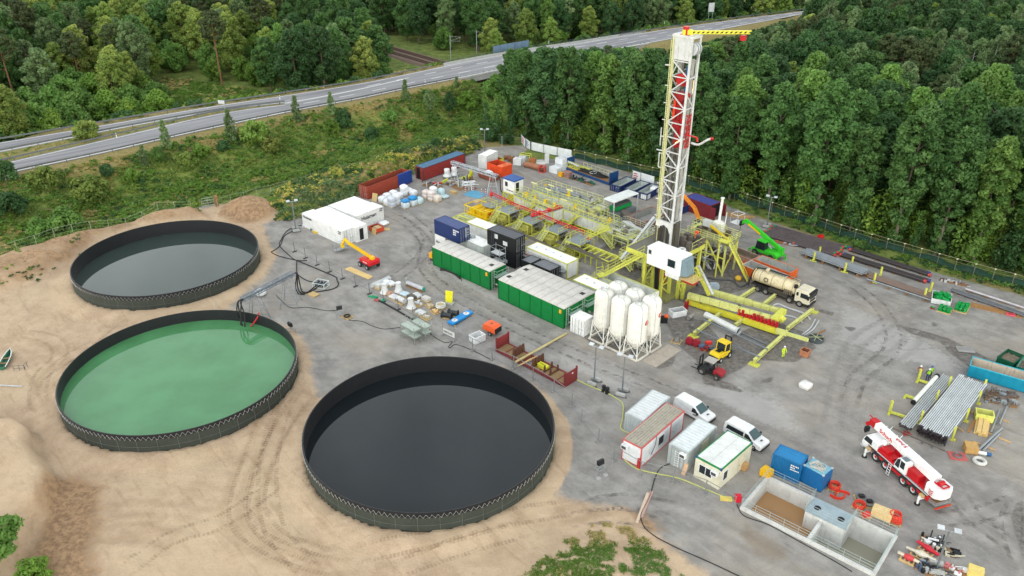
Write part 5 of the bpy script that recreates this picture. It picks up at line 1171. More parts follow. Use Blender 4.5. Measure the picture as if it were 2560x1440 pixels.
for bx_,by_,tx_,ty_ in legs:
 b_=L_(bx_,by_,0);lp.append(b_);MB().cb((b_.x,b_.y,3.4),(.42,.42,6.8)).build('leg',YEL,rig)
for i,j in((0,1),(2,3),(4,5)):
 mb=MB()
 for k in range(3):
  z0,z1=.5+k*2.1,.5+(k+1)*2.1;p,q=(i,j)if k%2 else(j,i)
  mb.bar(lp[p]+Vector((0,0,z0)),lp[q]+Vector((0,0,z1)),.16);mb.bar(lp[i]+Vector((0,0,z1)),lp[j]+Vector((0,0,z1)),.16)
 mb.build('leg_bracing',YEL,rig)
for(x,y)in((-3.8,4.3),(3.2,4.3),(-3.8,0),(3.2,1)):
 MB().cb((x,y,(ZF-.45)/2),(.4,.4,ZF-.45)).build('leg',YEL,rig)
mb=MB();mb.bx(-3.8,-4.0,0.05,3.4,4.4,.6);mb.build('base_skid',P((150,148,96),.7,dirt=.6,dc=(84,78,66)),rig)
mb=MB();mb.cyl((-.2,0,.6),(-.2,0,3.6),.55,n=14).bx(-1.2,-.8,3.0,.8,.8,4.4).cyl((-.2,0,4.4),(-.2,0,6.4),.45,n=12);mb.build('blowout_preventer',RED,rig)
mb=MB();mb.cyl(L_(1641,742,.3),L_(1642,665,6.6),.34,n=12);mb.build('black_riser',BLACK,rig)
dF=F4((1613,615),(1705,650),(1723,628),9.6);c,rz,u,v=dF;v=2.5;u-=.5
cab=T('driller_cabin','white driller cabin raised on the yellow legs in front of the mast','cabin',(c.x,c.y,6.85),rz)
MB().bx(-u/2,-v/2,.0,u/2,v/2,2.6).build('wall',WHITE,cab);MB().bx(-u/2-.05,-v/2-.05,2.6,u/2+.05,v/2+.05,2.72).build('roof',ROOFW,cab)
MB().bx(u*.08,-v/2-.02,-.75,u/2-.15,v/2-.3,.0).build('lower_panel',WHITE,cab)
for x0,z0,x1,z1 in((-u/2+.25,1.7,-u/2+.75,2.3),(u*.12,.9,u*.12+1.3,2.0)):window(cab,x0,z0,x1,z1,'y-',u,v,1,LGREY)
mb=MB();mb.hexa([(u/2+.01,-v/2,.0),(u/2+.9,-v/2+.5,.0),(u/2+.9,v/2-.3,.0),(u/2+.01,v/2,.0),(u/2+.01,-v/2,2.5),(u/2+.5,-v/2+.5,2.3),(u/2+.5,v/2-.3,2.3),(u/2+.01,v/2,2.5)]);w_=mb.build('windscreen',P((120,140,150),.15,dirt=.1),cab)
mb=MB();mb.bx(u/2+.05,-v/2-.1,-.35,u/2+2.3,v/2-.3,-.2);mb.build('balcony',P((206,176,120),.7),cab);mb=MB();mb.rail([(u/2+.1,v/2-.35,-.2),(u/2+2.25,v/2-.35,-.2),(u/2+2.25,-v/2,-.2)],1.1,.03,.8,1);mb.build('balcony_railing',YEL,cab);MB().bx(u/2+.4,-v/2+.1,-.75,u/2+2.2,-v/2+1.4,-.36).build('red_bin',P((176,44,40),.5),cab)
def walk(label,pts,w=1.1,m=YEL,supports=(),name='walkway',z_off=0):
 o=Vector((pts[0][0],pts[0][1],0));t=T(name,label,'walkway',o);mb=MB()
 for a,b in zip(pts,pts[1:]):
  a,b=Vector(a)-o,Vector(b)-o
  if abs(a.z-b.z)>.4:stair(mb,a if a.z<b.z else b,b if a.z<b.z else a,w)
  else:
   f=Vector((b.x-a.x,b.y-a.y,0)).normalized();n=Vector((-f.y,f.x,0))*w/2;mb.hexa([a-n,b-n,b+n,a+n,*(q+Vector((0,0,.12))for q in(a-n,b-n,b+n,a+n))])
   for s in(-1,1):mb.rail([a+n*s,b+n*s],1.1,.03,1.4,1)
 mb.build('stairs',m,t)
 for s in supports:
  s=Vector(s)-o;MB().bar((s.x,s.y,0),s,.2).build('support_post',m,t)
 return t
walk('yellow stairway rising from the open tank to the driller cabin',[G(1495,690,2.6),G(1512,686,2.7),G(1610,634,6.9)],1.3,YEL,[G(1500,688,2.6)])
walk('short yellow stairs down from the stairway landing to the ground',[G(1474,712,.1),G(1493,693,2.5)],.9,YEL)
stR=walk('steep yellow stairs from the drill floor down to the vacuum truck',[G(1867,700,.1),G(1822,607,6.4),G(1800,600,6.5)],1.2,YEL,[G(1800,601,6.4)])
pf=T('service_platform','yellow service platform with railings right of the mast, full of pipework','platform',G(1775,668),RZ)
mb=MB();hp=5.6
mb.bx(-4.0,-1.6,hp-.25,3.4,2.2,hp);mb.build('deck',P((150,150,110),.7,dirt=.5),pf)
mb=MB();mb.rail([(-4,-1.6,hp),(3.4,-1.6,hp),(3.4,2.2,hp),(-4,2.2,hp)],1.1,.035,1.2,2);mb.build('railing',YELP,pf)
for x in(-3.7,-.3,3.1):
 for y in(-1.4,2.0):MB().bar((x,y,0),(x,y,hp-.2),.26).build('leg',YELP,pf)
mb=MB()
for a_,b_ in(((-3.7,-1.4,.3),(-.3,-1.4,5.2)),((3.1,-1.4,.3),(-.3,-1.4,5.2)),((3.1,-1.4,.4),(3.1,2,5.2)),((-3.7,-1.4,3),(3.1,-1.4,3))):mb.bar(a_,b_,.18)
mb.build('bracing',YEL,pf)
mb=MB();rr=random.Random(9)
for k in range(26):
 x,y,z=rr.uniform(-3.4,2.6),rr.uniform(-1,1.6),rr.choice([.4,1.6,2.6,hp]);mb.bx(x,y,z,x+rr.uniform(.4,1.1),y+rr.uniform(.3,.8),z+rr.uniform(.4,1.3))
mb.build('machinery',P((96,84,78),.6,.2,dirt=.6,dc=(120,40,40),streak=False),pf)
mb=MB()
for k in range(11):mb.tube(crom([(rr.uniform(-4,3),-1.8,rr.uniform(.5,3)),(rr.uniform(-3,2),0,rr.uniform(1,4)),(rr.uniform(-3,3),1.5,rr.uniform(.5,5))],5),.12)
mb.build('pipework',GALV,pf)
MB().cyl((-2.2,-1.9,4.6),(-2.0,-1.9,6.3),.32,n=12).build('orange_cylinder',P((240,84,40),.5),pf)
mb=MB();mb.bar((-3.0,1.2,hp+1.5),(3.4,-1.0,hp+.5),.2,.36);mb.build('yellow_girder',DYEL,pf);MB().bx(-2.6,.4,hp+.9,-1.2,1.2,hp+1.9).build('cable_box',LGREY,pf)
fa,fb=G(1553,648,2.4),G(1636,543,7.6)
t=T('flow_line','long pale slanting flow line trough from the mast to the mud pumps','flow line',(fa.x,fa.y,0));q=fb-fa;q.z=fb.z
MB().bar((0,0,fa.z),q,.42,.36).build('trough',LGREY,t);MB().tube([(.3,-.35,fa.z),Vector((.3,-.35,0))+q*.99],.11).build('pipe',GALV,t);MB().bar((q.x*.5,q.y*.5,.05),(q.x*.5,q.y*.5,(fa.z+fb.z)/2-.2),.16).build('support_post',YEL,t)
F=F4((1497,691),(1620,742),(1642,729),2.5,v=2.6);c,rz,u,v=F
t=T('open_tank','long open topped white tank of greenish water behind the silos','open tank',(c.x,c.y,0),rz)
wallring(u,v,.1,2.45).build('wall',P((222,226,220),.5,dirt=.3),t);mb=MB();x,y=u/2,v/2
for s in(-1,1):mb.bx(-x-.02,min(s*y,s*(y-.1)),2.42,x+.02,max(s*y,s*(y-.1)),2.56);mb.bx(min(s*x,s*(x-.1)),-y+.1,2.42,max(s*x,s*(x-.1)),y-.1,2.55)
mb.build('rim',YELP,t);wallring(u-.16,v-.16,.2,.95).build('algae_band',P((70,78,36),.8,dirt=.4,dc=(40,46,24)),t)
MB().add([(-x+.06,-y+.06,.9),(x-.06,-y+.06,.9),(x-.06,y-.06,.9),(-x+.06,y-.06,.9)],[(0,1,2,3)]).build('water',water_mat('tank_water',(.05,.06,.045),.05),t)
mb=MB();mb.bx(x+.01,-y,.05,x+.12,y,2.5);mb.build('end_plate',WHITE,t)
MTW=P((224,226,218),.55,dirt=.5,dc=(96,90,76))
def mudtank(label,F,h,stairs=True,motors=3,clutter=6,rail=True,seed=0):
 c,rz,u,v=F;t=T('mud_tank',label,'mud tank',(c.x,c.y,0),rz,'white mud tanks with yellow railings');x,y=u/2,v/2;rr=random.Random(seed)
 MB().bx(-x+.05,-y+.05,.75,x-.05,y-.05,h-.1).build('body',MTW,t)
 for s in(-1,1):
  mb=MB();k=max(2,round(u/.55))
  for i in range(k+1):mb.cb((-x+.06+(u-.12)*i/k,s*(y-.03),h/2+.3),(.06,.06,h-1.0))
  mb.build('stiffeners',MTW,t)
 mb=MB();mb.bx(-x,-y,0,x,-y+.3,.22).bx(-x,y-.3,0,x,y,.22).bx(-x,-y,.55,x,-y+.2,.75).bx(-x,y-.2,.55,x,y,.75)
 k=max(2,round(u/1.6))
 for i in range(k+1):
  q=-x+.08+(u-.16)*i/k;mb.cb((q,-y+.1,.4),(.12,.18,.34));mb.cb((q,y-.1,.4),(.12,.18,.34));mb.bx(q-.05,-y+.3,.02,q+.05,y-.3,.2)
 for i,j in((-1,-1),(1,-1),(1,1),(-1,1)):mb.cb((i*(x-.06),j*(y-.06),h/2),(.14,.14,h))
 for j in(-1,1):mb.bx(-x,min(j*y,j*(y-.12)),h-.16,x,max(j*y,j*(y-.12)),h+.001)
 mb.build('skid_frame',YEL,t)
 gr=MB().bx(-x+.12,-y+.12,h-.1,x-.12,y-.12,h-.03).build('grating',GRATE,t)
 mb=MB()
 for i in range(int(u/.9)):q=-x+.6+i*.9;mb.bx(q-.04,-y+.14,h-.028,q+.04,y-.14,h+.01)
 mb.build('grating_bars',YELP,gr)
 if rail:MB().rail([(-x+.06,-y+.06,h),(x-.06,-y+.06,h),(x-.06,y-.06,h),(-x+.06,y-.06,h)],1.1,.03,1.25,1,True).build('railing',YELP,t)
 for i in range(motors):
  q=-x+u*(i+.6)/motors;mb=MB();mb.bx(q-.35,-.3,h,q+.35,.3,h+.3).cyl((q,0,h+.3),(q,0,h+.95),.22,n=10);mb.build('agitator',rr.choice([DYEL,LGREY,STEEL]),t)
 mb=MB()
 for i in range(clutter):
  a,b=rr.uniform(-x+.4,x-.9),rr.uniform(-y+.3,y-.8);mb.bx(a,b,h,a+rr.uniform(.3,.9),b+rr.uniform(.3,.6),h+rr.uniform(.2,.8))
 for i in range(3):
  b=rr.uniform(-y+.4,y-.4);mb.cyl((-x+.4,b,h+.25),(x-rr.uniform(.4,2),b,h+.25),.1,n=8)
 mb.build('deck_equipment',rr.choice([LGREY,GALV,P((190,186,120),.6,dirt=.4)]),t)
 if stairs:
  mb=MB();stair(mb,(-x-1.6+u*.3,-y-.55,.1),(-x+.8+u*.3,-y-.55,h),.8);mb.build('stairs',YEL,t)
 return t
mudtank('mud tank with a hopper deck just right of the raised blue roofed cabin',F4((1283,488),(1316,502),(1340,488),3.0,v=2.8),3.0,False,1,4,seed=1)
mudtank('mud tank in the middle of the front row, with yellow side stairs',F4((1310,501),(1382,530),(1405,516),2.9,v=2.9),2.9,True,3,5,seed=2)
mudtank('mud tank at the rig end of the front row, behind the red piping',F4((1408,523),(1523,567),(1546,552),2.7,v=2.9),2.7,True,4,8,seed=3)
mudtank('long mud tank of the back row with white bags on its deck',F4((1330,474),(1475,521),(1512,500),2.9,v=4.2),2.9,False,5,10,seed=4)
tb=T('raised_cabin','small white cabin with a blue roof raised on a yellow frame','cabin',(0,0,0))
c,rz,u,v=F4((1256.7,443),(1286,453),(1309,444),5.75,v=2.6);tb.location=(c.x,c.y,0);tb.rotation_euler.z=rz;x,y=u/2,v/2
MB().bx(-x+.08,-y+.08,3.0,x-.08,y-.08,5.55).build('wall',WHITE,tb);MB().bx(-x,-y,5.5,x,y,5.78).build('roof',P((42,88,164),.5,dirt=.2),tb)
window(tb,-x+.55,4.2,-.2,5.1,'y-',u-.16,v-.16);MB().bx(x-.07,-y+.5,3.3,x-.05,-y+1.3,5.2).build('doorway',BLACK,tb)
text('Huisman',.5,INK,tb,(.3,-y+.07,3.55),(math.pi/2,0,0))
mb=MB()
for i,j in((-1,-1),(1,-1),(1,1),(-1,1)):mb.cb((i*(x-.1),j*(y-.1),1.5),(.22,.22,3))
mb.bx(-x,-y,2.8,x,y,3.0).bar((-x+.1,-y+.05,.2),(x-.1,-y+.05,2.7),.12).bar((x-.1,-y+.05,.2),(-x+.1,-y+.05,2.7),.12).bx(-x,-y,0,x,-y+.2,.25);mb.build('frame',YEL,tb)
mb=MB();rr=random.Random(3)
for k in range(7):mb.tube(crom([(rr.uniform(-x,x)*.8,-y+.3,rr.uniform(.3,2.5))for _ in range(4)],4),.14)
mb.build('valves',P((206,190,40),.5,dirt=.4),tb)
for k,(px,py)in enumerate([(1335,458),(1378,464),(1370,474),(1425,476),(1410,500)]):
 p=G(px,py,4.6);t=T('strip_light','pale yellow strip light above the mud tanks, %s from the raised cabin'%ORD[k],'strip light',(p.x,p.y,2.9),RZ,'strip lights above the mud tanks')
 MB().bar((0,0,-.1),(0,0,1.7),.06).build('pole',YELP,t);MB().bx(-.7,-.12,1.66,.7,.12,1.8).build('lamp',P((240,236,170),.4),t)
def pump(label,px,py,seed):
 o=G(px,py,0);t=T('mud_pump',label,'mud pump',o,RZ,'mud pumps in yellow skids');rr=random.Random(seed)
 mb=MB();mb.bx(-1.7,-3.2,0,1.7,-2.95,.35).bx(-1.7,2.95,0,1.7,3.2,.35).bx(-1.7,-2.95,0,-1.45,2.95,.35).bx(1.45,-2.95,0,1.7,2.95,.35)
 for y in(-2.2,-1.1,0,1.1,2.2):mb.bx(-1.45,y-.06,.02,1.45,y+.06,.3)
 mb.build('skid',YEL,t)
 MB().bx(-1.0,-2.0,.35,1.0,.4,1.3).cyl((-.9,-.6,1.3),(.9,-.6,1.3),.55,n=16).build('power_end',P((176,172,84),.6,dirt=.9,dc=(92,88,70),streak=False),t)
 mb=MB()
 for q in(-.6,0,.6):mb.cyl((q,.3,1.0),(q,1.9,1.0),.28,n=10).bx(q-.26,1.7,.5,q+.26,2.4,1.7)
 mb.build('fluid_end',P((150,148,140),.5,.3,dirt=.4),t);MB().sph((.9,2.1,2.2),.38).build('damper',RED,t)
 mb=MB();mb.bx(-1.6,-.9,2.25,1.6,2.6,2.31);mb.build('grating',P((136,146,150),.7,dirt=.25,streak=False),t)
 mb=MB();mb.rail([(-1.6,-.9,2.31),(-1.6,2.6,2.31),(1.6,2.6,2.31),(1.6,-.9,2.31)],1.0,.03,1.1,1)
 for i,j in((-1.6,-.9),(1.6,-.9),(1.6,2.6),(-1.6,2.6)):mb.bar((i,j,.3),(i,j,2.3),.12)
 mb.bx(-1.66,-1.0,2.1,1.66,-.9,2.3).bx(-1.66,2.6,2.1,1.66,2.7,2.3);mb.build('platform_frame',YEL,t)
 mb=MB();stair(mb,(-.9,-3.4,.2),(-.9,-1.0,2.25),.7);mb.build('stairs',YELP,t)
 mb=MB()
 for k in range(5):mb.tube(crom([(rr.uniform(-1.4,1.4),rr.uniform(-3,2.5),rr.uniform(.5,1.2))for _ in range(4)],4),.06,5)
 mb.build('hoses',P((92,88,80),.7),t)
for k,(px,py)in enumerate([(1266,556),(1322,582),(1386,606),(1440,634)]):pump(['mud pump next to the bright yellow skid unit','mud pump second from the yellow skid unit','mud pump third from the yellow skid unit, by the red pipe bend','mud pump nearest the slanting flow line'][k],px,py,k)
t=T('pump_skid','bright yellow open skid unit with round housings at the near end of the pumps','skid unit',G(1206,542),RZ)
mb=MB();DY=P((236,206,20),.45,dirt=.15);x,y,h=3.0,1.9,2.2
frame12(2*x,2*y,0,.3,.15,mb);frame12(2*x,2*y,h-.2,h,.12,mb)
for i in range(8):
 for j in(-1,1):mb.bar((-x+.1+(2*x-.2)*i/7,j*(y-.06),.2),(-x+.1+(2*x-.2)*i/7,j*(y-.06),h),.08)
for j in(-1,1):mb.bar((-x,j*(y-.05),h*.5),(x,j*(y-.05),h*.5),.07)
mb.build('frame',DY,t);mb=MB();mb.cyl((-1.6,-1.2,1.0),(-1.6,1.2,1.0),.8,n=16).cyl((.1,-.9,1.0),(.1,1.2,1.0),.75,n=16).cyl((1.5,-.9,1.1),(1.5,1.2,1.1),.85,n=16).bx(-2.7,-1.4,.3,2.6,1.4,.6);mb.build('housings',P((230,186,16),.4,dirt=.15),t)
MB().bx(-.4,.2,h,2.2,1.9,h+.06).build('deck',GRATE,t);MB().rail([(-.4,.2,h),(-.4,1.9,h),(2.2,1.9,h),(2.2,.2,h)],1.0,.03,1,1).build('railing',YEL,t);MB().bx(-2.8,.3,h-.1,-1.8,1.6,h+.05).build('lid',WOOD,t);MB().sph((2.4,-.4,1.5),.3).build('red_valve',P((220,70,40),.4),t)
t=T('cable_skid','long yellow open skid with cross beams and a bundle of dark cables','skid',G(1478,652),RZ,None);mb=MB()
for y in(-1.3,1.3):mb.bar((-5.0,y,1.7),(4.6,y,1.7),.22,.5)
for k in range(9):x=-5.0+k*1.2;mb.bar((x,-1.3,1.75),(x,1.3,1.75),.2,.2);mb.bar((x,-1.3,0),(x,-1.3,1.6),.16);mb.bar((x,1.3,0),(x,1.3,1.6),.16)
mb.build('frame',YEL,t);mb=MB();rr=random.Random(12)
for k in range(12):y=-1.5+rr.uniform(-.3,.5);mb.tube(crom([(-6.5,y,1.9),(-3,y+rr.uniform(-.3,.3),2.0),(0,y,1.9+rr.uniform(0,.2)),(3,y+rr.uniform(-.2,.4),1.9),(5.2,y+.5,1.6)],4),.07,5)
mb.build('cables',P((96,90,80),.7,dirt=.3),t);mb=MB()
for k in range(10):x,y=rr.uniform(-4.5,4),rr.uniform(-1,.8);mb.bx(x,y,.9,x+rr.uniform(.3,.8),y+rr.uniform(.3,.6),1.4+rr.uniform(0,.5))
mb.build('valve_gear',P((150,144,110),.6,dirt=.5,streak=False),t)
t=T('cable_run','dark cables strung along the fronts of the mud pumps','cables',G(1300,590));o=t.location.copy();mb=MB();rr=random.Random(4)
for k in range(9):mb.tube([q-o for q in crom([G(1222,556,2.6+rr.uniform(-.4,.3)),G(1290,578+rr.uniform(-4,4),2.2),G(1352,606+rr.uniform(-4,4),2.5),G(1410,634+rr.uniform(-5,5),2.0),G(1452,652+rr.uniform(-4,4),1.8)],5)],.07,5)
mb.build('cables',P((104,98,88),.7,dirt=.3),t);mb=MB()
for px,py in((1245,568),(1318,596),(1390,628)):p=G(px,py)-o;mb.bar(p,p+Vector((0,0,2.3)),.14)
mb.build('posts',YEL,t)
RP=P((206,34,44),.45,dirt=.12)
t=T('red_manifold','red high pressure piping on red posts between the pumps and mud tanks','piping',G(1291,552),0);o=t.location.copy();mb=MB()
run=[G(1226,484,2.9),G(1285,513,2.9),G(1340,534,2.9),G(1395,558,2.7),G(1460,582,2.6)]
for dx,dz in((0,0),(.25,.12),(.1,.35)):mb.tube([p-o+Vector((dx,dx,dz))for p in run],.08)
mb.tube([G(1328,538,3.0)-o,G(1352,531,3.2)-o,G(1405,514,3.4)-o],.12).tube([G(1330,542,2.8)-o,G(1354,535,3.0)-o,G(1407,518,3.2)-o],.09).tube([run[-1]-o,run[-1]-o+Vector((0,0,-2.3))],.12)
mb.build('pipes',RP,t)
for px,py,h in((1228,512,3.1),(1277,542,3.0),(1284,540,3.0),(1335,566,3.1),(1340,563,3.1),(1397,590,2.8),(1458,610,2.6)):
 p=G(px,py)-o;MB().bar(p,p+Vector((0,0,h)),.14).build('post',RP,t)
mb=MB()
for px,py in((1350,531),(1372,524),(1395,517),(1332,538),(1228,486)):q=G(px,py,3.1)-o;mb.sph(q,.38)
mb.build('valve_bodies',RP,t)
c,rz,u,v=F4((1509,496),(1536,506),(1589,480),4.2);t=T('shaker_shelter','white canopy on posts over a green centrifuge','shelter',(c.x,c.y,0),rz);x,y=u/2,v/2
MB().bx(-x,-y,4.05,x,y,4.22).build('canopy',P((232,236,234),.5,dirt=.15),t)
for i,j in((-1,-1),(1,-1),(1,1),(-1,1)):MB().cb((i*(x-.1),j*(y-.1),2.0),(.18,.18,4.05)).build('post',LGREY,t)
MB().bx(-x+.2,-y+.2,.1,x-.2,y-.2,1.5).build('plinth',P((128,136,138),.6,dirt=.4),t)
MB().bx(-.6,-2.2,1.9,.7,2.3,2.6).cyl((-.2,-2.4,2.4),(-.2,-1.2,2.4),.5,n=14).build('green_casing',P((26,158,80),.4,dirt=.15),t);MB().bx(-.5,-1.8,2.6,.6,2.0,3.0).build('cover',STEEL,t)
mb=MB();mb.hexa([(x-.2,-1.2,1.2),(x+2.2,-1.2,-.3+.5),(x+2.2,.2,.2),(x-.2,.2,1.2),(x-.2,-1.2,1.9),(x+2.2,-1.2,.9),(x+2.2,.2,.9),(x-.2,.2,1.9)]);mb.build('discharge_chute',P((112,106,100),.7,dirt=.4),t)
skip('large grey cuttings bay with a rusty rim behind the mast',F4((1568,540),(1610,556),(1660,528),1.6),1.6,P((150,120,104),.8,dirt=.4),P((156,156,152),.8,dirt=.35),name='cuttings_bay',cat='cuttings bay',rim=P((176,120,98),.7))
t=T('shaker_skid','grey shale shaker skid with pipes and pale railings in front of the mast','shale shaker',G(1580,606),RZ)
MB().bx(-3.4,-2.2,.4,3.2,2.2,2.2).build('body',P((150,156,154),.6,dirt=.45),t);mb=MB();mb.rail([(-3.4,-2.2,2.2),(3.2,-2.2,2.2),(3.2,2.2,2.2),(-3.4,2.2,2.2)],1.1,.028,1.2,2,True);mb.build('railing',P((206,214,196),.5),t)
mb=MB();rr=random.Random(6)
for k in range(9):y=rr.uniform(-1.8,1.8);mb.cyl((rr.uniform(-3.2,-1),y,2.5+rr.uniform(0,.6)),(rr.uniform(0,3),y+rr.uniform(-.6,.6),2.5),.17,n=8)
for k in range(5):a,b=rr.uniform(-3,2),rr.uniform(-1.9,1.2);mb.bx(a,b,2.2,a+.9,b+.6,2.9)
mb.build('pipework',P((206,210,208),.45,.15,dirt=.4),t);mb=MB();mb.bx(-3.5,-2.3,0,3.3,-2.0,.4).bx(-3.5,2,0,3.3,2.3,.4);mb.build('skid',YEL,t)
walk('sloping yellow gangway from the mud tanks across to the pumps',[G(1462,596,1.6),G(1520,571,3.2)],.8,YEL)
CW0,CW1=G(1716,760),G(1945,838)
d=(CW1-CW0);rzc=math.atan2(d.y,d.x);Lc=d.length
CY=P((212,214,128),.6,dirt=.9,dc=(156,152,132),streak=False)
cw=T('catwalk_machine','yellow pipe handling catwalk machine in front of the rig','catwalk machine',CW0,rzc);lc=lambda px,py,z:loc_of(px,py,z,CW0,rzc)
g1a,g1b,g2a,g2b=lc(1720,738,1.9),lc(1936,797,1.7),lc(1774,729,1.9),lc(1955,779,1.7)
for ga_,gb_ in((g1a,g1b),(g2a,g2b)):
 mb=MB();q=ga_.lerp(gb_,.58);mb.bar(ga_,q,.62,.8).bar(q,gb_,.54,.66);g_=mb.build('girder',CY,cw);mb=MB()
 for k in range(9):p_=ga_.lerp(gb_,.04+k*.115);mb.bar(p_+Vector((0,-.33,0)),p_+Vector((0,.33,0)),.06,.86)
 mb.build('stiffener_plates',P((176,178,104),.6,dirt=.8),g_)
mb=MB();e=(g1b+g2b)/2;mb.bar(g1b+Vector((.1,-.3,0)),g2b+Vector((.1,.3,0)),.9,.8).bar(e+Vector((0,0,-.1)),e+Vector((1.0,-.2,-.5)),.9,.6);mb.build('head',YEL,cw)
mb=MB();mb.bx(0,-.45,.25,Lc*.62,.25,.95).bx(Lc*.64,-.45,.25,Lc,.25,.95).bx(0,1.7,.2,Lc*.9,2.2,.75)
for k in range(7):x=Lc*(.05+k*.14);mb.bx(x,.25,.3,x+.2,1.7,.6)
mb.build('base_frame',P((214,206,60),.5,dirt=.35),cw)
MB().bx(.6,.5,.7,Lc*.92,1.5,.95).build('pipe_trough',GALV,cw)
mb=MB();rr=random.Random(2)
for k in range(11):
 x=Lc*(.56+.43*k/11);mb.bx(x,.1,.9,x+.35,.5,1.5+rr.uniform(0,.5));mb.bar((x+.1,.3,.5),(x+.3,.3,1.5),.14)
mb.bx(Lc*.56,.25,1.15,Lc*.98,.45,1.4);mb.build('pipe_grabs',P((176,20,34),.4,dirt=.15),cw)
mb=MB()
for k in range(9):x=Lc*rr.uniform(.02,.5);y=rr.uniform(-.2,2);mb.bx(x,y,.8,x+rr.uniform(.3,.9),y+.4,.9+rr.uniform(.1,.7))
mb.build('hydraulics',P((110,104,88),.6,.2,dirt=.5),cw)
pa=lc(1968,834,1.1);pb=lc(2020,850,1.5);mb=MB();mb.bar(pa+Vector((-1.6,.2,-.2)),pa,.5,.7).bar(pa,pb,.34,.45);mb.build('nose_arm',YELP,cw)
for a_,b_ in(((1735,834),(1808,778)),((1850,745),(1886,722)),((1886,902),(1958,838)),((1968,822),(2030,775)),((1838,813),(1864,795)),((1908,762),(1938,738))):
 mb=MB();p,q=lc(*a_,.55),lc(*b_,.55);mb.truss(p,q,.3,.42,7,.05);mb.bar(p+Vector((0,0,.22)),q+Vector((0,0,.22)),.34,.06);mb.build('outrigger_beam',CY,cw)
for px,py in((1733,842),(1885,912),(2032,780)):p=lc(px,py,0);mb=MB();mb.bx(p.x-.7,p.y-.5,.02,p.x+.7,p.y+.5,.1).bar((p.x,p.y,.1),(p.x,p.y,.7),.16);mb.build('foot_plate',YEL,cw)
mb=MB();mb.bar(lc(1741,668,6.4),lc(1752,690,4.6),.34,.6).bar(lc(1752,690,4.6),lc(1775,738,2.2),.5,.6);mb.build('lifting_arm',YEL,cw);mb=MB();mb.tube([lc(1741,664,6.6)+Vector((.3,.1,0)),lc(1753,687,4.9)+Vector((.3,.1,0)),lc(1777,735,2.5)+Vector((.3,.1,0))],.22);mb.build('arm_hose',LGREY,cw)
p1,p2=G(1764,786,.75),G(1846,828,.75)
t=T('casing_pipe','thick white conductor casing lying beside the catwalk','pipe',p1);q=p2-p1
MB().cyl((0,0,0),q,.46,n=20,cap=False).build('pipe',P((214,216,214),.45,dirt=.25),t);MB().cyl(q*.96,q*1.02,.52,.55,20,False).build('collar',LGREY,t);MB().cyl(q*.965,q*.97,.44,n=20).build('bore',DGREY,t)
for k,(a_,b_,lb)in enumerate([((1758,798),(1920,873),'thin grey pipe resting across the outriggers next to the white casing'),((1741,824),(1899,892),'thin grey pipe at the outer ends of the front outriggers'),((1850,830),(1915,860),'short grey pipe beside the worker in yellow'),((1960,820),(2015,845),'dark thin pipe beside the nose arm of the catwalk')]):
 p,q=G(*a_,.95 if k<2 else .12),G(*b_,.95 if k<2 else .12);solo('drill_pipe',lb,'pipe',MB().cyl((0,0,0),q-p,.09,n=10),P((128,140,152),.4,.3,dirt=.2),p)
def tangle(label,px,py,u,v,h,n,seed,rz=RZ):
 t=T('pipe_deck',label,'pipework',G(px,py),rz);r=random.Random(seed);mb=MB()
 for z in(h*.45,h):mb.rail([(-u/2,-v/2,z),(u/2,-v/2,z),(u/2,v/2,z),(-u/2,v/2,z)],1.0,.028,1.3,1,True)
 for i in(-1,0,1):
  for j in(-1,1):mb.bar((i*u/2,j*v/2,0),(i*u/2,j*v/2,h),.16)
 mb.bx(-u/2,-v/2,h-.12,u/2,v/2,h-.04);stair(mb,(u*.1,-v/2-.5,.1),(-u*.4,-v/2-.5,h),.7);mb.build('frame',YELP,t);mb=MB()
 for k in range(n):a=Vector((r.uniform(-u,u)/2,r.uniform(-v,v)/2,r.choice([.4,h*.5,h+.2])));d=r.choice([(1,0),(0,1),(1,0)]);L=r.uniform(1,u*.5);b=a+Vector((d[0]*L,d[1]*L*.5,0));mb.tube([a,b,b+Vector((0,0,r.uniform(-.6,.8)))],r.uniform(.06,.15),6)
 mb.build('pipes',r.choice([GALV,LGREY]),t);mb=MB()
 for k in range(n):x,y,z=r.uniform(-u,u)/2.2,r.uniform(-v,v)/2.4,r.choice([.05,.05,h]);mb.bx(x,y,z,x+r.uniform(.3,.9),y+r.uniform(.3,.7),z+r.uniform(.3,1.1))
 mb.build('machines',P((124,116,104),.6,.1,dirt=.7,dc=(90,60,50),streak=False),t)
tangle('pale yellow pipe deck between the shaker skid and the slanting trough',1545,612,6.5,3.2,2.4,16,1);tangle('pale yellow pipe deck beside the mast foot on the truck side',1722,655,5.5,3.0,3.6,18,2);tangle('low pipe deck behind the white driller cabin',1590,668,5,2.6,1.9,14,3);tangle('pipe deck at the rear of the mast by the gas separator',1765,628,5.0,2.6,4.2,14,4);tangle('pipe deck among the mud tanks near the green centrifuge',1478,545,6,2.0,2.6,14,5)
p=G(1786,640);t=T('gas_separator','white vertical gas separator vessel with a tall vent pipe','separator vessel',p)
MB().lathe([(.01,.4),(.9,.5),(1.0,.8),(1.0,5.9),(.9,6.2),(.4,6.45),(.01,6.45)],n=24).build('vessel',SIL,t);MB().cyl((.05,.1,6.4),(.2,.25,10.2),.22,n=12).cyl((.2,.25,10.2),(.2,.25,10.35),.32,n=12).build('vent_pipe',WHITE,t);MB().bar((.9,-.3,5),(1.05,-.3,8.0),.12).build('ladder_post',WHITE,t);MB().cyl((0,0,0),(0,0,.5),.8,n=16).build('foot',STEEL,t)
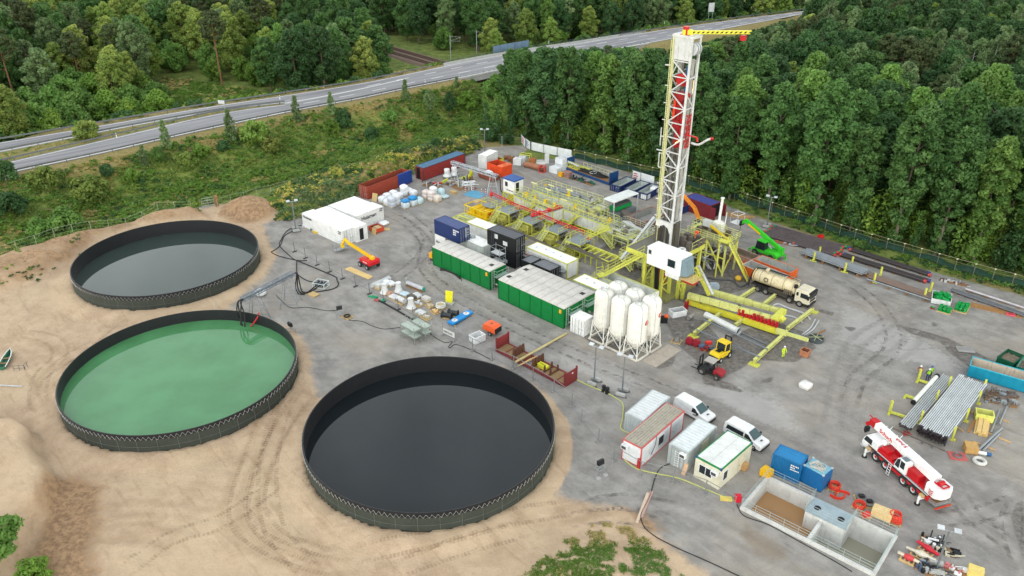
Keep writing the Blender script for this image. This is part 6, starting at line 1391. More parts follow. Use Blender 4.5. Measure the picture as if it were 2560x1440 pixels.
# vehicles and people
TYRE=P((44,44,46),.85,dirt=.35,dc=(120,116,110))
def wheel(t,x,y,r,w,rim=LGREY,hub=None):
 s=1 if y>0 else-1;mb=MB();mb.lathe([(r*.55,-w/2),(r*.92,-w/2),(r,-w*.36),(r,w*.36),(r*.92,w/2),(r*.55,w/2)],(x,y,r),22,(0,1,0));wh=mb.build('wheel',TYRE,t)
 mb=MB();mb.lathe([(.01,w*.28),(r*.3,w*.34),(r*.34,w*.18),(r*.56,w*.42),(r*.6,w*.3)],(x,y,r),20,(0,s,0));ri=mb.build('rim',rim,wh)
 if hub:MB().lathe([(.01,w*.42),(r*.24,w*.38),(r*.26,w*.2)],(x,y,r),14,(0,s,0)).build('hub',hub,wh)
 return wh
def soft(o,w=.05,seg=2):
 m=o.modifiers.new('bevel','BEVEL');m.width=w;m.segments=seg;m.limit_method='ANGLE';m.angle_limit=rad(35);return o
def tumble(mb,z0,k):
 mb.v=[(x,y*(1-k*max(0,z-z0)),z)for x,y,z in mb.v];return mb
CARW=P((240,241,242),.25,dirt=.05,spec=.6)
def van(label,loc,rz,kind):
 t=T('parked_van',label,'van',loc,rz,'white vans parked beside the cabins');L,hw=(5.0,.93)if kind else(4.9,.93);h=1.95 if kind else 1.95
 f=L/2
 prof=[(-f,.42),(f-.1,.36),(f,.55),(f,.85),(f-.18,1.02),(f-1.05,1.18),(f-1.95,1.86),(f-2.3,h-.02),(-f+.35,h),(-f+.06,1.75),(-f,1.1)]
 b=tumble(MB().ext(prof,-hw,hw),.95,.14).build('body',CARW,t);soft(b,.1,3)
 mb=MB()
 k=.14
 wy=lambda z:hw*(1-k*max(0,z-.95))
 ws=tumble(MB().add([(f-1.07,-hw+.14,1.22),(f-1.07,hw-.14,1.22),(f-1.93,hw-.16,1.86),(f-1.93,-hw+.16,1.86)],[(0,1,2,3)]),.95,.14)
 ws.v=[(x+.035,y,z+.03)for x,y,z in ws.v];ws.build('windscreen',P((62,88,92),.08,dirt=0,spec=.7),t)
 for s in(-1,1):
  def sw(x0,x1,x2,x3,z0=1.12,z1=1.66):return MB().add([(x0,s*(wy(z0)+.012),z0),(x1,s*(wy(z0)+.012),z0),(x2,s*(wy(z1)+.012),z1),(x3,s*(wy(z1)+.012),z1)],[(0,1,2,3)])
  sw(f-1.25,f-2.25,f-2.2,f-1.8).build('side_window',GLASS,t)
  if kind:sw(f-2.4,-f+.35,-f+.5,f-2.4).build('side_window',GLASS,t)
  mi=MB().bx(f-1.45,s*(hw+.02)if s>0 else s*(hw+.22),1.12,f-1.25,s*(hw+.22)if s>0 else s*(hw+.02),1.36).build('mirror',BLACK,t)
  MB().add([(f-.12,s*(hw-.08),.82),(f-.02,s*(hw-.5),.8),(f-.12,s*(hw-.52),.97),(f-.3,s*(hw-.06),.99)],[(0,1,2,3)]).build('headlight',P((150,160,170),.1,dirt=0),t)
  MB().add([(-f-.012,s*(hw-.2),.95),(-f-.012,s*(hw-.05),.95),(-f+.02,s*(hw-.1),1.5),(-f+.02,s*(hw-.22),1.5)],[(0,1,2,3)]).build('tail_light',RED,t)
 MB().bx(f-.1,-hw+.05,.34,f+.06,hw-.05,.62).build('bumper',P((52,54,58),.6,dirt=.1),t)
 for x in(f-.95,-f+1.0):
  for s in(-1,1):wheel(t,x,s*(hw-.1),.35,.24,P((120,124,128),.4,.5,dirt=.1))
 lx=f-.56
 q=text('APS',.3,INK,t,(lx,0,1.155),(0,rad(9),math.pi/2),ext=.01)
 if not kind:
  text('APS',.34,INK,t,(f-1.75,-hw-.012,.86),(math.pi/2,0,0));
 MB().add([(-f-.015,-.6,1.15),(-f-.015,.6,1.15),(-f+.03,.55,1.7),(-f+.03,-.55,1.7)],[(0,1,2,3)]).build('rear_window',GLASS,t)
 return t
p=G(1737,1014,1.4);p.z=0;van('white delivery van with plain closed sides behind the red edged office',p,rad(-47),0)
p=G(1867,1077,1.4);p.z=0;van('white minibus with dark side windows beside the cream office',p,rad(-47),1)
p=G(1947,748)+Vector((.72,.72,0));t=T('tanker_truck','dirty cream vacuum tanker truck with a black hose along the tank','tanker truck',p,rad(-44))
L=9.4;f=L/2;MB().bx(-f+.2,-.5,.85,f-.5,.5,1.12).build('chassis',BLACK,t)
MB().lathe([(.01,-f-.05),(.55,-f),(.9,-f+.12),(.98,-f+.3),(.98,1.9),(.85,2.1),(.4,2.25),(.01,2.27)],(0,0,2.2),28,(1,0,0)).build('tank',CRM,t)
mb=MB();mb.ring((-f-.02,0,2.2),1.0,.1,(1,0,0),24);mb.cyl((-f-.1,0,2.2),(-f-.2,0,2.2),.85,.6,20);mb.build('rear_door',P((206,186,140),.6,dirt=.6,dc=(130,100,66)),t)
mb=MB()
for x in(-3.6,-1.7,.2,1.7):mb.lathe([(1.0,x-.05),(1.03,x),(1.0,x+.05)],(0,0,2.2),24,(1,0,0))
mb.build('bands',P((170,150,110),.7,dirt=.5),t)
MB().tube(crom([(-f-.4,-1.2,.5),(-f-.5,-.8,1.6),(-f-.2,-.1,3.1),(-3.4,.1,3.55),(-1.2,.3,3.5),(.4,.5,3.45),(1.4,.7,3.3)],6),.1).build('suction_hose',BLACK,t)
mb=MB();mb.rail([(-2.6,-.45,3.16),(2.2,-.45,3.16),(2.2,.45,3.16),(-2.6,.45,3.16)],.32,.025,.9,0,True)
for k in range(10):x=-2.5+k*.5;mb.bar((x,-.45,3.2),(x,.45,3.2),.05)
mb.build('roof_rack',P((206,196,160),.6,dirt=.4),t);MB().cyl((-2.9,0,3.1),(-2.9,0,3.8),.18,n=10).bx(-3.1,-.3,3.5,-2.7,.3,3.75).build('boom_joint',CRM,t)
MB().ring((-2.55,-1.0,2.35),.32,.06,(0,1,0),16).build('side_ring',P((60,54,50),.7),t)
mb=MB();mb.bx(-1.9,-1.15,.7,1.2,-.55,1.25).bx(-1.9,.55,.7,1.2,1.15,1.25);mb.build('side_boxes',P((84,80,74),.6,.2,dirt=.4),t)
mb=MB()
for k in range(5):x=.6+.28*k;mb.cyl((x,-1.02,1.3),(x,-.98,2.0),.1,n=8)
mb.build('valves',P((120,110,96),.6,dirt=.5),t)
MB().bx(-f-.1,-1.2,1.02,1.6,1.2,1.08).build('mudguard',P((40,40,42),.7,dirt=.4),t)
prof=[(2.35,.75),(4.55,.75),(4.62,1.5),(4.45,2.45),(4.2,2.75),(2.5,2.8),(2.35,2.6)]
cabt=soft(MB().ext(prof,-1.18,1.18).build('cab',P((234,226,202),.4,dirt=.2),t),.08)
MB().add([(4.635,-1.05,1.55),(4.635,1.05,1.55),(4.475,1.0,2.4),(4.475,-1.0,2.4)],[(0,1,2,3)]).build('windscreen',GLASS,cabt)
MB().bx(4.4,-1.1,2.42,4.75,1.1,2.62).build('sun_visor',BLACK,cabt)
for s in(-1,1):
 MB().add([(3.2,s*1.19,1.6),(4.45,s*1.19,1.6),(4.3,s*1.19,2.35),(3.2,s*1.19,2.35)],[(0,1,2,3)]).build('side_window',GLASS,cabt)
 MB().bx(4.4,s*1.3-.1,1.6,4.6,s*1.3+.1,2.2).build('mirror',BLACK,cabt);MB().bx(2.55,s*1.185-.01,1.75,2.9,s*1.185+.01,2.3).build('side_window',GLASS,cabt)
 MB().bx(4.6,s*.9-.18,.85,4.66,s*.9+.18,1.05).build('headlight',PLAST,t)
MB().bx(4.1,-1.2,.42,4.7,1.2,.8).bx(4.6,-.8,1.1,4.65,.8,1.45).build('bumper',P((36,36,38),.6,dirt=.3),t)
MB().lathe([(.01,3.25),(.28,3.2),(.3,2.75),(.01,2.75)],(2.2,-.9,0),12).build('air_filter',BLACK,t)
for x in(-3.55,-2.25,1.65,3.25):
 for s in(-1,1):wheel(t,x,s*1.02,.53,.34,P((150,148,140),.6,dirt=.4))
w0,w1_=G(2188,1156),G(2281,1239);dv=(w0-w1_).normalized();rzc_=math.atan2(dv.y,dv.x);mid=(w0+w1_)/2;nrm=Vector((-dv.y,dv.x,0));side=1 if nrm.y>0 else-1
pc=mid+nrm*side*-1.15 if nrm.y<0 else mid+nrm*1.15
pc=mid+(nrm if nrm.y>0 else-nrm)*1.15
t=T('mobile_crane','red and white four axle mobile crane with a lettered telescopic boom','mobile crane',pc,rzc_)
t.scale=[(w0-w1_).length/6.4]*3
ns=1 if(Matrix.Rotation(rzc_,3,'Z')@Vector((0,1,0))).y<0 else-1
CRR=P((196,22,32),.35,dirt=.08);CRWt=P((242,243,244),.3,dirt=.06)
MB().bx(-5.3,-1.25,.85,5.0,1.25,1.55).build('chassis',CRR,t)
MB().bx(-5.0,-1.3,1.5,3.4,1.3,1.6).build('deck',P((206,208,212),.4,.1,dirt=.15),t)
for s in(-1,1):MB().bx(-4.9,s*1.31-.02,1.33,4.8,s*1.31+.02,1.5).build('side_stripe',BLACK if s==ns else BLACK,t)
mb=MB();mb.bx(1.0,-1.2,1.6,3.4,1.2,2.15).bx(1.2,-1.1,2.15,2.2,-.2,2.5).bx(1.9,.2,2.15,3.2,1.1,2.45).bx(-.8,-1.2,1.6,1.0,1.2,1.85);mb.build('engine_cover',CRR,t)
mb=MB()
for k in range(8):mb.bx(-.6+k*.2,-.6,1.86,-.5+k*.2,.9,1.95)
mb.build('cooler_slats',DGREY,t)
prof=[(3.5,.75),(5.9,.7),(6.15,1.2),(6.0,1.9),(5.6,2.6),(3.6,2.65),(3.5,2.4)]
cb_=soft(MB().ext(prof,-1.25,1.25).build('driver_cab',CRWt,t),.08)
MB().add([(6.045,-1.1,1.9),(6.045,1.1,1.9),(5.64,1.05,2.58),(5.64,-1.05,2.58)],[(0,1,2,3)]).build('windscreen',GLASS,cb_)
for s in(-1,1):
 MB().add([(4.5,s*1.262,1.7),(5.9,s*1.262,1.7),(5.55,s*1.262,2.5),(4.5,s*1.262,2.5)],[(0,1,2,3)]).build('side_window',GLASS,cb_);MB().bx(6.1,s*.9-.2,.95,6.18,s*.9+.2,1.15).build('headlight',PLAST,cb_)
MB().bx(5.7,-1.25,.5,6.25,1.25,.8).build('bumper',LGREY,t)
for x in(3.45,1.75,-1.3,-2.95):
 for s in(-1,1):wheel(t,x,s*1.08,.68,.46,P((206,208,210),.4,.2,dirt=.1),CRR)
sup=MB();sup.cyl((-2.0,0,1.55),(-2.0,0,1.8),.95,n=24).bx(-4.9,-1.2,1.75,-1.0,1.2,2.0).bx(-3.3,.45*ns-.35 if ns>0 else-1.2,2.0,-1.5,1.2 if ns>0 else-.1,2.9);sup.build('slewing_platform',CRR,t)
prof=[(-1.5,1.75),(.35,1.7),(.42,2.1),(.1,3.2),(-.35,3.5),(-1.5,3.45)]
y0,y1=sorted((ns*.55,ns*1.45));oc=soft(MB().ext(prof,y0,y1).build('operator_cab',CRWt,t),.07)
ys=ns*1.462;MB().add([(-1.15,ys,2.3),(-.5,ys,2.3),(-.5,ys,3.3),(-1.15,ys,3.3)],[(0,1,2,3)]).build('side_window',GLASS,oc);MB().add([(-.4,ys,2.0),(.3,ys,2.05),(.05,ys,3.1),(-.3,ys,3.38),(-.4,ys,3.38)],[(0,1,2,3,4)]).build('side_window',GLASS,oc)
MB().bx(-1.1,y0+.1,3.505,-.3,y1-.1,3.54).build('roof_window',P((110,124,132),.15,dirt=.05),oc);MB().add([(.435,y0+.1,2.15),(.435,y1-.1,2.15),(.14,y1-.1,3.15),(.14,y0+.1,3.15)],[(0,1,2,3)]).build('windscreen',GLASS,oc)
cwt=MB();cwt.prism([(-5.9,-1.3),(-4.4,-1.3),(-4.2,-.9),(-4.2,.9),(-4.4,1.3),(-5.9,1.3),(-6.4,.7),(-6.5,0),(-6.4,-.7)],1.75,3.0);soft(cwt.build('counterweight',CRWt,t),.12)
mb=MB();
for k in range(3):
 z=2.7-.25*k;yy=ns*1.315;mb.hexa([(-5.6,yy-.008,z),(-5.3,yy-.008,z-.18),(-5.3,yy+.008,z-.18),(-5.6,yy+.008,z),(-5.6,yy-.008,z-.12),(-5.3,yy-.008,z-.3),(-5.3,yy+.008,z-.3),(-5.6,yy+.008,z-.12)])
 mb.hexa([(-5.3,yy-.008,z-.18),(-5.0,yy-.008,z),(-5.0,yy+.008,z),(-5.3,yy+.008,z-.18),(-5.3,yy-.008,z-.3),(-5.0,yy-.008,z-.12),(-5.0,yy+.008,z-.12),(-5.3,yy+.008,z-.3)])
mb.build('chevron_marking',CRR,t)
b0,b1=Vector((-4.6,-ns*.12,3.15)),Vector((5.6,-ns*.12,3.7))
bd=(b1-b0).normalized();bu=Vector((-bd.z,0,bd.x))
def sect(p,w,h):return[p+Vector((0,-w/2,0))+bu*h*.5,p+Vector((0,w/2,0))+bu*h*.5,p+Vector((0,w/2,0))-bu*h*.3,p+Vector((0,w*.22,0))-bu*h*.5,p+Vector((0,-w*.22,0))-bu*h*.5,p+Vector((0,-w/2,0))-bu*h*.3]
mb=MB();a,b=sect(b0,1.0,1.15),sect(b1,.9,1.0);mb.add(a+b,[(k,(k+1)%6,6+(k+1)%6,6+k)for k in range(6)]+[(5,4,3,2,1,0),(6,7,8,9,10,11)]);boom=mb.build('boom',CRWt,t)
mb=MB();e0,e1=b1,b1+bd*1.0;a,b=sect(e0,.96,1.06),sect(e1,.9,.95);mb.add(a+b,[(k,(k+1)%6,6+(k+1)%6,6+k)for k in range(6)]+[(5,4,3,2,1,0),(6,7,8,9,10,11)]);mb.bar(e1+Vector((-.1,-.3,-.2)),e1+Vector((.5,-.3,-.75)),.1,.5).bar(e1+Vector((-.1,.3,-.2)),e1+Vector((.5,.3,-.75)),.1,.5).cyl(e1+Vector((.4,-.3,-.65)),e1+Vector((.4,.3,-.65)),.25,n=14).bar(e1+bu*.5,e1+bu*.5+bd*.6,.1);mb.build('boom_head',CRR,t)
hk=e1+Vector((.45,0,-1.6));mb=MB();mb.bx(hk.x-.2,hk.y-.3,hk.z-.35,hk.x+.2,hk.y+.3,hk.z+.35).tube([hk+Vector((0,0,-.35)),hk+Vector((.05,0,-.6)),hk+Vector((.25,0,-.75)),hk+Vector((.3,0,-.55))],.07);hb=mb.build('hook_block',BLACK,t);MB().cyl(hk+Vector((0,-.12,.3)),e1+Vector((.45,-.12,-.6)),.02,n=4).cyl(hk+Vector((0,.12,.3)),e1+Vector((.45,.12,-.6)),.02,n=4).build('hoist_rope',DGREY,hb)
tm=P((206,26,36),.4,dirt=0);cy=b0.lerp(b1,.7);ang=math.atan2(bd.z,bd.x);wb_=.935
Q=Matrix(((-ns*bd.x*1,0,0),(0,0,0),(0,0,0)))
def lett(s,size,p,xdir,ydir):
 o=text(s,size,tm,t,(0,0,0),(0,0,0),ext=.01);x=Vector(xdir).normalized();y=Vector(ydir).normalized();z=x.cross(y)
 o.matrix_local=Matrix(((x.x,y.x,z.x,p.x),(x.y,y.y,z.y,p.y),(x.z,y.z,z.z,p.z),(0,0,0,1)))
sp=b0.lerp(b1,.80);lett('Schuch',.78,sp+Vector((0,ns*.475,0))+bu*.12,-bd*ns*1.0 if ns>0 else-bd*-ns,bu)
lett('Schuch',.62,b0.lerp(b1,.60)+bu*.56,bd,Vector((0,1,0))if True else None)
MB().bar((-4.7,-ns*.12-.35,3.0),(-4.2,-ns*.12-.35,2.1),.16,.5).bar((-4.7,-ns*.12+.35,3.0),(-4.2,-ns*.12+.35,2.1),.16,.5).bar((-4.7,-ns*.12-.45,3.05),(-6.0,-ns*.12-.45,3.2),.14).bar((-4.7,-ns*.12+.45,3.05),(-6.0,-ns*.12+.45,3.2),.14).bar((-6.0,-ns*.12-.45,3.2),(-6.0,-ns*.12+.45,3.2),.14).cyl((-5.2,-ns*.12-.4,3.15),(-5.2,-ns*.12+.4,3.15),.3,n=16).build('boom_foot',CRR,t)
MB().cyl((-1.6,-ns*.12,2.1),(1.8,-ns*.12,3.0),.17,n=12).build('luffing_cylinder',LGREY,t)
for f_ in(.35,.55,.72,.9):q=b0.lerp(b1,f_)+bu*.58;MB().bar(q+Vector((0,-.5,0)),q+Vector((0,.5,0)),.07).build('boom_bracket',PLAST,boom)
mb=MB();mb.bar(b0.lerp(b1,.85)+Vector((0,-.5,.4)),b0.lerp(b1,.85)+Vector((.2,-1.1,.6)),.06).bar(b0.lerp(b1,.68)+Vector((0,-.5,.4)),b0.lerp(b1,.68)+Vector((.2,-1.1,.6)),.06);mb.build('boom_brackets',PLAST,boom)
MB().cyl((3.3,ns*.5,2.9),(3.3,ns*.62,2.9),.38,n=18).build('hose_drum',CRWt,t)
for x in(4.55,-4.55):
 for s in(-1,1):
  mb=MB();mb.cyl((x,s*1.9,.15),(x,s*1.9,1.25),.13,n=10).bar((x,s*1.2,.95),(x,s*1.95,.95),.3,.34);og=mb.build('outrigger',CRWt,t);MB().lathe([(.01,.16),(.3,.14),(.34,.06),(.34,.0)],(x,s*1.9,0),14).build('foot_plate',BLACK,og);MB().bx(x-.28,s*1.55-.2,1.15,x+.28,s*1.55+.2,1.4).build('timber_block',WOOD,og)
mb=MB();mb.rail([(-6.3,-1.2,1.0),(-5.3,-1.2,1.0),(-5.3,1.2,1.0),(-6.3,1.2,1.0)],.4,.03,.8,1,True);mb.bx(-6.3,-1.2,.95,-5.3,1.2,1.02);mb.build('rear_rack',GALV,t);MB().bx(-6.45,-1.2,.55,-6.3,1.2,.7).build('rear_bumper',P((214,70,40),.5),t);MB().bx(-6.2,-1.05,1.03,-5.4,1.05,1.2).build('rack_load',BROWNW,t)
mb=MB();mb.bar((1.2,ns*1.36,1.5),(.9,ns*1.75,.2),.05).bar((.75,ns*1.36,1.5),(.45,ns*1.75,.2),.05)
for k in range(5):f_=k/4;mb.bar((1.17-.28*f_,ns*(1.38+.36*f_),1.4-1.15*f_),(.74-.28*f_,ns*(1.38+.36*f_),1.4-1.15*f_),.05)
mb.build('ladder',PLAST,t)
p=G(1802,893);t=T('forklift','big yellow forklift at the end of the white casing','forklift',p,rad(41));t.scale=(.9,)*3;FY=P((240,206,34),.4,dirt=.12)
soft(MB().ext([(-1.9,.55),(1.0,.55),(1.0,1.2),(.2,1.3),(-.2,1.35),(-1.5,1.45),(-1.95,1.1)],-.85,.85).build('body',FY,t),.1)
MB().bx(-2.0,-.8,.45,-1.3,.8,1.0).build('counterweight',P((40,40,40),.6),t);MB().bx(-1.2,-.35,1.46,-.5,.35,1.5).build('vent',BLACK,t)
c_=soft(MB().ext([(-.35,1.25),(.95,1.2),(.85,2.55),(-.2,2.6)],-.75,.75).build('cab',GLASS,t),.04)
mb=MB()
for s in(-1,1):mb.bar((-.35,s*.75,1.25),(-.2,s*.75,2.6),.1).bar((.95,s*.75,1.2),(.85,s*.75,2.6),.1)
mb.bx(-.28,-.82,2.56,.95,.82,2.68);mb.build('cab_frame',FY,c_)
mb=MB()
for s in(-1,1):mb.bx(1.25,s*.5-.08,.3,1.45,s*.5+.08,3.1)
mb.bx(1.25,-.58,3.0,1.45,.58,3.12).bx(1.25,-.58,1.6,1.42,.58,1.72);mb.build('mast',BLACK,t)
mb=MB();mb.bx(1.47,-.8,.35,1.6,.8,1.0)
for s in(-1,1):mb.bx(1.6,s*.55-.08,.35,2.7,s*.55+.08,.42)
mb.build('fork',DGREY,t)
for x,r in((.85,.48),(-1.3,.42)):
 for s in(-1,1):wheel(t,x,s*.82,r,.34,LGREY)
p=G(1775,935);t=T('forklift','small red and black rough terrain forklift with a grey roof','forklift',p,rad(140));RR_=P((160,34,44),.5,dirt=.3)
soft(MB().ext([(-1.9,.55),(-.6,.55),(-.6,1.15),(-1.2,1.2),(-1.9,1.0)],-.62,.62).build('engine_hood',RR_,t),.1);MB().bx(-.6,-.6,.45,1.3,.6,.85).build('chassis',BLACK,t)
mb=MB()
for s in(-1,1):mb.bar((-.6,s*.6,.85),(-.45,s*.55,2.1),.07).bar((.75,s*.6,.85),(.6,s*.55,2.1),.07)
mb.build('roll_cage',BLACK,t);MB().bx(-.6,-.65,2.08,.75,.65,2.16).build('roof',P((176,172,166),.6,dirt=.3),t);MB().bx(-.4,-.25,.85,.1,.25,1.1).bx(-.45,-.25,1.1,-.3,.25,1.6).build('seat',BLACK,t)
mb=MB()
for s in(-1,1):mb.bx(1.35,s*.4-.06,.25,1.5,s*.4+.06,2.3)
mb.bx(1.35,-.46,2.2,1.5,.46,2.32).bx(1.5,-.6,.3,1.6,.6,.8)
for s in(-1,1):mb.bx(1.6,s*.4-.06,.3,2.5,s*.4+.06,.36)
mb.build('mast',BLACK,t)
for x,r in((.85,.5),(-1.25,.4)):
 for s in(-1,1):wheel(t,x,s*.72,r,.32,P((130,126,122),.6,dirt=.4))
p=(G(896,663)+G(950,668))/2;t=T('boom_lift','yellow boom lift on a bright red base, boom lowered towards the white containers','boom lift',p,rad(135));BR_=P((206,24,34),.4,dirt=.1)
MB().bx(-1.1,-.9,.4,1.1,.9,.8).build('chassis',DGREY,t)
soft(MB().ext([(-1.7,.8),(.9,.8),(1.2,1.1),(1.1,1.55),(-1.5,1.75),(-1.75,1.5)],-1.05,1.05).build('turntable',BR_,t),.15,3);
mb=MB()
for k in range(4):mb.bx(-1.0+k*.3,1.055,1.12,-.8+k*.3,1.07,1.3)
mb.build('markings',PLAST,t)
mb=MB();mb.bar((-1.2,.1,1.95),(5.4,.1,2.5),.36,.42).bx(-1.5,-.2,1.6,-.8,.4,2.2);bm_=mb.build('boom',P((242,196,20),.4,dirt=.1),t)
MB().bar((-1.0,.1,2.22),(5.0,.1,2.74),.14,.1).build('cable_tray',P((226,176,10),.5),bm_)
mb=MB();mb.bar((5.4,.1,2.5),(6.2,.1,2.9),.3).bar((6.2,.1,2.9),(7.2,.1,1.6),.28,.34).bx(7.0,-.1,1.0,7.4,.3,1.7);mb.build('jib',P((242,196,20),.4,dirt=.1),t)
mb=MB();mb.bx(7.5,-1.0,.5,8.4,1.2,.58);mb.rail([(7.5,-1.0,.58),(8.4,-1.0,.58),(8.4,1.2,.58),(7.5,1.2,.58)],1.1,.025,.9,2,True);mb.build('basket',GALV,t)
for x in(.95,-.95):
 for s in(-1,1):wheel(t,x,s*1.05,.46,.34,P((170,172,172),.5,dirt=.2))
p=G(1915,640);t=T('telehandler','bright green telehandler with its boom raised and a white basket','telehandler',p,rad(128));GL_=LIME
soft(MB().ext([(-2.6,.7),(2.2,.7),(2.4,1.1),(1.0,1.4),(-2.2,1.5),(-2.7,1.2)],-1.05,1.05).build('chassis',GL_,t),.1)
tc_=soft(MB().ext([(-.2,1.35),(1.5,1.3),(1.3,2.7),(-.1,2.75)],.1,1.15).build('cab',GLASS,t),.04);MB().bx(-.2,.05,2.72,1.4,1.2,2.86).build('cab_roof',GL_,tc_)
mb=MB()
for a_,b_ in(((-.2,1.16,1.35),(-.1,1.16,2.75)),((1.5,1.16,1.3),(1.3,1.16,2.75)),((.6,1.17,1.3),(.6,1.17,2.75)),((1.5,.1,1.3),(1.3,.1,2.75))):mb.bar(a_,b_,.09)
mb.build('cab_frame',BLACK,tc_)
B0,B1=Vector((-2.2,-.45,1.9)),Vector((5.2,-.45,4.6));mb=MB();mb.bar(B0,B1,.5,.6).bx(-2.75,-.8,.9,-1.9,-.1,2.2).bar(B1,B1+Vector((.7,0,-.7)),.4,.5);mb.build('boom',GL_,t)
MB().bar(B0.lerp(B1,.55)+Vector((0,.27,-.1)),B0.lerp(B1,.9)+Vector((0,.27,-.1)),.02,.3).build('boom_marking',P((246,190,30),.5),t);MB().cyl((-.6,-.45,1.3),(1.6,-.45,2.95),.12,n=10).build('lift_cylinder',LGREY,t)
mb=MB();h0=B1+Vector((.7,0,-.7));mb.bx(h0.x-.1,h0.y-.5,h0.z-.4,h0.x+.2,h0.y+.5,h0.z+.4);mb.build('carriage',BLACK,t);mb=MB();mb.cyl(h0+Vector((.2,0,-.3)),h0+Vector((.25,0,-1.8)),.04,n=6).bx(h0.x+.1,h0.y-.12,h0.z-2.2,h0.x+.38,h0.y+.12,h0.z-1.7);mb.build('hook',DGREY,t)
mb=MB();mb.rail([h0+Vector((.3,-.9,-.2)),h0+Vector((1.8,-.9,-.2)),h0+Vector((1.8,.9,-.2)),h0+Vector((.3,.9,-.2))],1.6,.04,2.2,0,True);mb.bx(h0.x+.3,h0.y-.9,h0.z-.25,h0.x+1.8,h0.y+.9,h0.z-.18);mb.build('basket',PLAST,t)
for x in(1.5,-1.6):
 for s in(-1,1):wheel(t,x,s*1.05,.55,.4,P((90,150,80),.5))
for s in(-1,1):
 for x in(2.5,-2.7):mb=MB();mb.cyl((x,s*1.5,.1),(x,s*1.5,.9),.1,n=8).bar((x,s*.9,.8),(x,s*1.5,.8),.2).lathe([(.01,.1),(.28,.08),(.3,0)],(x,s*1.5,0),12);mb.build('stabiliser',GL_,t)
p=G(1758,592);t=T('excavator','orange excavator with a white cab half hidden behind the mast','excavator',p,rad(135));EO=P((226,136,40),.5,dirt=.25)
soft(MB().bx(-2.0,-1.2,.95,1.0,1.2,1.9).build('house',EO,t),.1);MB().bx(-1.8,-.9,1.9,-.3,.5,2.05).build('engine_cover',P((130,140,152),.5,dirt=.2),t)
ec=soft(MB().bx(.1,.2,1.2,1.5,1.2,2.9).build('cab',P((236,238,238),.4),t),.08);MB().bx(1.5,.3,1.5,1.53,1.1,2.75).build('windscreen',GLASS,ec);MB().bx(.3,1.2,1.6,1.3,1.23,2.7).build('side_window',GLASS,ec);MB().bx(.0,.1,2.9,1.7,1.3,3.0).build('cab_roof',DGREY,ec)
MB().bar((.8,-.4,1.6),(2.6,-.4,4.6),.4,.6).bar((2.6,-.4,4.6),(5.4,-.4,6.4),.38,.55).build('boom',EO,t);MB().bar((5.3,-.4,6.4),(6.4,-.4,4.2),.32,.45).build('arm',EO,t);MB().ext([(6.1,4.3),(6.6,4.3),(7.0,3.5),(6.3,3.1),(5.9,3.7)],-.8,0).build('bucket',P((90,84,76),.6,.2),t)
for s in(-1,1):MB().ext([(-1.9,.1),(1.7,.1),(2.05,.5),(1.7,.9),(-1.9,.9),(-2.2,.5)],s*1.1-.25,s*1.1+.25).build('track',RUBBER,t)
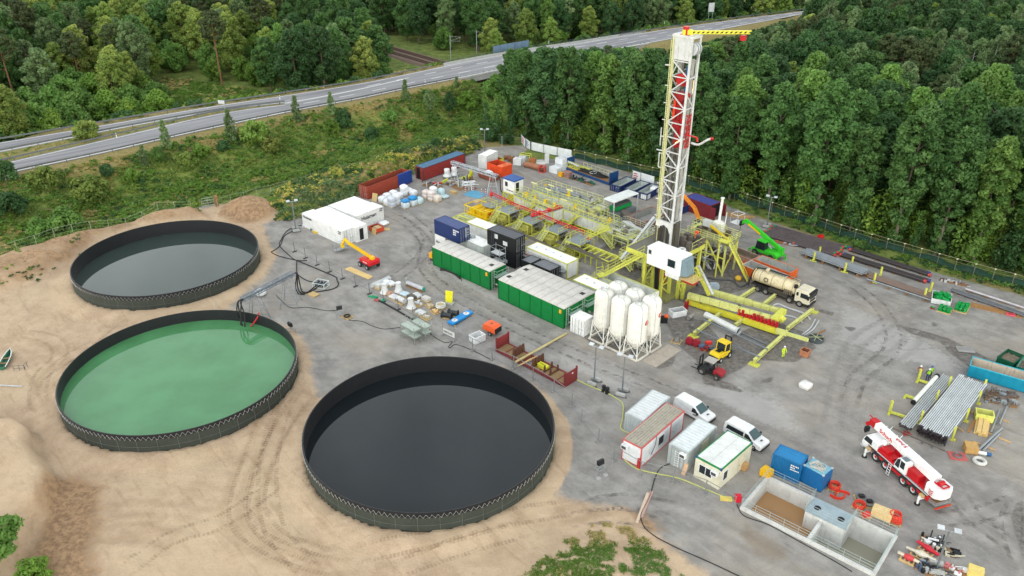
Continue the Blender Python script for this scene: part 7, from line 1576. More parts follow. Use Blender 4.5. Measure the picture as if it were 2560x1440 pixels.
def person(label,loc,rz,jacket,trousers,helmet,vest=None,h=1.8,arm=.25):
 t=T('person',label,'person',loc,rz);me=D.meshes.new('body');k=h/1.8
 V={'pel':(0,0,.95,.15),'wai':(0,0,1.1,.135),'che':(0,.02,1.32,.165),'nek':(0,.0,1.5,.06),'hed':(0,.01,1.62,.095),'top':(0,0,1.72,.09)}
 for s,n in((-1,'l'),(1,'r')):
  V.update({n+'hip':(s*.1,0,.9,.105),n+'kne':(s*.11,.03,.5,.075),n+'ank':(s*.12,-.01,.1,.055),n+'toe':(s*.13,.14,.045,.045),n+'sho':(s*.2,0,1.42,.075),n+'elb':(s*(.25+arm*.25),.0,1.14,.055),n+'wri':(s*(.24+arm*.3),.14,.93,.04),n+'pal':(s*(.24+arm*.3),.18,.86,.04)})
  for f in range(4):V[n+'f%d'%f]=(s*(.24+arm*.3)+(f-1.5)*.022,.22-.005*f,.78+.01*abs(f-1.5),.011)
  V[n+'th']=(s*(.24+arm*.3)-s*.05,.21,.84,.012)
 E_=[('pel','wai'),('wai','che'),('che','nek'),('nek','hed'),('hed','top')]
 for n in 'lr':
  E_+=[('pel',n+'hip'),(n+'hip',n+'kne'),(n+'kne',n+'ank'),(n+'ank',n+'toe'),('che',n+'sho'),(n+'sho',n+'elb'),(n+'elb',n+'wri'),(n+'wri',n+'pal'),(n+'pal',n+'th')]+[(n+'pal',n+'f%d'%f)for f in range(4)]
 ks=list(V);me.from_pydata([[c*k for c in V[q][:3]]for q in ks],[(ks.index(a),ks.index(b))for a,b in E_],[]);o=D.objects.new('tmp',me);COL.objects.link(o)
 sk=o.modifiers.new('s','SKIN');
 for i,q in enumerate(ks):r=V[q][3]*k;me.skin_vertices[0].data[i].radius=(r,r*(.72 if q in('che','wai','pel')else 1));
 me.skin_vertices[0].data[0].use_root=True;sub=o.modifiers.new('u','SUBSURF');sub.levels=sub.render_levels=1
 dg=bpy.context.evaluated_depsgraph_get();dg.update();m2=D.meshes.new_from_object(o.evaluated_get(dg));D.objects.remove(o)
 m2.materials.clear();SKIN=P((196,150,124),.6,dirt=0);BOOT=P((40,38,36),.7,dirt=.2)
 for m in(jacket,trousers,SKIN,BOOT):m2.materials.append(m)
 for p_ in m2.polygons:
  z=p_.center.z/k;x=abs(p_.center.x)/k;p_.material_index=2 if z>1.49 or(z<.91 and x>.2)else 3 if z<.12 else 1 if z<.98 and x<.23 else 0;p_.use_smooth=True
 b=D.objects.new('body',m2);COL.objects.link(b);b.parent=t
 mb=MB();mb.lathe([(.15,1.66),(.155,1.7),(.125,1.72),(.12,1.76),(.08,1.82),(.01,1.84)],(0,0,0),14);mb.v=[(x*k,y*k+.015,z*k)for x,y,z in mb.v];mb.build('hard_hat',helmet,t)
 if vest:
  mb=MB();mb.lathe([(.19,1.0),(.205,1.2),(.215,1.36),(.17,1.47)],(0,0,0),12);mb.v=[(x*k*1.0,y*k*.8,z*k)for x,y,z in mb.v];mb.build('vest',vest,t)
 mb=MB();mb.bx(-.035,.09,1.565,-.015,.105,1.58).bx(.015,.09,1.565,.035,.105,1.58).bx(-.025,.098,1.54,.025,.106,1.548).bx(-.012,.095,1.53+.02,.012,.118,1.575);mb.v=[(x*k,y*k,z*k+.045)for x,y,z in mb.v];mb.build('face',P((120,80,66),.6,dirt=0),t)
 return t
HV=P((206,240,40),.6,dirt=.05);HO=P((244,92,44),.6,dirt=.05);JEAN=P((52,70,104),.8);DARKC=P((54,56,62),.8)
person('worker in bright yellow green work clothes and a white helmet near the catwalk end',G(1957,894),rad(200),HV,HV,PLAST,None)
person('worker with a green vest, jeans and a white helmet beside the pipe rack',G(2317,951),rad(150),DARKC,JEAN,PLAST,P((150,214,40),.6))
person('worker in a green vest and blue helmet standing close to the pipe rack',G(2323,944),rad(190),P((120,190,40),.6),DARKC,P((34,86,170),.4),P((150,214,40),.6))
person('worker with a white helmet half hidden behind the yellow rack post',G(2296,943),rad(120),P((150,60,50),.7),DARKC,PLAST)
person('worker in orange overalls at the foot of the steep yellow stairs',G(1858,676),rad(180),HO,HO,P((226,60,44),.4))
person('worker in an orange vest bending at the hoses beside the catwalk',G(1742,715),rad(230),DARKC,DARKC,PLAST,HO)
# masts, fences, pipe racks, stores on the ground
def lightmast(label,px,py,h=5.6,rz=0,two=True):
 t=T('floodlight_mast',label,'floodlight mast',G(px,py),rz,'galvanised floodlight masts')
 MB().cyl((0,0,.2),(0,0,h),.11,.08,8).build('pole',P((128,134,138),.5,.3,dirt=.2),t)
 mb=MB();mb.bar((-.75,-.75,.12),(.75,.75,.12),.14,.12).bar((-.75,.75,.12),(.75,-.75,.12),.14,.1)
 for a,b in(((-.8,-.7),(.8,-.7)),((-.8,.7),(.8,.7))):mb.bar((*a,.1),(*b,.1),.12)
 mb.build('base',STEEL,t)
 for s in(-1,1):MB().bx(-.6,s*.62-.2,.17,.6,s*.62+.2,.5).build('ballast_block',CONC,t)
 mb=MB();mb.bar((-.7,0,h),(.7,0,h),.07);mb.build('crossbar',GALV,t)
 for s in((-1,1)if two else(1,)):mb=MB();mb.hexa([(s*.7-.3,-.1,h+.02),(s*.7+.3,-.1,h+.02),(s*.7+.3,.35,h+.16),(s*.7-.3,.35,h+.16),(s*.7-.3,-.13,h+.12),(s*.7+.3,-.13,h+.12),(s*.7+.3,.32,h+.26),(s*.7-.3,.32,h+.26)]);mb.build('floodlight',P((214,220,224),.3,.2),t)
for a in[('floodlight mast left of the white containers',740,577,5.6,rad(20)),('floodlight mast nearest the stacked grey office container',1555,985,5.5,rad(-25)),('floodlight mast behind the red flat rack, left of its twin',1485,958,5.4,rad(-35)),('floodlight mast standing alone by the wood near the black pipes',1917,567,5.7,rad(-30)),('floodlight mast in the bottom right corner by the red pump parts',2340,1425,4.9,rad(-20)),('floodlight mast beside the flowering bund at the far corner',1212,385,5.6,0)]:lightmast(*a)
ffp=[(736.7,629.7),(764,646),(793,663),(824.7,680),(856.7,697.5),(889,716.7),(924,735),(959,755.6),(996,775),(1033,797),(1075,819)]
ffq=[(1108,838),(1137,852),(1182,877),(1231,900),(1284.5,922),(1333,950),(1385,980),(1430,1015),(1454,1057),(1496.7,1105),(1534,1152),(1601,1190),(1683,1207),(1763,1237),(1836,1279)]
def panel(a,b,label,full):
 p,q=G(*a),G(*b);t=T('mobile_fence',label,'fence panel',p,0,'mobile site fence panels');v=q-p;h=1.95
 mb=MB();r=.05 if full else .045
 mb.bar((0,0,.1),(0,0,h),r*1.3)
 if full:mb.bar((0,0,h),v+Vector((0,0,h)),r).bar(v*.98+Vector((0,0,.1)),v*.98+Vector((0,0,h)),r)
 mb.bar((0,0,.25 if full else .7),v+Vector((0,0,.25 if full else .7)),r*.6);mb.build('frame',P((150,154,156),.5,.3)if full else P((70,72,76),.6),t)
 mb=MB();n=9
 if full:
  for k in range(1,n):c=v*(k/n);mb.bar(c+Vector((0,0,.25)),c+Vector((0,0,h)),.006)
  for z in(.6,1.0,1.4):mb.bar((0,0,z),v+Vector((0,0,z)),.006)
  mb.build('wire_mesh',GALV,t)
 d=v.normalized();n_=Vector((-d.y,d.x,0));mb=MB();mb.bar(-n_*.38+Vector((0,0,.07)),n_*.38+Vector((0,0,.07)),.24,.14);mb.build('foot',P((70,72,74)if not full else(150,150,148),.8,dirt=.3),t)
for k,(a,b)in enumerate(zip(ffp,ffp[1:])):panel(a,b,'thin rope fence section with a black foot, %s from the light mast'%ORD[k],False)
for k,(a,b)in enumerate(zip(ffq,ffq[1:])):panel(a,b,'galvanised mesh fence section, %s from the lettered banner'%ORD[min(k,13)],True)
a,b=G(1108,838),G(1137,852);t=T('banner','white lettered banner tied low on the site fence','banner',a);v=b-a
MB().hexa([Vector((0,-.05,.45)),v+Vector((0,-.05,.45)),v+Vector((0,-.03,.45)),Vector((0,-.03,.45)),Vector((0,-.05,1.25)),v+Vector((0,-.05,1.25)),v+Vector((0,-.03,1.25)),Vector((0,-.03,1.25))]).build('sheet',P((228,226,222),.7,dirt=.15),t)
ang=math.atan2(v.y,v.x);mb=MB();mb.M=Matrix.Translation((0,-.06,.85))@Matrix.Rotation(ang,4,'Z');rr=random.Random(1)
for k in range(9):mb.bx(.15+k*.2,-.02,-.16,.15+k*.2+rr.uniform(.08,.15),-.005,.14)
mb.build('print',LINK,t)
fl_=[(0,660),(125,630),(300,578),(480,530)],[(545,520),(640,488),(760,460),(880,430),(1000,398),(1100,372),(1195,350),(1255,352),(1310,362)]
for pl,lb in zip(fl_,('thin chain link fence with white posts on the spoil bank','thin chain link fence along the foot of the embankment behind the bund')):
 P3=[G(x,y)for x,y in pl];P3=[Vector((p.x,p.y,hz(p.x,p.y)))for p in P3];P3=resamp(P3,len(P3)*3);o=P3[0].copy();t=T('chain_link_fence',lb,'fence',o)
 for p in P3:p.z=hz(p.x,p.y);MB().bar(p-o-Vector((0,0,.2)),p-o+Vector((0,0,1.7)),.045).build('post',P((176,180,166),.6),t)
 mb=MB()
 for z,w in((1.65,.02),(1.1,.01),(.5,.01)):mb.tube([p-o+Vector((0,0,z))for p in P3],w,4)
 mb.build('wires',P((170,178,160),.6),t)
p=G(507,522);p.z=hz(p.x,p.y);t=T('mesh_gate','small grey mesh gate with a brown pillar by the sand mound','gate',p,rad(28));mb=MB();mb.rail([(0,0,0),(2.2,0,0)],2.0,.04,1.1,3);mb.build('leaf',GALV,t);MB().bx(2.35,-.25,0,2.95,.25,2.2).build('pillar',BROWNW,t)
nf=resamp([G(*p)for p in[(1435,398),(1560,428),(1650,448),(1742,470),(1850,507),(1995,556),(2120,598),(2250,637),(2400,682),(2560,725),(2680,762)]],36);o=nf[0].copy();t=T('netted_fence','long wire fence with sagging dark green netting in front of the wood','fence',o)
mb=MB();mb.tube([p-o+Vector((0,0,2.2))for p in nf],.04,4);mb.tube([p-o+Vector((0,0,1.6))for p in nf],.02,4);mb.build('wires',P((140,132,110),.7),t)
for p in nf:MB().bar(p-o,p-o+Vector((0,0,2.3)),.07).build('post',P((120,116,104),.7),t)
mb=MB();rr=random.Random(7);f2=resamp(nf,140);vs=[]
for i,p in enumerate(f2):z=.75+.3*math.sin(i*.7)+rr.uniform(-.1,.1);q=p-o+Vector((rr.uniform(-.06,.06)+.25,rr.uniform(-.06,.06)+.25,0));vs+=[q+Vector((0,0,z-.6)),q+Vector((.05,.05,z)),q+Vector((0,0,z+.55))]
mb.add(vs,[(3*i+j,3*i+3+j,3*i+4+j,3*i+1+j)for i in range(139)for j in range(2)]);mb.build('netting',P((26,64,50),.8,dirt=.4),t)
mb=MB()
for p in nf:mb.bx(*(p-o+Vector((-.16,-.1,2.12))),*(p-o+Vector((.16,-.04,2.26))))
mb.build('tags',P((238,232,196),.6),t)
for a,b,sg,lb in[((1303,358),(1313,370),1,'white banner with red print at the far corner, leaning'),((1314,368),(1325,377),1,'white banner with grey print next to the leaning one'),((1328,377),(1358,384),0,'plain white fence sheet nearest the printed banners'),((1359,384),(1392,391),0,'plain white fence sheet in the middle of the three'),((1393,391),(1428,398),0,'plain white fence sheet by the white boxes'),((1580,450),(1600,456),1,'banner with red print behind the navy open containers'),((1601,456),(1634,466),0,'white fence sheet behind the navy open containers')]:
 p,q=G(*a),G(*b);v=q-p;t=T('banner',lb,'banner',p,0);mb=MB();mb.hexa([Vector((0,0,.2)),v+Vector((0,0,.2)),v+Vector((.02,.04,.2)),Vector((.02,.04,.2)),Vector((0,0,2.1)),v+Vector((0,0,2.1)),v+Vector((.02,.04,2.1)),Vector((.02,.04,2.1))]);mb.build('sheet',P((226,230,232),.6,dirt=.12),t);MB().bar((-.05,-.05,0),(-.05,-.05,2.3),.09).build('post',STEEL,t)
 if sg:
  mb=MB()
  for k in range(3):f0,f1=v*.15+Vector((-.02,-.02,1.6-.45*k)),v*(.6+.1*(k%2))+Vector((-.02,-.02,1.6-.45*k));mb.bar(f0,f1,.03,.22)
  mb.build('print',P((196,80,84),.6)if 'red' in lb else P((130,150,176),.6),t)
MB_=MB();p=G(1255,372);solo('thin_pole','thin grey pole beside the dark shrub at the far corner','pole',MB().cyl((0,0,0),(0,0,3.0),.06,n=6),GALV,p)
def hose(label,pts,r=.09,m=None,z=.0,cat='hose'):
 q=crom([G(x,y,(zz if zz is not None else 0))for x,y,*r_ in pts for zz in[r_[0]if r_ else None]],7);q=[Vector((p.x,p.y,max(p.z,0)+(hz(p.x,p.y)if p.z<.05 else 0)+r))for p in q];o=q[0].copy();o.z=0
 return solo('hose',label,cat,MB().tube([p-o for p in q],r,6),m or RUBBER,o)
hose('black hose running from the light mast along the sand edge',[(745,572),(712,590),(702,612),(685,630),(680,637),(700,642),(745,652),(768,652)],.07)
hose('black hose looping from the white containers past the mast base',[(800,556),(745,566),(718,578),(703,600),(700,616),(730,645),(742,652)],.07)
hose('long black hose from the sand edge to the valve frame',[(742,652),(742,680),(750,692),(770,703),(790,707)],.075)
hose('long thin black hose along the rope fence',[(742,652),(790,672),(838,693),(842,700),(846,714),(830,724),(790,731),(762,734)],.085)
hose('thin cable from the scaffold leg to the floodlight stand',[(690,738),(712,760),(730,770),(770,769),(815,777),(845,776)],.04,None,0,'cable')
hose('thin cable from the pallet coil towards the scaffold shelf',[(850,790),(868,800),(905,804),(930,815),(960,823),(1000,819)],.04,None,0,'cable')
hose('thin cable from the fence foot towards the wood edge of the black basin',[(1075,824),(1080,838),(1110,856),(1130,855),(1122,866),(1125,870),(1140,862),(1180,876),(1232,902)],.04,None,0,'cable')
hose('pale yellow hose from the flat rack around the grey container',[(1440,950),(1480,968),(1520,985),(1552,1005),(1558,1020),(1556,1050),(1552,1072),(1575,1086)],.07,P((196,200,120),.6))
hose('pale yellow hose along the fence past the red edged office',[(1560,1150),(1590,1172),(1640,1185),(1700,1198),(1790,1235),(1840,1255)],.07,P((196,200,120),.6))
hose('black cable curving from the grey container down across the track',[(1680,1158),(1650,1172),(1636,1200),(1625,1240),(1605,1280),(1603,1300),(1620,1330),(1680,1365),(1760,1400),(1850,1442),(1900,1465)],.05,None,0,'cable')
hose('black cable along the outside of the concrete basin',[(1842,1262),(1860,1290),(1920,1312),(1990,1350),(2080,1400),(2130,1430)],.045,None,0,'cable')
hose('bundle of black hoses lying in front of the first green tank',[(1101,674),(1115,678),(1135,686),(1150,698)],.16)
hose('second black hose in front of the first green tank',[(1100,677),(1120,678),(1145,688),(1154,702)],.07)
hose('long black pipe hose along the rope fence by the pallets',[(942,750),(970,765),(1010,788),(1040,806),(1058,816)],.13)
hose('grey hose from the rig to the vacuum truck',[(1740,690),(1790,700),(1830,703),(1848,718),(1865,712),(1880,690)],.11,DGREY)
hose('pale hose loop on the wet ground beside the outriggers',[(1932,766),(1945,762),(1970,772),(2010,786),(2025,800)],.13,LGREY)
hose('second pale hose on the wet ground by the outrigger',[(1960,790),(1985,795),(2005,808)],.12,LGREY)
hose('pair of thin pale hoses at the outer outrigger',[(2005,838),(2025,822),(2038,800)],.1,LGREY);hose('thin pale hose nearest the outer outrigger foot',[(2010,840),(2032,825),(2047,803)],.1,LGREY)
def trestle(label,a,b,za,zb,legs,hoses,m=P((132,142,154),.45,.3,dirt=.2),w=.7):
 A,B=G(*a,za),G(*b,zb);t=T('pipe_bridge',label,'pipe bridge',(A.x,A.y,0));o=t.location.copy()
 MB().truss(A-o,B-o,w,.55,max(6,int((B-A).length/.9)),.04).build('girder',m,t)
 mb=MB();d=(B-A).normalized();n=Vector((-d.y,d.x,0))
 for s in(-.2,0,.2):mb.cyl(A-o+n*s+Vector((0,0,-.05)),B-o+n*s+Vector((0,0,-.05)),.07,n=6)
 mb.build('pipes',P((104,116,128),.5,.2),t)
 for f,r in legs:
  p=A.lerp(B,f)-o;mb=MB();cs=[Vector((i*r,j*r,0))for i,j in((-1,-1),(1,-1),(1,1),(-1,1))];g=Vector((p.x,p.y,0))
  for k in range(4):
   c,e=cs[k],cs[(k+1)%4];mb.bar(g+c,p+c*.3,.05);mb.bar(g+c,p+e*.3,.035)
   for z in(.15,.5):mb.bar((g+c).lerp(p+c*.3,z),(g+e).lerp(p+e*.3,z),.04)
  mb.build('support_tower',m,t)
 for pts in hoses:
  mb=MB();mb.tube([Vector(q)-o for q in crom(pts,6)],.095);mb.build('hose',RUBBER,t)
 return t
e0,e1=G(606,748,4.8),G(735,682,4.8)
trestle('long lattice pipe bridge carrying hoses over the rim of the green basin',(606,748),(735,682),4.8,4.8,[(.22,1.3),(.86,1.35)],[[e0,e0+Vector((-.6,-.3,-.3)),e0+Vector((-.8,-.7,-1.6)),G(600,800,1.2)],[e0,e0+Vector((-.5,-.5,-.3)),e0+Vector((-.4,-.8,-2)),G(606,818,1.1)],[e0,e0+Vector((-.1,-.6,-.3)),e0+Vector((.2,-.8,-2)),G(612,820,1.1)],[e0+Vector((.2,0,0)),e0+Vector((0,-.7,-.3)),G(602,812,1.3)],[e1,e1+Vector((.4,.1,-.3)),G(744,716,1.0),G(752,732,.1),G(768,731,.1),G(790,714,.2)],[e1,e1+Vector((.5,0,-.3)),G(750,712,1.2),G(757,730,.1),G(778,728,.1),G(796,716,.2)],[e1,e1+Vector((.3,.2,-.3)),G(739,716,1.0),G(746,734,.1),G(762,736,.1)]])
trestle('pale lattice pipe bridge behind the bag store, ending near the blue roofed cabin',(1130,406),(1243,441),4.2,4.2,[(.05,.9),(.9,1.2)],[[G(1243,441,4.1),G(1250,448,3.5),G(1252,475,1),G(1262,486,.2)]],P((206,212,220),.45,.2))
hose('bright red hose hanging over the rim of the green basin',[(648,783,2.95),(644,795,2.4),(632,812,1.5),(626,817,1.3)],.1,RED)
p=G(542,793,1.3);t=T('pump_float','blue and white submersible pump hanging by the wall of the green basin','pump',p);MB().cyl((0,0,-.1),(0,0,.6),.3,n=12).build('body',PLAST,t);MB().sph((.25,0,.5),.25).build('motor',BLUER,t);MB().cyl((0,0,.6),(-.2,.4,2.2),.03,n=5).build('rope',ROPE,t)
solo('wrapped_bundle','crumpled white wrapped bundle under the pipe bridge','bundle',MB().sph((0,0,.5),.95,.62,9,5),PLAST,G(652,738))
for px,py,lb,rz_ in((850,788,'black floodlight on a low frame by the cable pallet',.3),(728,830,'black floodlight at the rim of the green basin',2.4),(1500,1178,'black floodlight on legs near the red edged office',.6)):
 t=T('work_light',lb,'work light',G(px,py),rz_,'black work lights on stands');mb=MB();mb.rail([(-.5,-.4,0),(.5,-.4,0),(.5,.4,0),(-.5,.4,0)],.5,.025,1,0,True);mb.bar((0,0,.4),(0,0,1.0),.06).bar((-.5,0,.45),(.5,0,.45),.05);mb.build('stand',GALV,t);MB().hexa([(-.4,-.2,1.0),(.4,-.2,1.0),(.4,.15,.95),(-.4,.15,.95),(-.42,-.1,1.55),(.42,-.1,1.55),(.4,.2,1.5),(-.4,.2,1.5)]).build('lamp_head',BLACK,t)
def pallet(t,u=1.2,v=.8,z=0.0,m=WOOD):
 mb=MB()
 for s in(-1,0,1):mb.bx(-u/2,s*(v/2-.06)-.06,z,u/2,s*(v/2-.06)+.06,z+.1)
 for k in range(6):x=-u/2+.06+(u-.12)*k/5;mb.bx(x-.06,-v/2,z+.1,x+.06,v/2,z+.14)
 return mb.build('pallet',m,t)
def crumple(w,d,h,z0,seed,sag=.12,n=7):
 "soft stuffed sack or shrink-wrapped block"
 r=random.Random(seed);vs,fs=[],[];k=4*n;L=6
 for j in range(L+1):
  f=j/L;s=1+sag*math.sin(math.pi*f)-(.35*max(0,f-.8)/.2)
  for i in range(k):
   e=i//n;g=(i%n)/n*2-1;x,y=((g,-1),(1,g),(-g,1),(-1,-g))[e];q=max(abs(x),abs(y));rr_=1/(abs(x)**5+abs(y)**5)**.2
   vs.append((x*rr_*w/2*s+r.uniform(-.03,.03),y*rr_*d/2*s+r.uniform(-.03,.03),z0+h*f+r.uniform(-.03,.03)))
 for j in range(L):fs+=[(j*k+i,j*k+(i+1)%k,(j+1)*k+(i+1)%k,(j+1)*k+i)for i in range(k)]
 vs.append((0,0,z0+h*1.06));fs+=[(L*k+i,L*k+(i+1)%k,len(vs)-1)for i in range(k)]
 return MB().add(vs,fs,True)
def bag(label,px,py,w=1.15,h=1.1,c=None,pal=True,seed=0,stack=1,group='white bulk bags and wrapped pallets',cat='bulk bag',name='bulk_bag'):
 t=T(name,label,cat,G(px,py),RZ+random.uniform(-.15,.15),group);z=0
 if pal:pallet(t,w,w*.9);z=.14
 for k in range(stack):crumple(w,w*.95,h,z+k*h*.95,seed+k).build('sack',c or P((236,238,240),.5,dirt=.12),t)
 return t
BW_=P((236,238,242),.45,dirt=.1);BB=P((40,140,206),.5,dirt=.1);BL=P((196,222,228),.45,dirt=.1);BP=P((226,214,210),.55,dirt=.15)
bl_=[(957,505,BW_,'leftmost white bulk bag of the store, front row'),(969,512,BW_,'white bulk bag second from the left in the front row'),(968,497,BW_,'white bulk bag in the middle row at the left'),(983,503,BW_,'white bulk bag in the centre of the left group'),(984,490,BW_,'white bulk bag in the back row at the left'),(980,517,P((206,212,222),.4),'double stacked greyish wrapped bag in front of the left group'),(998,496,BW_,'white bulk bag behind the blue topped pallets'),(992,511,BW_,'white bulk bag beside the double stacked one'),(1011,488,BW_,'tall white bulk bag at the back of the store'),(1022,484,BW_,'white bulk bag at the back right of the store'),(1034,489,BW_,'white bulk bag nearest the blue tarpaulin'),(1014,519,BB,'pallet with a bright blue cover, front one'),(1033,513,BB,'taller pallet with a bright blue cover, behind the front one'),(1048,508,BL,'pale blue wrapped pallet at the right end of the left group')]
for k,(x,y,c,lb)in enumerate(bl_):
 if c is BB:
  t=bag(lb,x,y,1.3,1.15,P((214,226,234),.4),True,k);crumple(1.35,1.3,.45+.2*(k==12),1.25,k+40).build('cover',BB,t)
 else:bag(lb,x,y,1.3,1.05 if c is not P else 1,c,True,k,2 if 'ouble' in lb or 'tall ' in lb else 1)
for k,(x,y,c,w,h,st,lb)in enumerate([(1066,494,BP,1.2,.75,2,'pinkish stack of flat sacks at the left of the right group'),(1079,500,BP,1.2,.6,3,'layered pinkish sack stack next to the round white bag'),(1084,490,BW_,1.2,.95,2,'tall white wrapped pallet at the back of the right group'),(1094,503,P((222,210,198),.5),1.3,1.15,1,'round cream bulk bag with a white top in front of the right group'),(1103,489,BL,1.2,1.4,1,'pale turquoise wrapped pallet of the right group'),(1111,494,BL,1.5,.35,1,'low pale blue wrapped pallet right of the turquoise one')]):bag(lb,x,y,w,h,c,True,k+60,st)
solo('wooden_pallet','stack of bare wooden pallets near the blue ground sheet','pallet',MB().bx(-.7,-.5,0,.7,.5,.14).bx(-.65,-.48,.16,.68,.5,.3).bx(-.7,-.5,.32,.66,.47,.46),WOOD,G(1134,483),RZ)
solo('blue_sheet','light blue sheet lying flat on the ground near the lattice tower','sheet',MB().prism([(-1.9,-1.6),(1.9,-1.6),(1.9,1.6),(-1.9,1.6)],0,.05),P((96,168,204),.6,dirt=.4,streak=False),G(1188,486),rad(-35))
for k,(px,py,lb)in enumerate([(1118,445,'smaller white hopper with a conical foot by the lattice bridge'),(1136,441,'larger white hopper with a conical foot by the lattice bridge')]):
 t=T('hopper',lb,'hopper',G(px,py),0,'white hoppers by the lattice bridge');MB().lathe([(.5,0),(.55,.1),(.95,.5),(.55,1.0),(.6,1.9),(.55,2.0),(.01,2.05)],n=18).build('body',PLAST,t);MB().ring((0,0,.2),.9,.06).build('base_ring',STEEL,t)
def clutter(label,px,py,u,v,n,mats,seed,rz=RZ,hmax=1.2,name='scaffold_parts',cat='stored parts'):
 t=T(name,label,cat,G(px,py),rz);r=random.Random(seed)
 for i,m in enumerate(mats):
  for k in range(n):
   mb=MB();x,y=r.uniform(-u,u)/2,r.uniform(-v,v)/2;L=r.uniform(.4,1.3);a=r.choice([0,0,math.pi/2,.4]);q=r.random()
   z=r.uniform(.05,hmax*.6)
   if q<.5:mb.bar((x,y,z),(x+L*math.cos(a),y+L*math.sin(a),z+r.uniform(-.04,.3)),r.uniform(.05,.14))
   elif q<.75:mb.cb((x,y,r.uniform(.1,.3)),(r.uniform(.3,.7),r.uniform(.2,.6),r.uniform(.15,.5)),r.uniform(0,3))
   else:mb.cyl((x,y,0),(x,y,r.uniform(.3,hmax)),r.uniform(.05,.2),n=8)
   mb.build('bar' if q<.5 else 'block' if q<.75 else 'tube',m,t)
 MB().bx(-u/2,-v/2,.02,u/2,v/2,.1).build('pallet',BROWNW,t)
 return t
clutter('grey scaffolding frames stored under the lattice bridge',1150,462,5,4.5,22,[GALV,P((196,198,196),.5),DGREY],1,hmax=2.4)
clutter('grey racks and hoses on pallets beside the white bags',1080,466,4,2.2,12,[STEEL,LGREY],2)
clutter('white frames and steel parts beside the lattice tower',1175,470,2.4,1.6,9,[PLAST,LGREY],3,hmax=1.6)
t=T('pipe_elbow','bright yellow pipe elbow standing by the lattice bridge','pipe',G(1176,452),rad(10));MB().tube([(-2.2,0,.5),(-.3,0,.9),(.2,0,1.4),(.2,0,2.6)],.4,12).build('pipe',P((214,214,40),.5),t);MB().bx(-.2,-.4,0,.5,.4,1.0).build('block',BROWNW,t)
t=T('concrete_chute','red and yellow chute lying among the stored frames','chute',G(1098,462),rad(20));MB().bar((-1.4,0,.5),(.6,0,.3),.5,.2).build('red_chute',RED,t);MB().bar((.6,0,.4),(2.0,.4,.8),.4).build('yellow_pipe',P((196,200,60),.5),t)
t=T('barrier_frame','white frame on red and white striped legs','barrier',G(1173,478),rad(15));MB().truss((-1.3,0,1.7),(1.3,0,1.7),.7,.6,3,.05).build('frame',PLAST,t)
for x in(-.8,.8):
 q=MB();q.bar((x,0,0),(x,0,1.4),.18);o=q.build('leg',PLAST,t);mb=MB()
 for z in(.2,.6,1.0):mb.bar((x,0,z),(x,0,z+.2),.19)
 mb.build('stripes',RED,o)
for px,lb in((1204,'striped red and white post at the near corner of the blue sheet'),(1214,'striped red and white post beside the lattice tower')):
 t=T('striped_bollard',lb,'post',G(px,488));MB().bar((0,0,0),(0,0,1.3),.16).build('post',PLAST,t);mb=MB()
 for z in(.15,.55,.95):mb.bar((0,0,z),(0,0,z+.2),.17)
 mb.build('stripes',RED,t)
skip('orange ribbed steel box with a part covered top near the lattice bridge',F4((1217.5,406.7),(1254,420),(1284,413),2.2),2.2,P((234,82,36),.5,dirt=.15),P((206,74,40),.6,dirt=.3),name='steel_box',cat='steel box')
c,rz,u,v=F4((1217.5,406.7),(1254,420),(1284,413),2.2);oc_=T('cover_plate','orange cover plate over the right end of the orange steel box','cover',(c.x,c.y,2.27),rz);MB().bx(u*.18,-v/2,0,u/2,v/2,.08).build('plate',P((236,110,60),.5),oc_);MB().lathe([(.01,.1),(.35,.1),(.4,.08)],(u*.34,0,0),16).build('round_lid',P((210,80,50),.5),oc_)
t=T('small_skip','rusty brown skip with white sacks behind the lattice bridge','skip',G(1222,447),RZ);MB().hexa([(-2,-.9,.1),(2,-.9,.1),(2,.9,.1),(-2,.9,.1),(-2.4,-1.1,1.1),(2.4,-1.1,1.1),(2.4,1.1,1.1),(-2.4,1.1,1.1)]).build('body',P((150,86,66),.7,dirt=.4),t);crumple(1.5,1.2,.9,.9,77).build('sack',BW_,t)
container('white container beyond the orange box, with a dividing band',F4((1202.5,388),(1216.7,391),(1246,377.5),2.9,u=2.2),2.9,P((226,230,230),.5,dirt=.2),ROOFW,door=None)
skip('yellow rimmed steel box beside the far white container',F4((1232,400),(1240,403),(1259,397),1.1,u=1.8),1.1,P((214,206,60),.5),P((176,110,60),.7),name='steel_box',cat='steel box')
def crate(label,px,py,w,d,h,m,rz=RZ,name='wooden_box',cat='box',lid=True,z0=0):
 g=G(px,py);t=T(name,label,cat,(g.x,g.y,z0),rz);MB().bx(-w/2,-d/2,.08,w/2,d/2,h).build('box',m,t);mb=MB()
 for s in(-1,1):mb.bx(-w/2-.02,s*d*.3-.06,0,w/2+.02,s*d*.3+.06,.08)
 for s in(-1,1):
  for q in(-.35,.35):mb.bx(q*w-.05,s*(d/2+.015)-.015,.08,q*w+.05,s*(d/2+.015)+.015,h)
  mb.bx(min(s*(w/2),s*(w/2+.03)),-.05,.08,max(s*(w/2),s*(w/2+.03)),.05,h)
 mb.build('battens',m,t);return t
crate('white plastic box at the left of the yellow rack in the far corner',1295,412,1.8,1.4,1.5,PLAST,rad(-20),'plastic_box');crate('second white box behind the first one in the far corner',1306,405,1.4,1.2,1.3,PLAST,rad(-20),'plastic_box');crate('brown cardboard coloured crate in the far corner',1331,408,1.4,1.1,1.1,P((176,112,62),.7),rad(-20))
t=T('yellow_rack','open yellow rack between the white boxes and the brown crate','rack',G(1314,403),rad(-20));frame12(2.4,1.4,0,1.7,.12).build('frame',YEL,t)
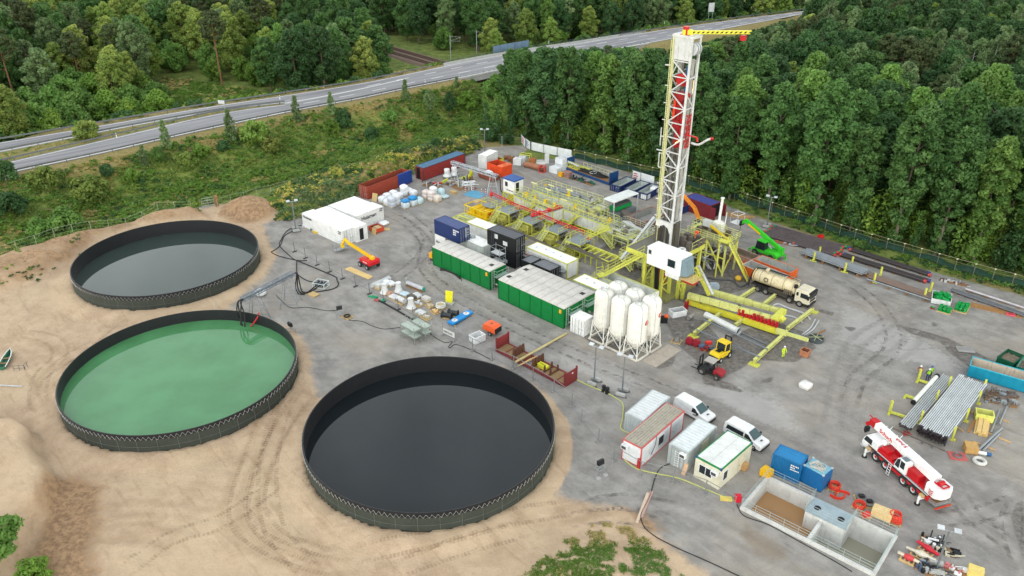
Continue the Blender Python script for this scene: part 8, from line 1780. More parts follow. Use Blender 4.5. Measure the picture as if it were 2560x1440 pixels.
t=T('large_pipe','rusty brown large diameter pipe lying near the far corner','pipe',G(1333,422),rad(-36));MB().cyl((-2.2,0,.62),(2.0,0,.62),.62,n=20,cap=False).build('pipe',P((166,112,84),.7,dirt=.5),t);MB().cyl((-2.1,0,.62),(1.9,0,.62),.57,n=20).build('bore',P((70,54,46),.8),t)
t=T('pipe_cradle','red steel cradle frame at the end of the rusty pipe','cradle',G(1356,430),rad(-20));frame12(1.3,1.3,0,1.3,.14).build('frame',P((206,72,62),.5,dirt=.2),t);MB().cyl((-.5,0,.65),(.5,0,.65),.45,n=16).build('pipe_end',P((120,70,56),.7),t)
for k,(px,py,lb)in enumerate([(1268,398,'rusty cylinder left of its twins beyond the orange box'),(1278,402,'rusty flanged part lying beyond the orange box'),(1285,407,'flat rusty skid part beside the white boxes')]):t=T('rusty_part',lb,'machine part',G(px,py),.5*k);MB().cyl((-.8,0,.45),(.7,0,.45),.42,n=14).bx(-.5,-.5,0,.5,.5,.2).build('body',P((140,92,60),.7,dirt=.4),t);MB().cyl((.7,0,.45),(.85,0,.45),.55,n=14).build('flange',BROWNW,t)
t=T('concrete_disc','round white concrete cover with a white post beside it on the grass','well cover',G(1353,407));MB().lathe([(.01,.3),(1.3,.28),(1.45,.18),(1.45,0)],n=24).build('disc',P((206,204,198),.8,dirt=.2),t);MB().bx(-.3,-.4,.3,.3,.1,.55).build('lid',LGREY,t)
solo('square_bollard','short square white post right of the round concrete cover','post',MB().bx(-.4,-.4,0,.4,.4,2.1),PLAST,G(1367,408),.2)
for k,(px,py,w,d,h,z,lb)in enumerate([(1388,432,2.2,1.5,1.3,0,'lower front white box of the stack at the blue flat rack'),(1402,424,2.2,1.5,1.3,0,'lower rear white box of the stack at the blue flat rack'),(1402,424,2.1,1.4,1.3,1.32,'upper front white box of the stack at the blue flat rack'),(1416,417,2.2,1.5,2.5,0,'tall white box at the back of the stack')]):crate(lb,px,py,w,d,h,P((228,232,236),.45,dirt=.12),RZ,'plastic_box','box',True,z)
crate('yellow orange plastic box in front of the blue flat rack',1402,441,.9,.8,.9,P((240,176,30),.5),RZ,'plastic_box')
bag('stack of pinkish brown sacks in front of the blue flat rack',1420,444,1.3,.45,P((160,120,112),.7),True,91,3,None,'sack pallet','sack_pallet')
c,rz,u,v=F4((1413,425),(1523.5,464.5),(1560,450),0,v=2.6);t=T('flat_rack','blue flat rack container loaded with black hoses and yellow railings','flat rack',(c.x,c.y,0),rz);x,y=u/2,v/2
BF=P((26,74,128),.55,dirt=.25);MB().bx(-x,-y,.1,x,y,.62).build('deck',BF,t);MB().bx(-x+.15,-y+.15,.62,x-.15,y-.15,.65).build('boards',BROWNW,t)
for s in(-1,1):
 mb=MB();q0,q1=sorted((s*x,s*(x-.2)));mb.bx(q0,-y,.1,q1,y,2.6)
 for k in range(5):mb.bx(min(s*(x+.04),s*x),-y+.2+k*(v-.4)/4-.06,.2,max(s*(x+.04),s*x),-y+.2+k*(v-.4)/4+.06,2.5)
 mb.build('end_wall',BF,t)
mb=MB();rr=random.Random(5)
for k in range(6):mb.tube(crom([(rr.uniform(-3,4.5),rr.uniform(-1,.7),.8+rr.uniform(0,.3))for _ in range(6)],6),.1)
mb.ring((1.5,-.2,.9),.9,.12).ring((1.7,-.1,1.1),.8,.12);hs_=solo('hose_pile','tangled black hoses lying in the blue flat rack','hoses',mb,RUBBER,(c.x,c.y,0),rz)
mb=MB();mb.ring((.9,-.4,1.15),.7,.05);solo('white_hose_ring','white hose coil on top of the black hoses in the blue flat rack','hose',mb,PLAST,(c.x,c.y,0),rz)
mb=MB();mb.rail([(-x+3.0,y-.15,.65),(x-.3,y-.15,.65)],1.3,.04,1.2,1);solo('stored_railing','long pale yellow railing stored along the back of the blue flat rack','railing',mb,P((206,208,160),.6),(c.x,c.y,0),rz)
mb=MB();mb.truss((-x+.3,-.6,1.3),(-x+3.2,-.4,1.1),.7,.9,3,.06).truss((-x+.3,.4,1.0),(-x+5.5,.7,.9),.5,.4,6,.05);solo('stored_truss','yellow lattice pieces at the left end of the blue flat rack','truss',mb,P((222,222,110),.6),(c.x,c.y,0),rz)
solo('steel_pipe','grey pipe lying on the yellow lattice in the blue flat rack','pipe',MB().cyl((-x+.3,-.9,1.95),(-x+3.8,-.9,1.6),.16,n=10),LGREY,(c.x,c.y,0),rz)
clutter('black drilling tools and couplings on the ground before the blue flat rack',1455,454,6,1.2,14,[BLACK,DGREY,P((40,110,90),.6)],12,hmax=.8,name='drilling_tools')
for k,(L,N,R,lb)in enumerate([((1523.5,460),(1550.6,467.5),(1595.7,449),'left navy open topped container with white door markings'),((1560.5,471),(1586,478),(1628,457.5),'middle navy open topped container'),((1591,479),(1618,486),(1660,466),'right navy open topped container with white sheets on its corner'),((1672,508),(1706,520),(1750,500),'navy open topped container behind the mast with a white sheet on top')]):
 t=container(lb,F4(L,N,R,1.3,u=2.44),1.35,NAVY,None,door='y-',opentop=True,inner=P((186,194,190),.7,dirt=.3),group='navy open topped containers');_,_,u,v=F4(L,N,R,1.3,u=2.44)
 marks(t,'y-',u,v,-.95,1.0,4,20+k,None,.14)
 if k==2:MB().bx(-.1,-v/2-.1,.2,u/2-.1,-v/2-.085,1.15).bx(u/2+.06,-v/2+.1,.2,u/2+.075,-v/2+1.2,1.15).build('white_sheet',PLAST,t)
bag('tall white bulk bag standing at the right navy container',1635,484,1.3,1.5,BW_,False,33,1,None)
bg=container('burgundy container with a peeling blue roof and an open end door',F4((1716.7,493.3),(1776.7,515),(1804,505),2.65,u=6.06),2.65,P((122,34,44),.6,dirt=.25),P((70,80,150),.6,dirt=.5,dc=(120,60,60),streak=False),door=None,ribs='v')
_,_,ub,vb=F4((1716.7,493.3),(1776.7,515),(1804,505),2.65,u=6.06)
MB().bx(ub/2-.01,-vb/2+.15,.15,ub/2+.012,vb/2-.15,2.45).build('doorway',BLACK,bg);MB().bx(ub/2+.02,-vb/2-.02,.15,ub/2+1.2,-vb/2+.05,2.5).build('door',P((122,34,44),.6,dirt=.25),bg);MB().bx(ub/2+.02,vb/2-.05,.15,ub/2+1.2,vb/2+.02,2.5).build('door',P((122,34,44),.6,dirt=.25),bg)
mb=MB()
for k in range(4):mb.bx(-2.0+.0,-vb/2-.03,.75+k*.38,-1.8,-vb/2-.015,1.02+k*.38)
mb.build('markings',WINK,bg)
c,rz,u,v=F4((1239,874),(1412,965),(1443,950),.35,v=2.44);t=T('flat_rack','dark red flat rack with planked deck and upright end walls beside the black basin','flat rack',(c.x,c.y,0),rz);x,y=u/2,v/2;FR=P((128,44,46),.65,dirt=.35,dc=(90,64,58))
mb=MB();mb.bx(-x,-y,.08,x,-y+.25,.42).bx(-x,y-.25,.08,x,y,.42)
for k in range(9):q=-x+u*k/8;mb.bx(max(-x,q-.1),-y+.25,.1,min(x,q+.1),y-.25,.38)
mb.build('frame',FR,t);mb=MB()
for k in range(8):
 if k==3:continue
 q=-x+u*k/8
 for j in range(7):mb.bx(q+.12,-y+.27+j*(v-.54)/7,.3,q+u/8-.12,-y+.27+(j+.9)*(v-.54)/7,.4)
mb.build('deck_boards',P((150,124,88),.8,dirt=.4),t)
for s in(-1,1):
 mb=MB();q0,q1=sorted((s*x,s*(x-.14)));mb.bx(q0,-y+.1,.42,q1,y-.1,2.0).bx(min(s*x,s*(x-.22)),-y,.42,max(s*x,s*(x-.22)),-y+.16,2.2).bx(min(s*x,s*(x-.22)),y-.16,.42,max(s*x,s*(x-.22)),y,2.2);mb.build('end_wall',FR,t);MB().bx(min(s*(x+.01),s*x),.1,1.5,max(s*(x+.01),s*x),.35,1.7).build('label_plate',PLAST,t)
def post_at(xp,yp,h,w=.28):
 mb=MB();mb.hexa([(xp-.1,yp-w,.42),(xp+.1,yp-w,.42),(xp+.1,yp+w,.42),(xp-.1,yp+w,.42),(xp-.08,yp-w*.6,.42+h),(xp+.08,yp-w*.6,.42+h),(xp+.08,yp+w*.6,.42+h),(xp-.08,yp+w*.6,.42+h)]);mb.build('stake',P((96,60,44),.7,dirt=.3),t)
for xp,h in((-x+3.1,1.25),(-x+6.6,1.25)):
 for k in range(4):post_at(xp,-y+.35+k*(v-.7)/3,h)
for xp in(-x+8.4,-x+9.4):
 for yp in(-.7,.7):post_at(xp,yp,.9,.14)
 mb=MB();mb.bx(xp-.07,-y+.2,.42,xp+.07,y-.2,.55);mb.build('cross_bar',P((96,60,44),.7),t)
t=T('yellow_block','yellow open mould box on the red flat rack','mould',(*(c+Matrix.Rotation(rz,3,'Z')@Vector((-x+7.6,-.1,0))).xy,.42),rz);mb=MB();mb.bx(-.75,-.35,0,.75,-.15,.5).bx(-.75,.15,0,.75,.35,.5).bx(-.75,-.15,0,-.5,.15,.5).bx(.5,-.15,0,.75,.15,.5);mb.build('walls',P((226,226,60),.5),t)
p,q=G(1289,905,.7),G(1417,833,.12);solo('timber_beam','long pale timber beam laid from the red flat rack across the track','beam',MB().bar((0,0,0),q-p,.3,.12),P((206,190,130),.7,dirt=.25),p)
for k in range(4):mb=MB();p=G(1315+k*5,905-k*2,.46);solo('loose_board','pale loose board on the deck of the red flat rack, %s of four'%ORD[k],'board',MB().bar((-1.1,-1.0,.02),(.7,.8,.05),.14,.05),WOOD,p,0)
p=G(1232,834);t=T('compressor','orange towable compressor with black grille end','compressor',p,rad(-40));soft(MB().ext([(-1.25,.55),(1.0,.55),(1.0,1.35),(.6,1.6),(-1.0,1.62),(-1.25,1.3)],-.75,.75).build('canopy',P((238,100,50),.5,dirt=.12),t),.08);MB().bx(1.0,-.68,.6,1.06,.68,1.35).build('grille',BLACK,t);MB().bx(-.3,-.15,1.625,0,.15,1.64).build('hatch',P((150,80,50),.6),t)
for s in(-1,1):wheel(t,.1,s*.72,.34,.2,GALV)
MB().bar((-1.2,0,.5),(-2.3,0,.45),.1).build('tow_bar',GALV,t)
skip('white open plastic bin by the orange compressor',F4((1172,829),(1188,848),(1207,840),1.0,rz=rad(-50),u=1.4,v=1.8),1.0,PLAST,P((226,228,228),.4,dirt=.1),name='plastic_bin',cat='bin',ribs=2)
p=G(1151,800);t=T('folded_banner','folded blue banner with white and red circles lying on trestles','banner',p,rad(52));MB().bx(-2.2,-.55,.25,2.2,.55,.55).build('sheet',P((14,140,214),.5,dirt=.1),t);mb=MB()
for q in(-1.2,1.3):mb.lathe([(.01,.565),(.42,.562),(.45,.55)],(q,0,0),20)
mb.build('white_circle',PLAST,t);mb=MB()
for q in(-1.2,1.3):mb.bar((q-.2,0,.572),(q+.2,.1,.572),.1,.02)
mb.build('red_emblem',RED,t);mb=MB()
for q in(-1.9,1.9):mb.bar((q,-.8,.1),(q,.8,.1),.1,.2)
mb.build('bearers',WOOD,t)
for k,(px,py,lb)in enumerate([(1117,795,'black flanged spool nearest the scaffold shelf'),(1133,789,'black flanged spool nearest the blue banner')]):
 t=T('pipe_spool',lb,'spool',G(px,py),rad(-20),'black flanged spools');MB().cyl((-.7,0,.5),(.7,0,.5),.36,n=16).build('pipe',P((48,52,58),.5,dirt=.2),t)
 for s in(-.7,.7):MB().cyl((s-.07,0,.5),(s+.07,0,.5),.52,n=18).build('flange',P((58,62,68),.5,dirt=.2),t)
 MB().cyl((-.78,0,.5),(.78,0,.5),.28,n=14).build('bore',BLACK,t);MB().bx(-.6,-.35,0,.6,.35,.1).build('pallet',WOOD,t)
sf=T('scaffold_shelf','free standing grey scaffold with four mesh decks beside the black basin','scaffold',G(1003,842),RZ);scaffold(sf,3.0,1.3,(.9,2.0),2.7,P((150,162,154),.5,.2),P((184,196,186),.6,dirt=.2));sf2=T('scaffold_shelf','second grey scaffold bay just behind the free standing one','scaffold',G(1030,836),RZ);scaffold(sf2,3.0,1.2,(1.2,2.1),3.0,P((150,162,154),.5,.2),P((184,196,186),.6,dirt=.2))
def stored(label,px,py,kind,rz=RZ,c=None,seed=0):
 t=T('stored_goods',label,'stored goods',G(px,py),rz,'wrapped goods stored on pallets beside the track');SW=c or P((216,218,220),.35,dirt=.2);pallet(t,1.5,1.1)
 if kind=='box':MB().bx(-.65,-.45,.14,.65,.45,.62).build('carton',c or P((206,198,182),.6,dirt=.3),t);MB().bx(-.5,-.32,.62,.5,.32,.66).build('film',SW,t)
 elif kind=='cone':MB().lathe([(.75,.14),(.62,.3),(.42,.9),(.4,1.5),(.46,1.55),(.46,1.62),(.01,1.64)],n=16).build('wrapped_flange',SW,t);MB().lathe([(.01,1.66),(.44,1.655)],n=16).build('cap',PLAST,t)
 elif kind=='low':crumple(1.4,1.0,.4,.14,seed).build('wrapped_load',SW,t)
 elif kind=='roll':MB().cyl((-.75,0,.55),(.75,0,.55),.4,n=16).build('wrapped_roll',SW,t)
 elif kind=='bits':
  mb=MB();r=random.Random(seed)
  for k in range(6):mb.cb((r.uniform(-.5,.5),r.uniform(-.35,.35),.3),(r.uniform(.2,.5),r.uniform(.15,.4),r.uniform(.15,.45)),r.uniform(0,3))
  mb.build('parts',SW,t)
 elif kind=='ring':MB().ring((0,0,.35),.62,.18,None,20,8).ring((0,0,.6),.6,.14,None,20,8).build('hose_coil',SW,t);MB().lathe([(.01,.7),(.4,.68),(.42,.2)],n=16).build('core',P((196,176,130),.7),t)
 return t
st=[(945,719,'box',None,'brown cartons with white film nearest the grey pipe'),(967,711,'box',PLAST,'white cartons beside the grey pipe'),(978,712,'low',PLAST,'flat white sheet pallet right of the cartons'),(962,733,'cone',None,'wrapped bell shaped flange, left of two'),(975,735,'bits',P((206,160,140),.5),'pinkish wrapped parts between the two bell shaped flanges'),(997,730,'cone',None,'taller wrapped bell shaped flange, right of two'),(985,746,'low',None,'crumpled white film heap before the tall flange'),(1012,739,'low',P((200,220,230),.4),'bluish wrapped load behind the grey roll'),(1004,757,'roll',None,'grey wrapped roll lying on its pallet'),(1030,748,'box',P((96,92,84),.7),'open box of black fittings'),(1043,742,'low',None,'white film wrapped load behind the open box'),(1066,752,'box',P((206,202,196),.6),'open white carton at the right of the wrapped goods'),(1028,770,'cone',None,'low wrapped flange in the front of the store'),(1046,762,'bits',None,'wrapped small parts beside the low flange'),(1052,785,'low',None,'flat wrapped bundles in the front row'),(1075,766,'bits',P((206,190,160),.6),'cream sacks and cartons before the hose coil'),(1088,781,'bits',P((226,190,130),.6),'orange brown wrapped reel beside the coil'),(1102,770,'ring',P((206,206,200),.5),'big coil of white hose around a brown core'),(1066,796,'bits',P((214,206,190),.6),'boxes and film scraps at the front end of the store')]
for k,(x,y,kd,c,lb)in enumerate(st):stored(lb,x,y,kd,RZ+random.uniform(-.2,.2),c,k)
p,q=G(929,715,.4),G(974,695,.4);solo('grey_pipe','light grey large pipe lying at the head of the wrapped goods','pipe',MB().cyl((0,0,0),q-p,.38,n=16,cap=False).cyl((.01,.01,0),(q-p)*.99,.33,n=16),LGREY,p)
t=T('wrapped_pipe','film wrapped pipe on a long pallet behind the goods','pipe',G(1040,722),rad(-38));MB().cyl((-1.9,0,.5),(1.6,0,.5),.33,n=12).build('wrapped_pipe',P((196,196,202),.35),t);MB().cyl((1.6,0,.5),(1.75,0,.5),.34,n=12).build('green_cap',P((60,150,130),.5),t);MB().bx(-1.9,-.4,0,1.6,.4,.14).build('pallet',BROWNW,t);MB().bx(-2.1,-.2,.5,-1.9,.2,1.2).build('bracket',GALV,t)
t=T('sign_stand','yellow angled sheet on a concrete block behind the hose coil','sign',G(1122,760),rad(-25));MB().hexa([(-.6,0,.3),(.6,0,.3),(.6,.06,.3),(-.6,.06,.3),(-.65,.3,2.0),(.6,.3,2.1),(.6,.36,2.1),(-.65,.36,2.0)]).build('sheet',P((228,222,36),.5,dirt=.2),t);MB().bx(-.5,-.4,0,.8,.5,.3).build('block',CONC,t)
solo('timber_planks','two long fresh timber planks lying in front of the boom lift','planks',MB().bx(-2.8,-.75,0,2.8,-.4,.12).bx(-2.8,-.36,0,2.8,0,.12).bx(-2.7,.04,0,2.7,.38,.1),P((226,196,134),.7,dirt=.15),G(900,682),rad(-39))
for lb,x,y,z in(('small plywood sheet at the hose end by the scaffold tower',784,737,.5),('wooden pallet with a black cable coil',868,793,.3)):t=T('pallet',lb,'pallet',G(x,y),rad(-38));pallet(t,1.6,1.2);(MB().ring((0,0,.25),.4,.12).build('cable_coil',BLACK,t)if 'coil' in lb else MB().bx(-.7,-.5,.14,.7,.5,.17).build('plywood',WOOD,t))
t=T('valve_manifold','white framed valve manifold on the ground fed by black hoses','manifold',G(803,717),rad(-20));frame12(2.1,1.6,.1,.9,.08).build('frame',P((214,226,226),.5),t);mb=MB()
for k in range(6):mb.cyl((-.6+.6*(k%3),-.35+.7*(k//3),.3),(-.6+.6*(k%3),-.35+.7*(k//3),.85),.2,n=10)
mb.build('valves',P((70,84,96),.5,.2),t)
t=T('green_tools','green clamps and fittings at the foot of the rope fence','fittings',G(932,745),rad(-30));mb=MB();mb.bar((-.9,0,.12),(.6,0,.12),.2).bar((-.3,.3,.12),(.7,.3,.2),.25).sph((2.1,-.1,.25),.28);mb.build('green_parts',P((30,160,110),.5),t);MB().cyl((.7,-.5,.1),(1.4,-.3,.1),.22,n=10).build('red_coupling',P((176,80,84),.6),t)
def redring(label,px,py,n,seed):
 t=T('red_clamps',label,'pipe clamps',G(px,py),random.uniform(0,3),'red pipe centralisers on pallets');pallet(t,1.3,1.1)
 for k in range(n):
  mb=MB();o=Vector((random.uniform(-.2,.2),random.uniform(-.15,.15),.24+.2*k));mb.ring(o,.55,.05,None,20).ring(o+Vector((0,0,.16)),.52,.05,None,20)
  for j in range(12):a=j*math.pi/6;mb.bar(o+Vector((.54*math.cos(a),.54*math.sin(a),0)),o+Vector((.54*math.cos(a),.54*math.sin(a),.16)),.06)
  mb.build('clamp_ring',P((222,60,40),.5,dirt=.1),t)
redring('stack of red slotted rings on a pallet beside the square blue tank',2086,1222,3,1);redring('red slotted rings on a pallet by the black coils',2147,1268,2,2);redring('pile of red slotted rings right of the wooden crate',2236,1305,4,3)
t=T('red_clamps','open curved red clamp halves lying on the ground by the basin','pipe clamps',G(2108,1244));mb=MB()
for a0,c0 in((.4,Vector((0,0,.15))),(3.4,Vector((-.5,.5,.15)))):
 for k in range(9):a=a0+k*.3;mb.bar(c0+Vector((.8*math.cos(a),.8*math.sin(a),0)),c0+Vector((.8*math.cos(a+.3),.8*math.sin(a+.3),0)),.1,.3)
mb.build('clamp_halves',P((222,60,40),.5),t)
for k,(px,py,lb)in enumerate([(2152,1249,'grey coil with a black cover, left of two behind the railing'),(2172,1262,'grey coil with a black cover, right of two behind the railing')]):t=T('cable_coil',lb,'coil',G(px,py),0,'grey coils with black covers');pallet(t,1.2,1.2);MB().ring((0,0,.35),.45,.14,None,18,8).build('coil',STEEL,t);MB().bx(-.25,-.2,.45,.25,.2,.62).build('cover',BLACK,t)
crate('pale plywood crate behind the basin railing',2203,1292,1.9,1.2,.9,P((228,200,146),.7),rad(-35))
t=T('spare_parts','small red wrapped part behind the basin railing','part',G(2165,1290));MB().cb((0,0,.2),(.8,.5,.4),.4).build('wrapped_part',REDP,t);MB().bx(-.5,-.4,0,.5,.4,.08).build('board',WOOD,t)
def longpart(label,x0,y0,x1,y1,m,r,bulge,seed):
 p,q=G(x0,y0,.45),G(x1,y1,.45);t=T('pump_part',label,'machine part',(p.x,p.y,0),0,'long pump parts on pallets');v=q-p;z=Vector((0,0,.45));d=v.normalized();n=Vector((-d.y,d.x,0))
 MB().cyl(z,v+z,r,n=12).build('shaft',m,t);MB().cyl(v*.3+z,v*.5+z,r*1.3,bulge,12).cyl(v*.5+z,v*.75+z,bulge,r*1.2,12).build('housing',P((196,60,66),.5)if seed%2 else m,t)
 mb=MB();mb.bar(v*.15-n*.4+Vector((0,0,.1)),v*.85-n*.4+Vector((0,0,.1)),.14,.2).bar(v*.15+n*.4+Vector((0,0,.1)),v*.85+n*.4+Vector((0,0,.1)),.14,.2)
 for f in(.2,.4,.6,.8):mb.bar(v*f-n*.5+Vector((0,0,.24)),v*f+n*.5+Vector((0,0,.24)),.14,.06)
 mb.build('pallet',WOOD,t)
longpart('long red shaft with a swollen middle behind the others in the corner',2294,1353,2347,1388,P((196,30,52),.45),.17,.3,0);longpart('cream shaft with a wrapped middle in the corner, second from the basin',2266,1368,2340,1401,P((206,200,184),.5),.15,.36,0);longpart('cream shaft with a red housing nearest the basin',2245,1380,2298,1406,P((206,196,176),.5),.16,.34,1)
clutter('white and black valve parts on a pallet in the bottom right corner',2325,1356,1.8,1.3,9,[PLAST,BLACK,DGREY],41,rad(-35),.8,'valve_parts');clutter('cream pipe fittings on a pallet beside the corner light mast',2365,1378,1.8,1.0,8,[P((206,202,180),.5),BLACK],42,rad(-35),.6,'valve_parts');clutter('dark blue grey fittings on a pallet at the bottom edge',2306,1420,1.3,1.1,9,[P((70,84,110),.5),GALV,BLACK],43,rad(-35),.7,'valve_parts');clutter('boxes of small fittings at the foot of the corner light mast',2335,1436,1.6,1.1,8,[P((196,190,150),.6),DGREY],44,rad(-35),.5,'valve_parts');clutter('white sheet with scattered red and grey bits at the bottom right',2392,1428,1.9,1.2,8,[PLAST,P((210,120,120),.5)],45,rad(-35),.4,'valve_parts')
crate('yellow box with red lids at the bottom right edge',2436,1438,1.3,1.0,.8,P((230,206,120),.6),rad(-30));crate('brown cardboard box at the end of the cream office',1857,1172,.9,.8,.8,P((196,156,104),.7),rad(-45));crate('bright yellow plastic box between the cream office and the blue container',1915,1190,1.1,1.0,.95,P((244,190,16),.45),rad(-48),'plastic_box')
t=T('control_box','red control cabinet on a stand at the corner of the basin','cabinet',G(1842,1262));MB().bx(-.3,-.25,.5,.3,.25,1.3).build('cabinet',P((206,24,52),.4),t);MB().bar((-.25,0,0),(-.25,0,.5),.06).bar((.25,0,0),(.25,0,.5),.06).build('stand',GALV,t)
solo('yellow_board','small yellow board lying by the red control cabinet','board',MB().bx(-.6,-.35,0,.6,.35,.06),P((232,206,96),.6),G(1815,1247),rad(-8));
for k,(a,b)in enumerate([((1592,1307),(1620,1232)),((1603,1293),(1630,1228))]):p,q=G(*a,.05),G(*b,.05);solo('cable_board',['pale board laid over the cable track, left one','pinkish board laid over the cable track, right one'][k],'board',MB().bar((0,0,0),q-p,.3,.08),P((206,186,164)if k==0 else(186,150,140),.8),p)
for k,(x,y,lb)in enumerate([(1495,1197,'flat paving block left of two under the work light'),(1513,1188,'flat paving block right of two under the work light')]):solo('paving_block',lb,'block',MB().bx(-.25,-.2,0,.25,.2,.14),CONC,G(x,y),.5)
for k,(x,y)in enumerate([(1509,978),(1518,983)]):t=T('black_speaker',['left black boot shaped spool between the light masts','right black boot shaped spool between the light masts'][k],'spool',G(x,y));MB().lathe([(.3,0),(.28,.25),(.16,.3),(.16,.55),(.28,.6),(.25,.85),(.01,.87)],n=12).build('spool',BLACK,t)
skip('white open bin with red bottles beside the rig leg',F4((1681,768),(1683,784),(1722,780),.9,u=1.3,v=2.3,rz=rad(-70)),.95,P((228,230,232),.45),P((206,208,210),.5),name='plastic_bin',cat='bin',ribs=3)
solo('gas_bottles','red gas bottles standing in the white bin','bottles',MB().cyl((0,0,.2),(0,0,1.4),.16,n=10).cyl((.36,.1,.2),(.36,.1,1.5),.16,n=10).sph((0,0,1.4),.16).sph((.36,.1,1.5),.16),P((160,24,44),.4),G(1712,776))
t=T('welding_cart','black and orange machine beside the rig leg','machine',G(1660,806));MB().bx(-.5,-.4,.1,.4,.4,.9).cyl((-.5,0,.35),(.4,0,.35),.4,n=14).build('body',BLACK,t);MB().sph((.25,0,1.0),.33).build('orange_cover',P((246,96,36),.5),t)
for x,y,L,r,lb in((1726,796,1.5,.32,'short grey pipe piece on the wet ground'),(1729,818,.5,.2,'tiny dark pipe stub on the wet ground')):t=T('cut_pipe',lb,'pipe',G(x,y),rad(50));MB().cyl((-L/2,0,r),(L/2,0,r),r,n=14,cap=False).cyl((-L/2+.02,0,r),(L/2-.02,0,r),r*.9,n=14).build('pipe',P((150,146,142),.6,dirt=.3),t);MB().ring((-L/2,0,r),r,.03,(1,0,0),14).build('lip',DGREY,t)
t=T('pipe_reducer','grey cone shaped adaptor strapped on a pallet','adaptor',G(1691,854),rad(-30));pallet(t,1.4,1.2);MB().lathe([(.5,.14),(.42,.6),(.26,.8),(.26,1.15),(.2,1.15),(.2,.8)],n=16).build('cone',P((128,126,124),.6,.2),t)
t=T('red_reels','pair of dark red reels on a stand','reels',G(1733,862),rad(-30));MB().cyl((-.6,-.25,.55),(-.6,.25,.55),.5,n=16).cyl((.4,-.25,.55),(.4,.25,.55),.5,n=16).build('reel',P((150,30,48),.5,dirt=.2),t);MB().bx(-1.1,-.4,0,.9,.4,.1).build('stand',P((120,40,44),.6),t)
clutter('small pallet of blue and red hoses and fittings behind the forklift',1756,872,1.6,1.0,8,[P((80,100,130),.5),P((150,40,48),.5),DGREY],51,rad(-30),.5,'hose_pallet');solo('red_can','small bright red container behind the forklift','can',MB().bx(-.4,-.25,0,.4,.25,.4),P((236,60,60),.5),G(1771,860),.3)
skip('brown open crate hanging from the nose of the catwalk machine',F4((2006,871),(2020,883),(2033,874),.9,rz=rad(-40),u=1.1,v=1.1),.9,P((186,124,92),.7),P((150,96,70),.8),name='open_crate',cat='crate',ribs=2)
t=T('steel_basket','round dark mesh basket on the ground right of the catwalk nose','basket',G(2039,851));MB().lathe([(1.05,0),(1.1,.5),(1.0,.52),(.95,.1),(.01,.08)],n=10).build('basket',P((80,88,92),.6,dirt=.2),t);mb=MB()
for a in range(3):mb.bar((math.cos(a)*1.05,math.sin(a)*1.05,.55),(-math.cos(a)*1.05,-math.sin(a)*1.05,.55),.06)
mb.build('straps',P((196,200,150),.6),t)
p,q=G(2041,836,.08),G(2063,825,.08);solo('timber_piece','short timber on the wet ground by the mesh basket','timber',MB().bar((0,0,0),q-p,.18,.14),BROWNW,p)
t=T('grey_pump','grey blue pump unit behind the lifting arm','pump',G(1783,722));MB().bx(-.9,-.5,.1,.8,.5,.8).bx(-.5,-.3,.8,.5,.3,1.0).build('body',P((170,184,196),.5,dirt=.2),t);MB().bx(-1,-.6,0,.9,.6,.1).build('skid',DGREY,t)
t=T('yellow_drum','yellow pump cover at the foot of the steep stairs','cover',G(1845,701));MB().sph((0,0,.4),.55,.8).build('cover',P((236,190,60),.5),t)
for k,(L,N,R,lb)in enumerate([((1885,650),(1975,684),(2000,671),'orange rimmed open skip behind the vacuum truck'),((1855,663),(1950,702),(1975,690),'grey lined open skip with a pale rim beside the orange one')]):
 skip(lb,F4(L,N,R,1.5,v=2.4),1.6,P((230,104,44),.6,dirt=.2),P((176,178,174),.7,dirt=.4),rim=P((226,130,90)if k==0 else(214,196,186),.6),group='orange open skips')
skip('rusty grey open skip with brown mud beside the stairs',F4((1822,630),(1878,652),(1897,640),1.5,v=2.4),1.6,P((190,150,136),.7,dirt=.4),P((130,118,104),.8,dirt=.4),fill=P((128,110,88),.9),fillz=.8)
def pipes(label,a,b,n,r,m,z=.25,gap=None,ends=None,rows=1,group=None,name='pipe_bundle'):
 p,q=G(*a,r+z),G(*b,r+z);v=q-p;d=v.normalized();nn=Vector((-d.y,d.x,0));t=T(name,label,'pipes',(p.x,p.y,0));z0=Vector((0,0,r+z))
 for k in range(n):
  for j in range(rows):
   s=nn*(k*(gap or 2.6*r)+(r if j%2 else 0))+z0+Vector((0,0,j*1.75*r))+d*random.uniform(-.25,.25);MB().cyl(s,s+v,r,n=10).build('pipe',m,t)
   if ends:
    MB().cyl(s-d*.12,s+d*.25,r*1.12,n=10).cyl(s+v-d*.25,s+v+d*.12,r*1.12,n=10).build('end_cap',ends[k%len(ends)],t)
 for f in(.08,.36,.64,.92):c=v*f;MB().bar(c-nn*r*1.5+Vector((0,0,z/2)),c+nn*((n-.2)*(gap or 2.6*r))+Vector((0,0,z/2)),.2,z).build('bearer',BROWNW,t)
 return t
pipes('long dark casing pipes with red and green end caps beside the wood',(1904,584),(2086,638),8,.25,P((88,78,80),.4,.1,var=.3,dirt=.5,dc=(120,96,84)),.15,None,[P((196,60,50),.5),P((26,140,90),.5)])
pipes('pair of long dark casing pipes beyond the grey bundle',(2103,637),(2316,704),2,.26,DPIPE,.15,None,[P((200,60,60),.5),P((60,70,130),.5)]);pipes('second pair of dark casing pipes nearest the green netting',(2122,623),(2322,687),2,.24,DPIPE,.15,None,[P((196,70,60),.5),P((40,60,140),.5)])
pipes('stack of shiny grey pipes held by yellow stanchions',(2004,632),(2158,687),7,.12,PIPE,.55,None,None,2);pipes('thin pale pipes lying beside the shiny stack',(2020,626),(2160,672),2,.08,LGREY,.5)
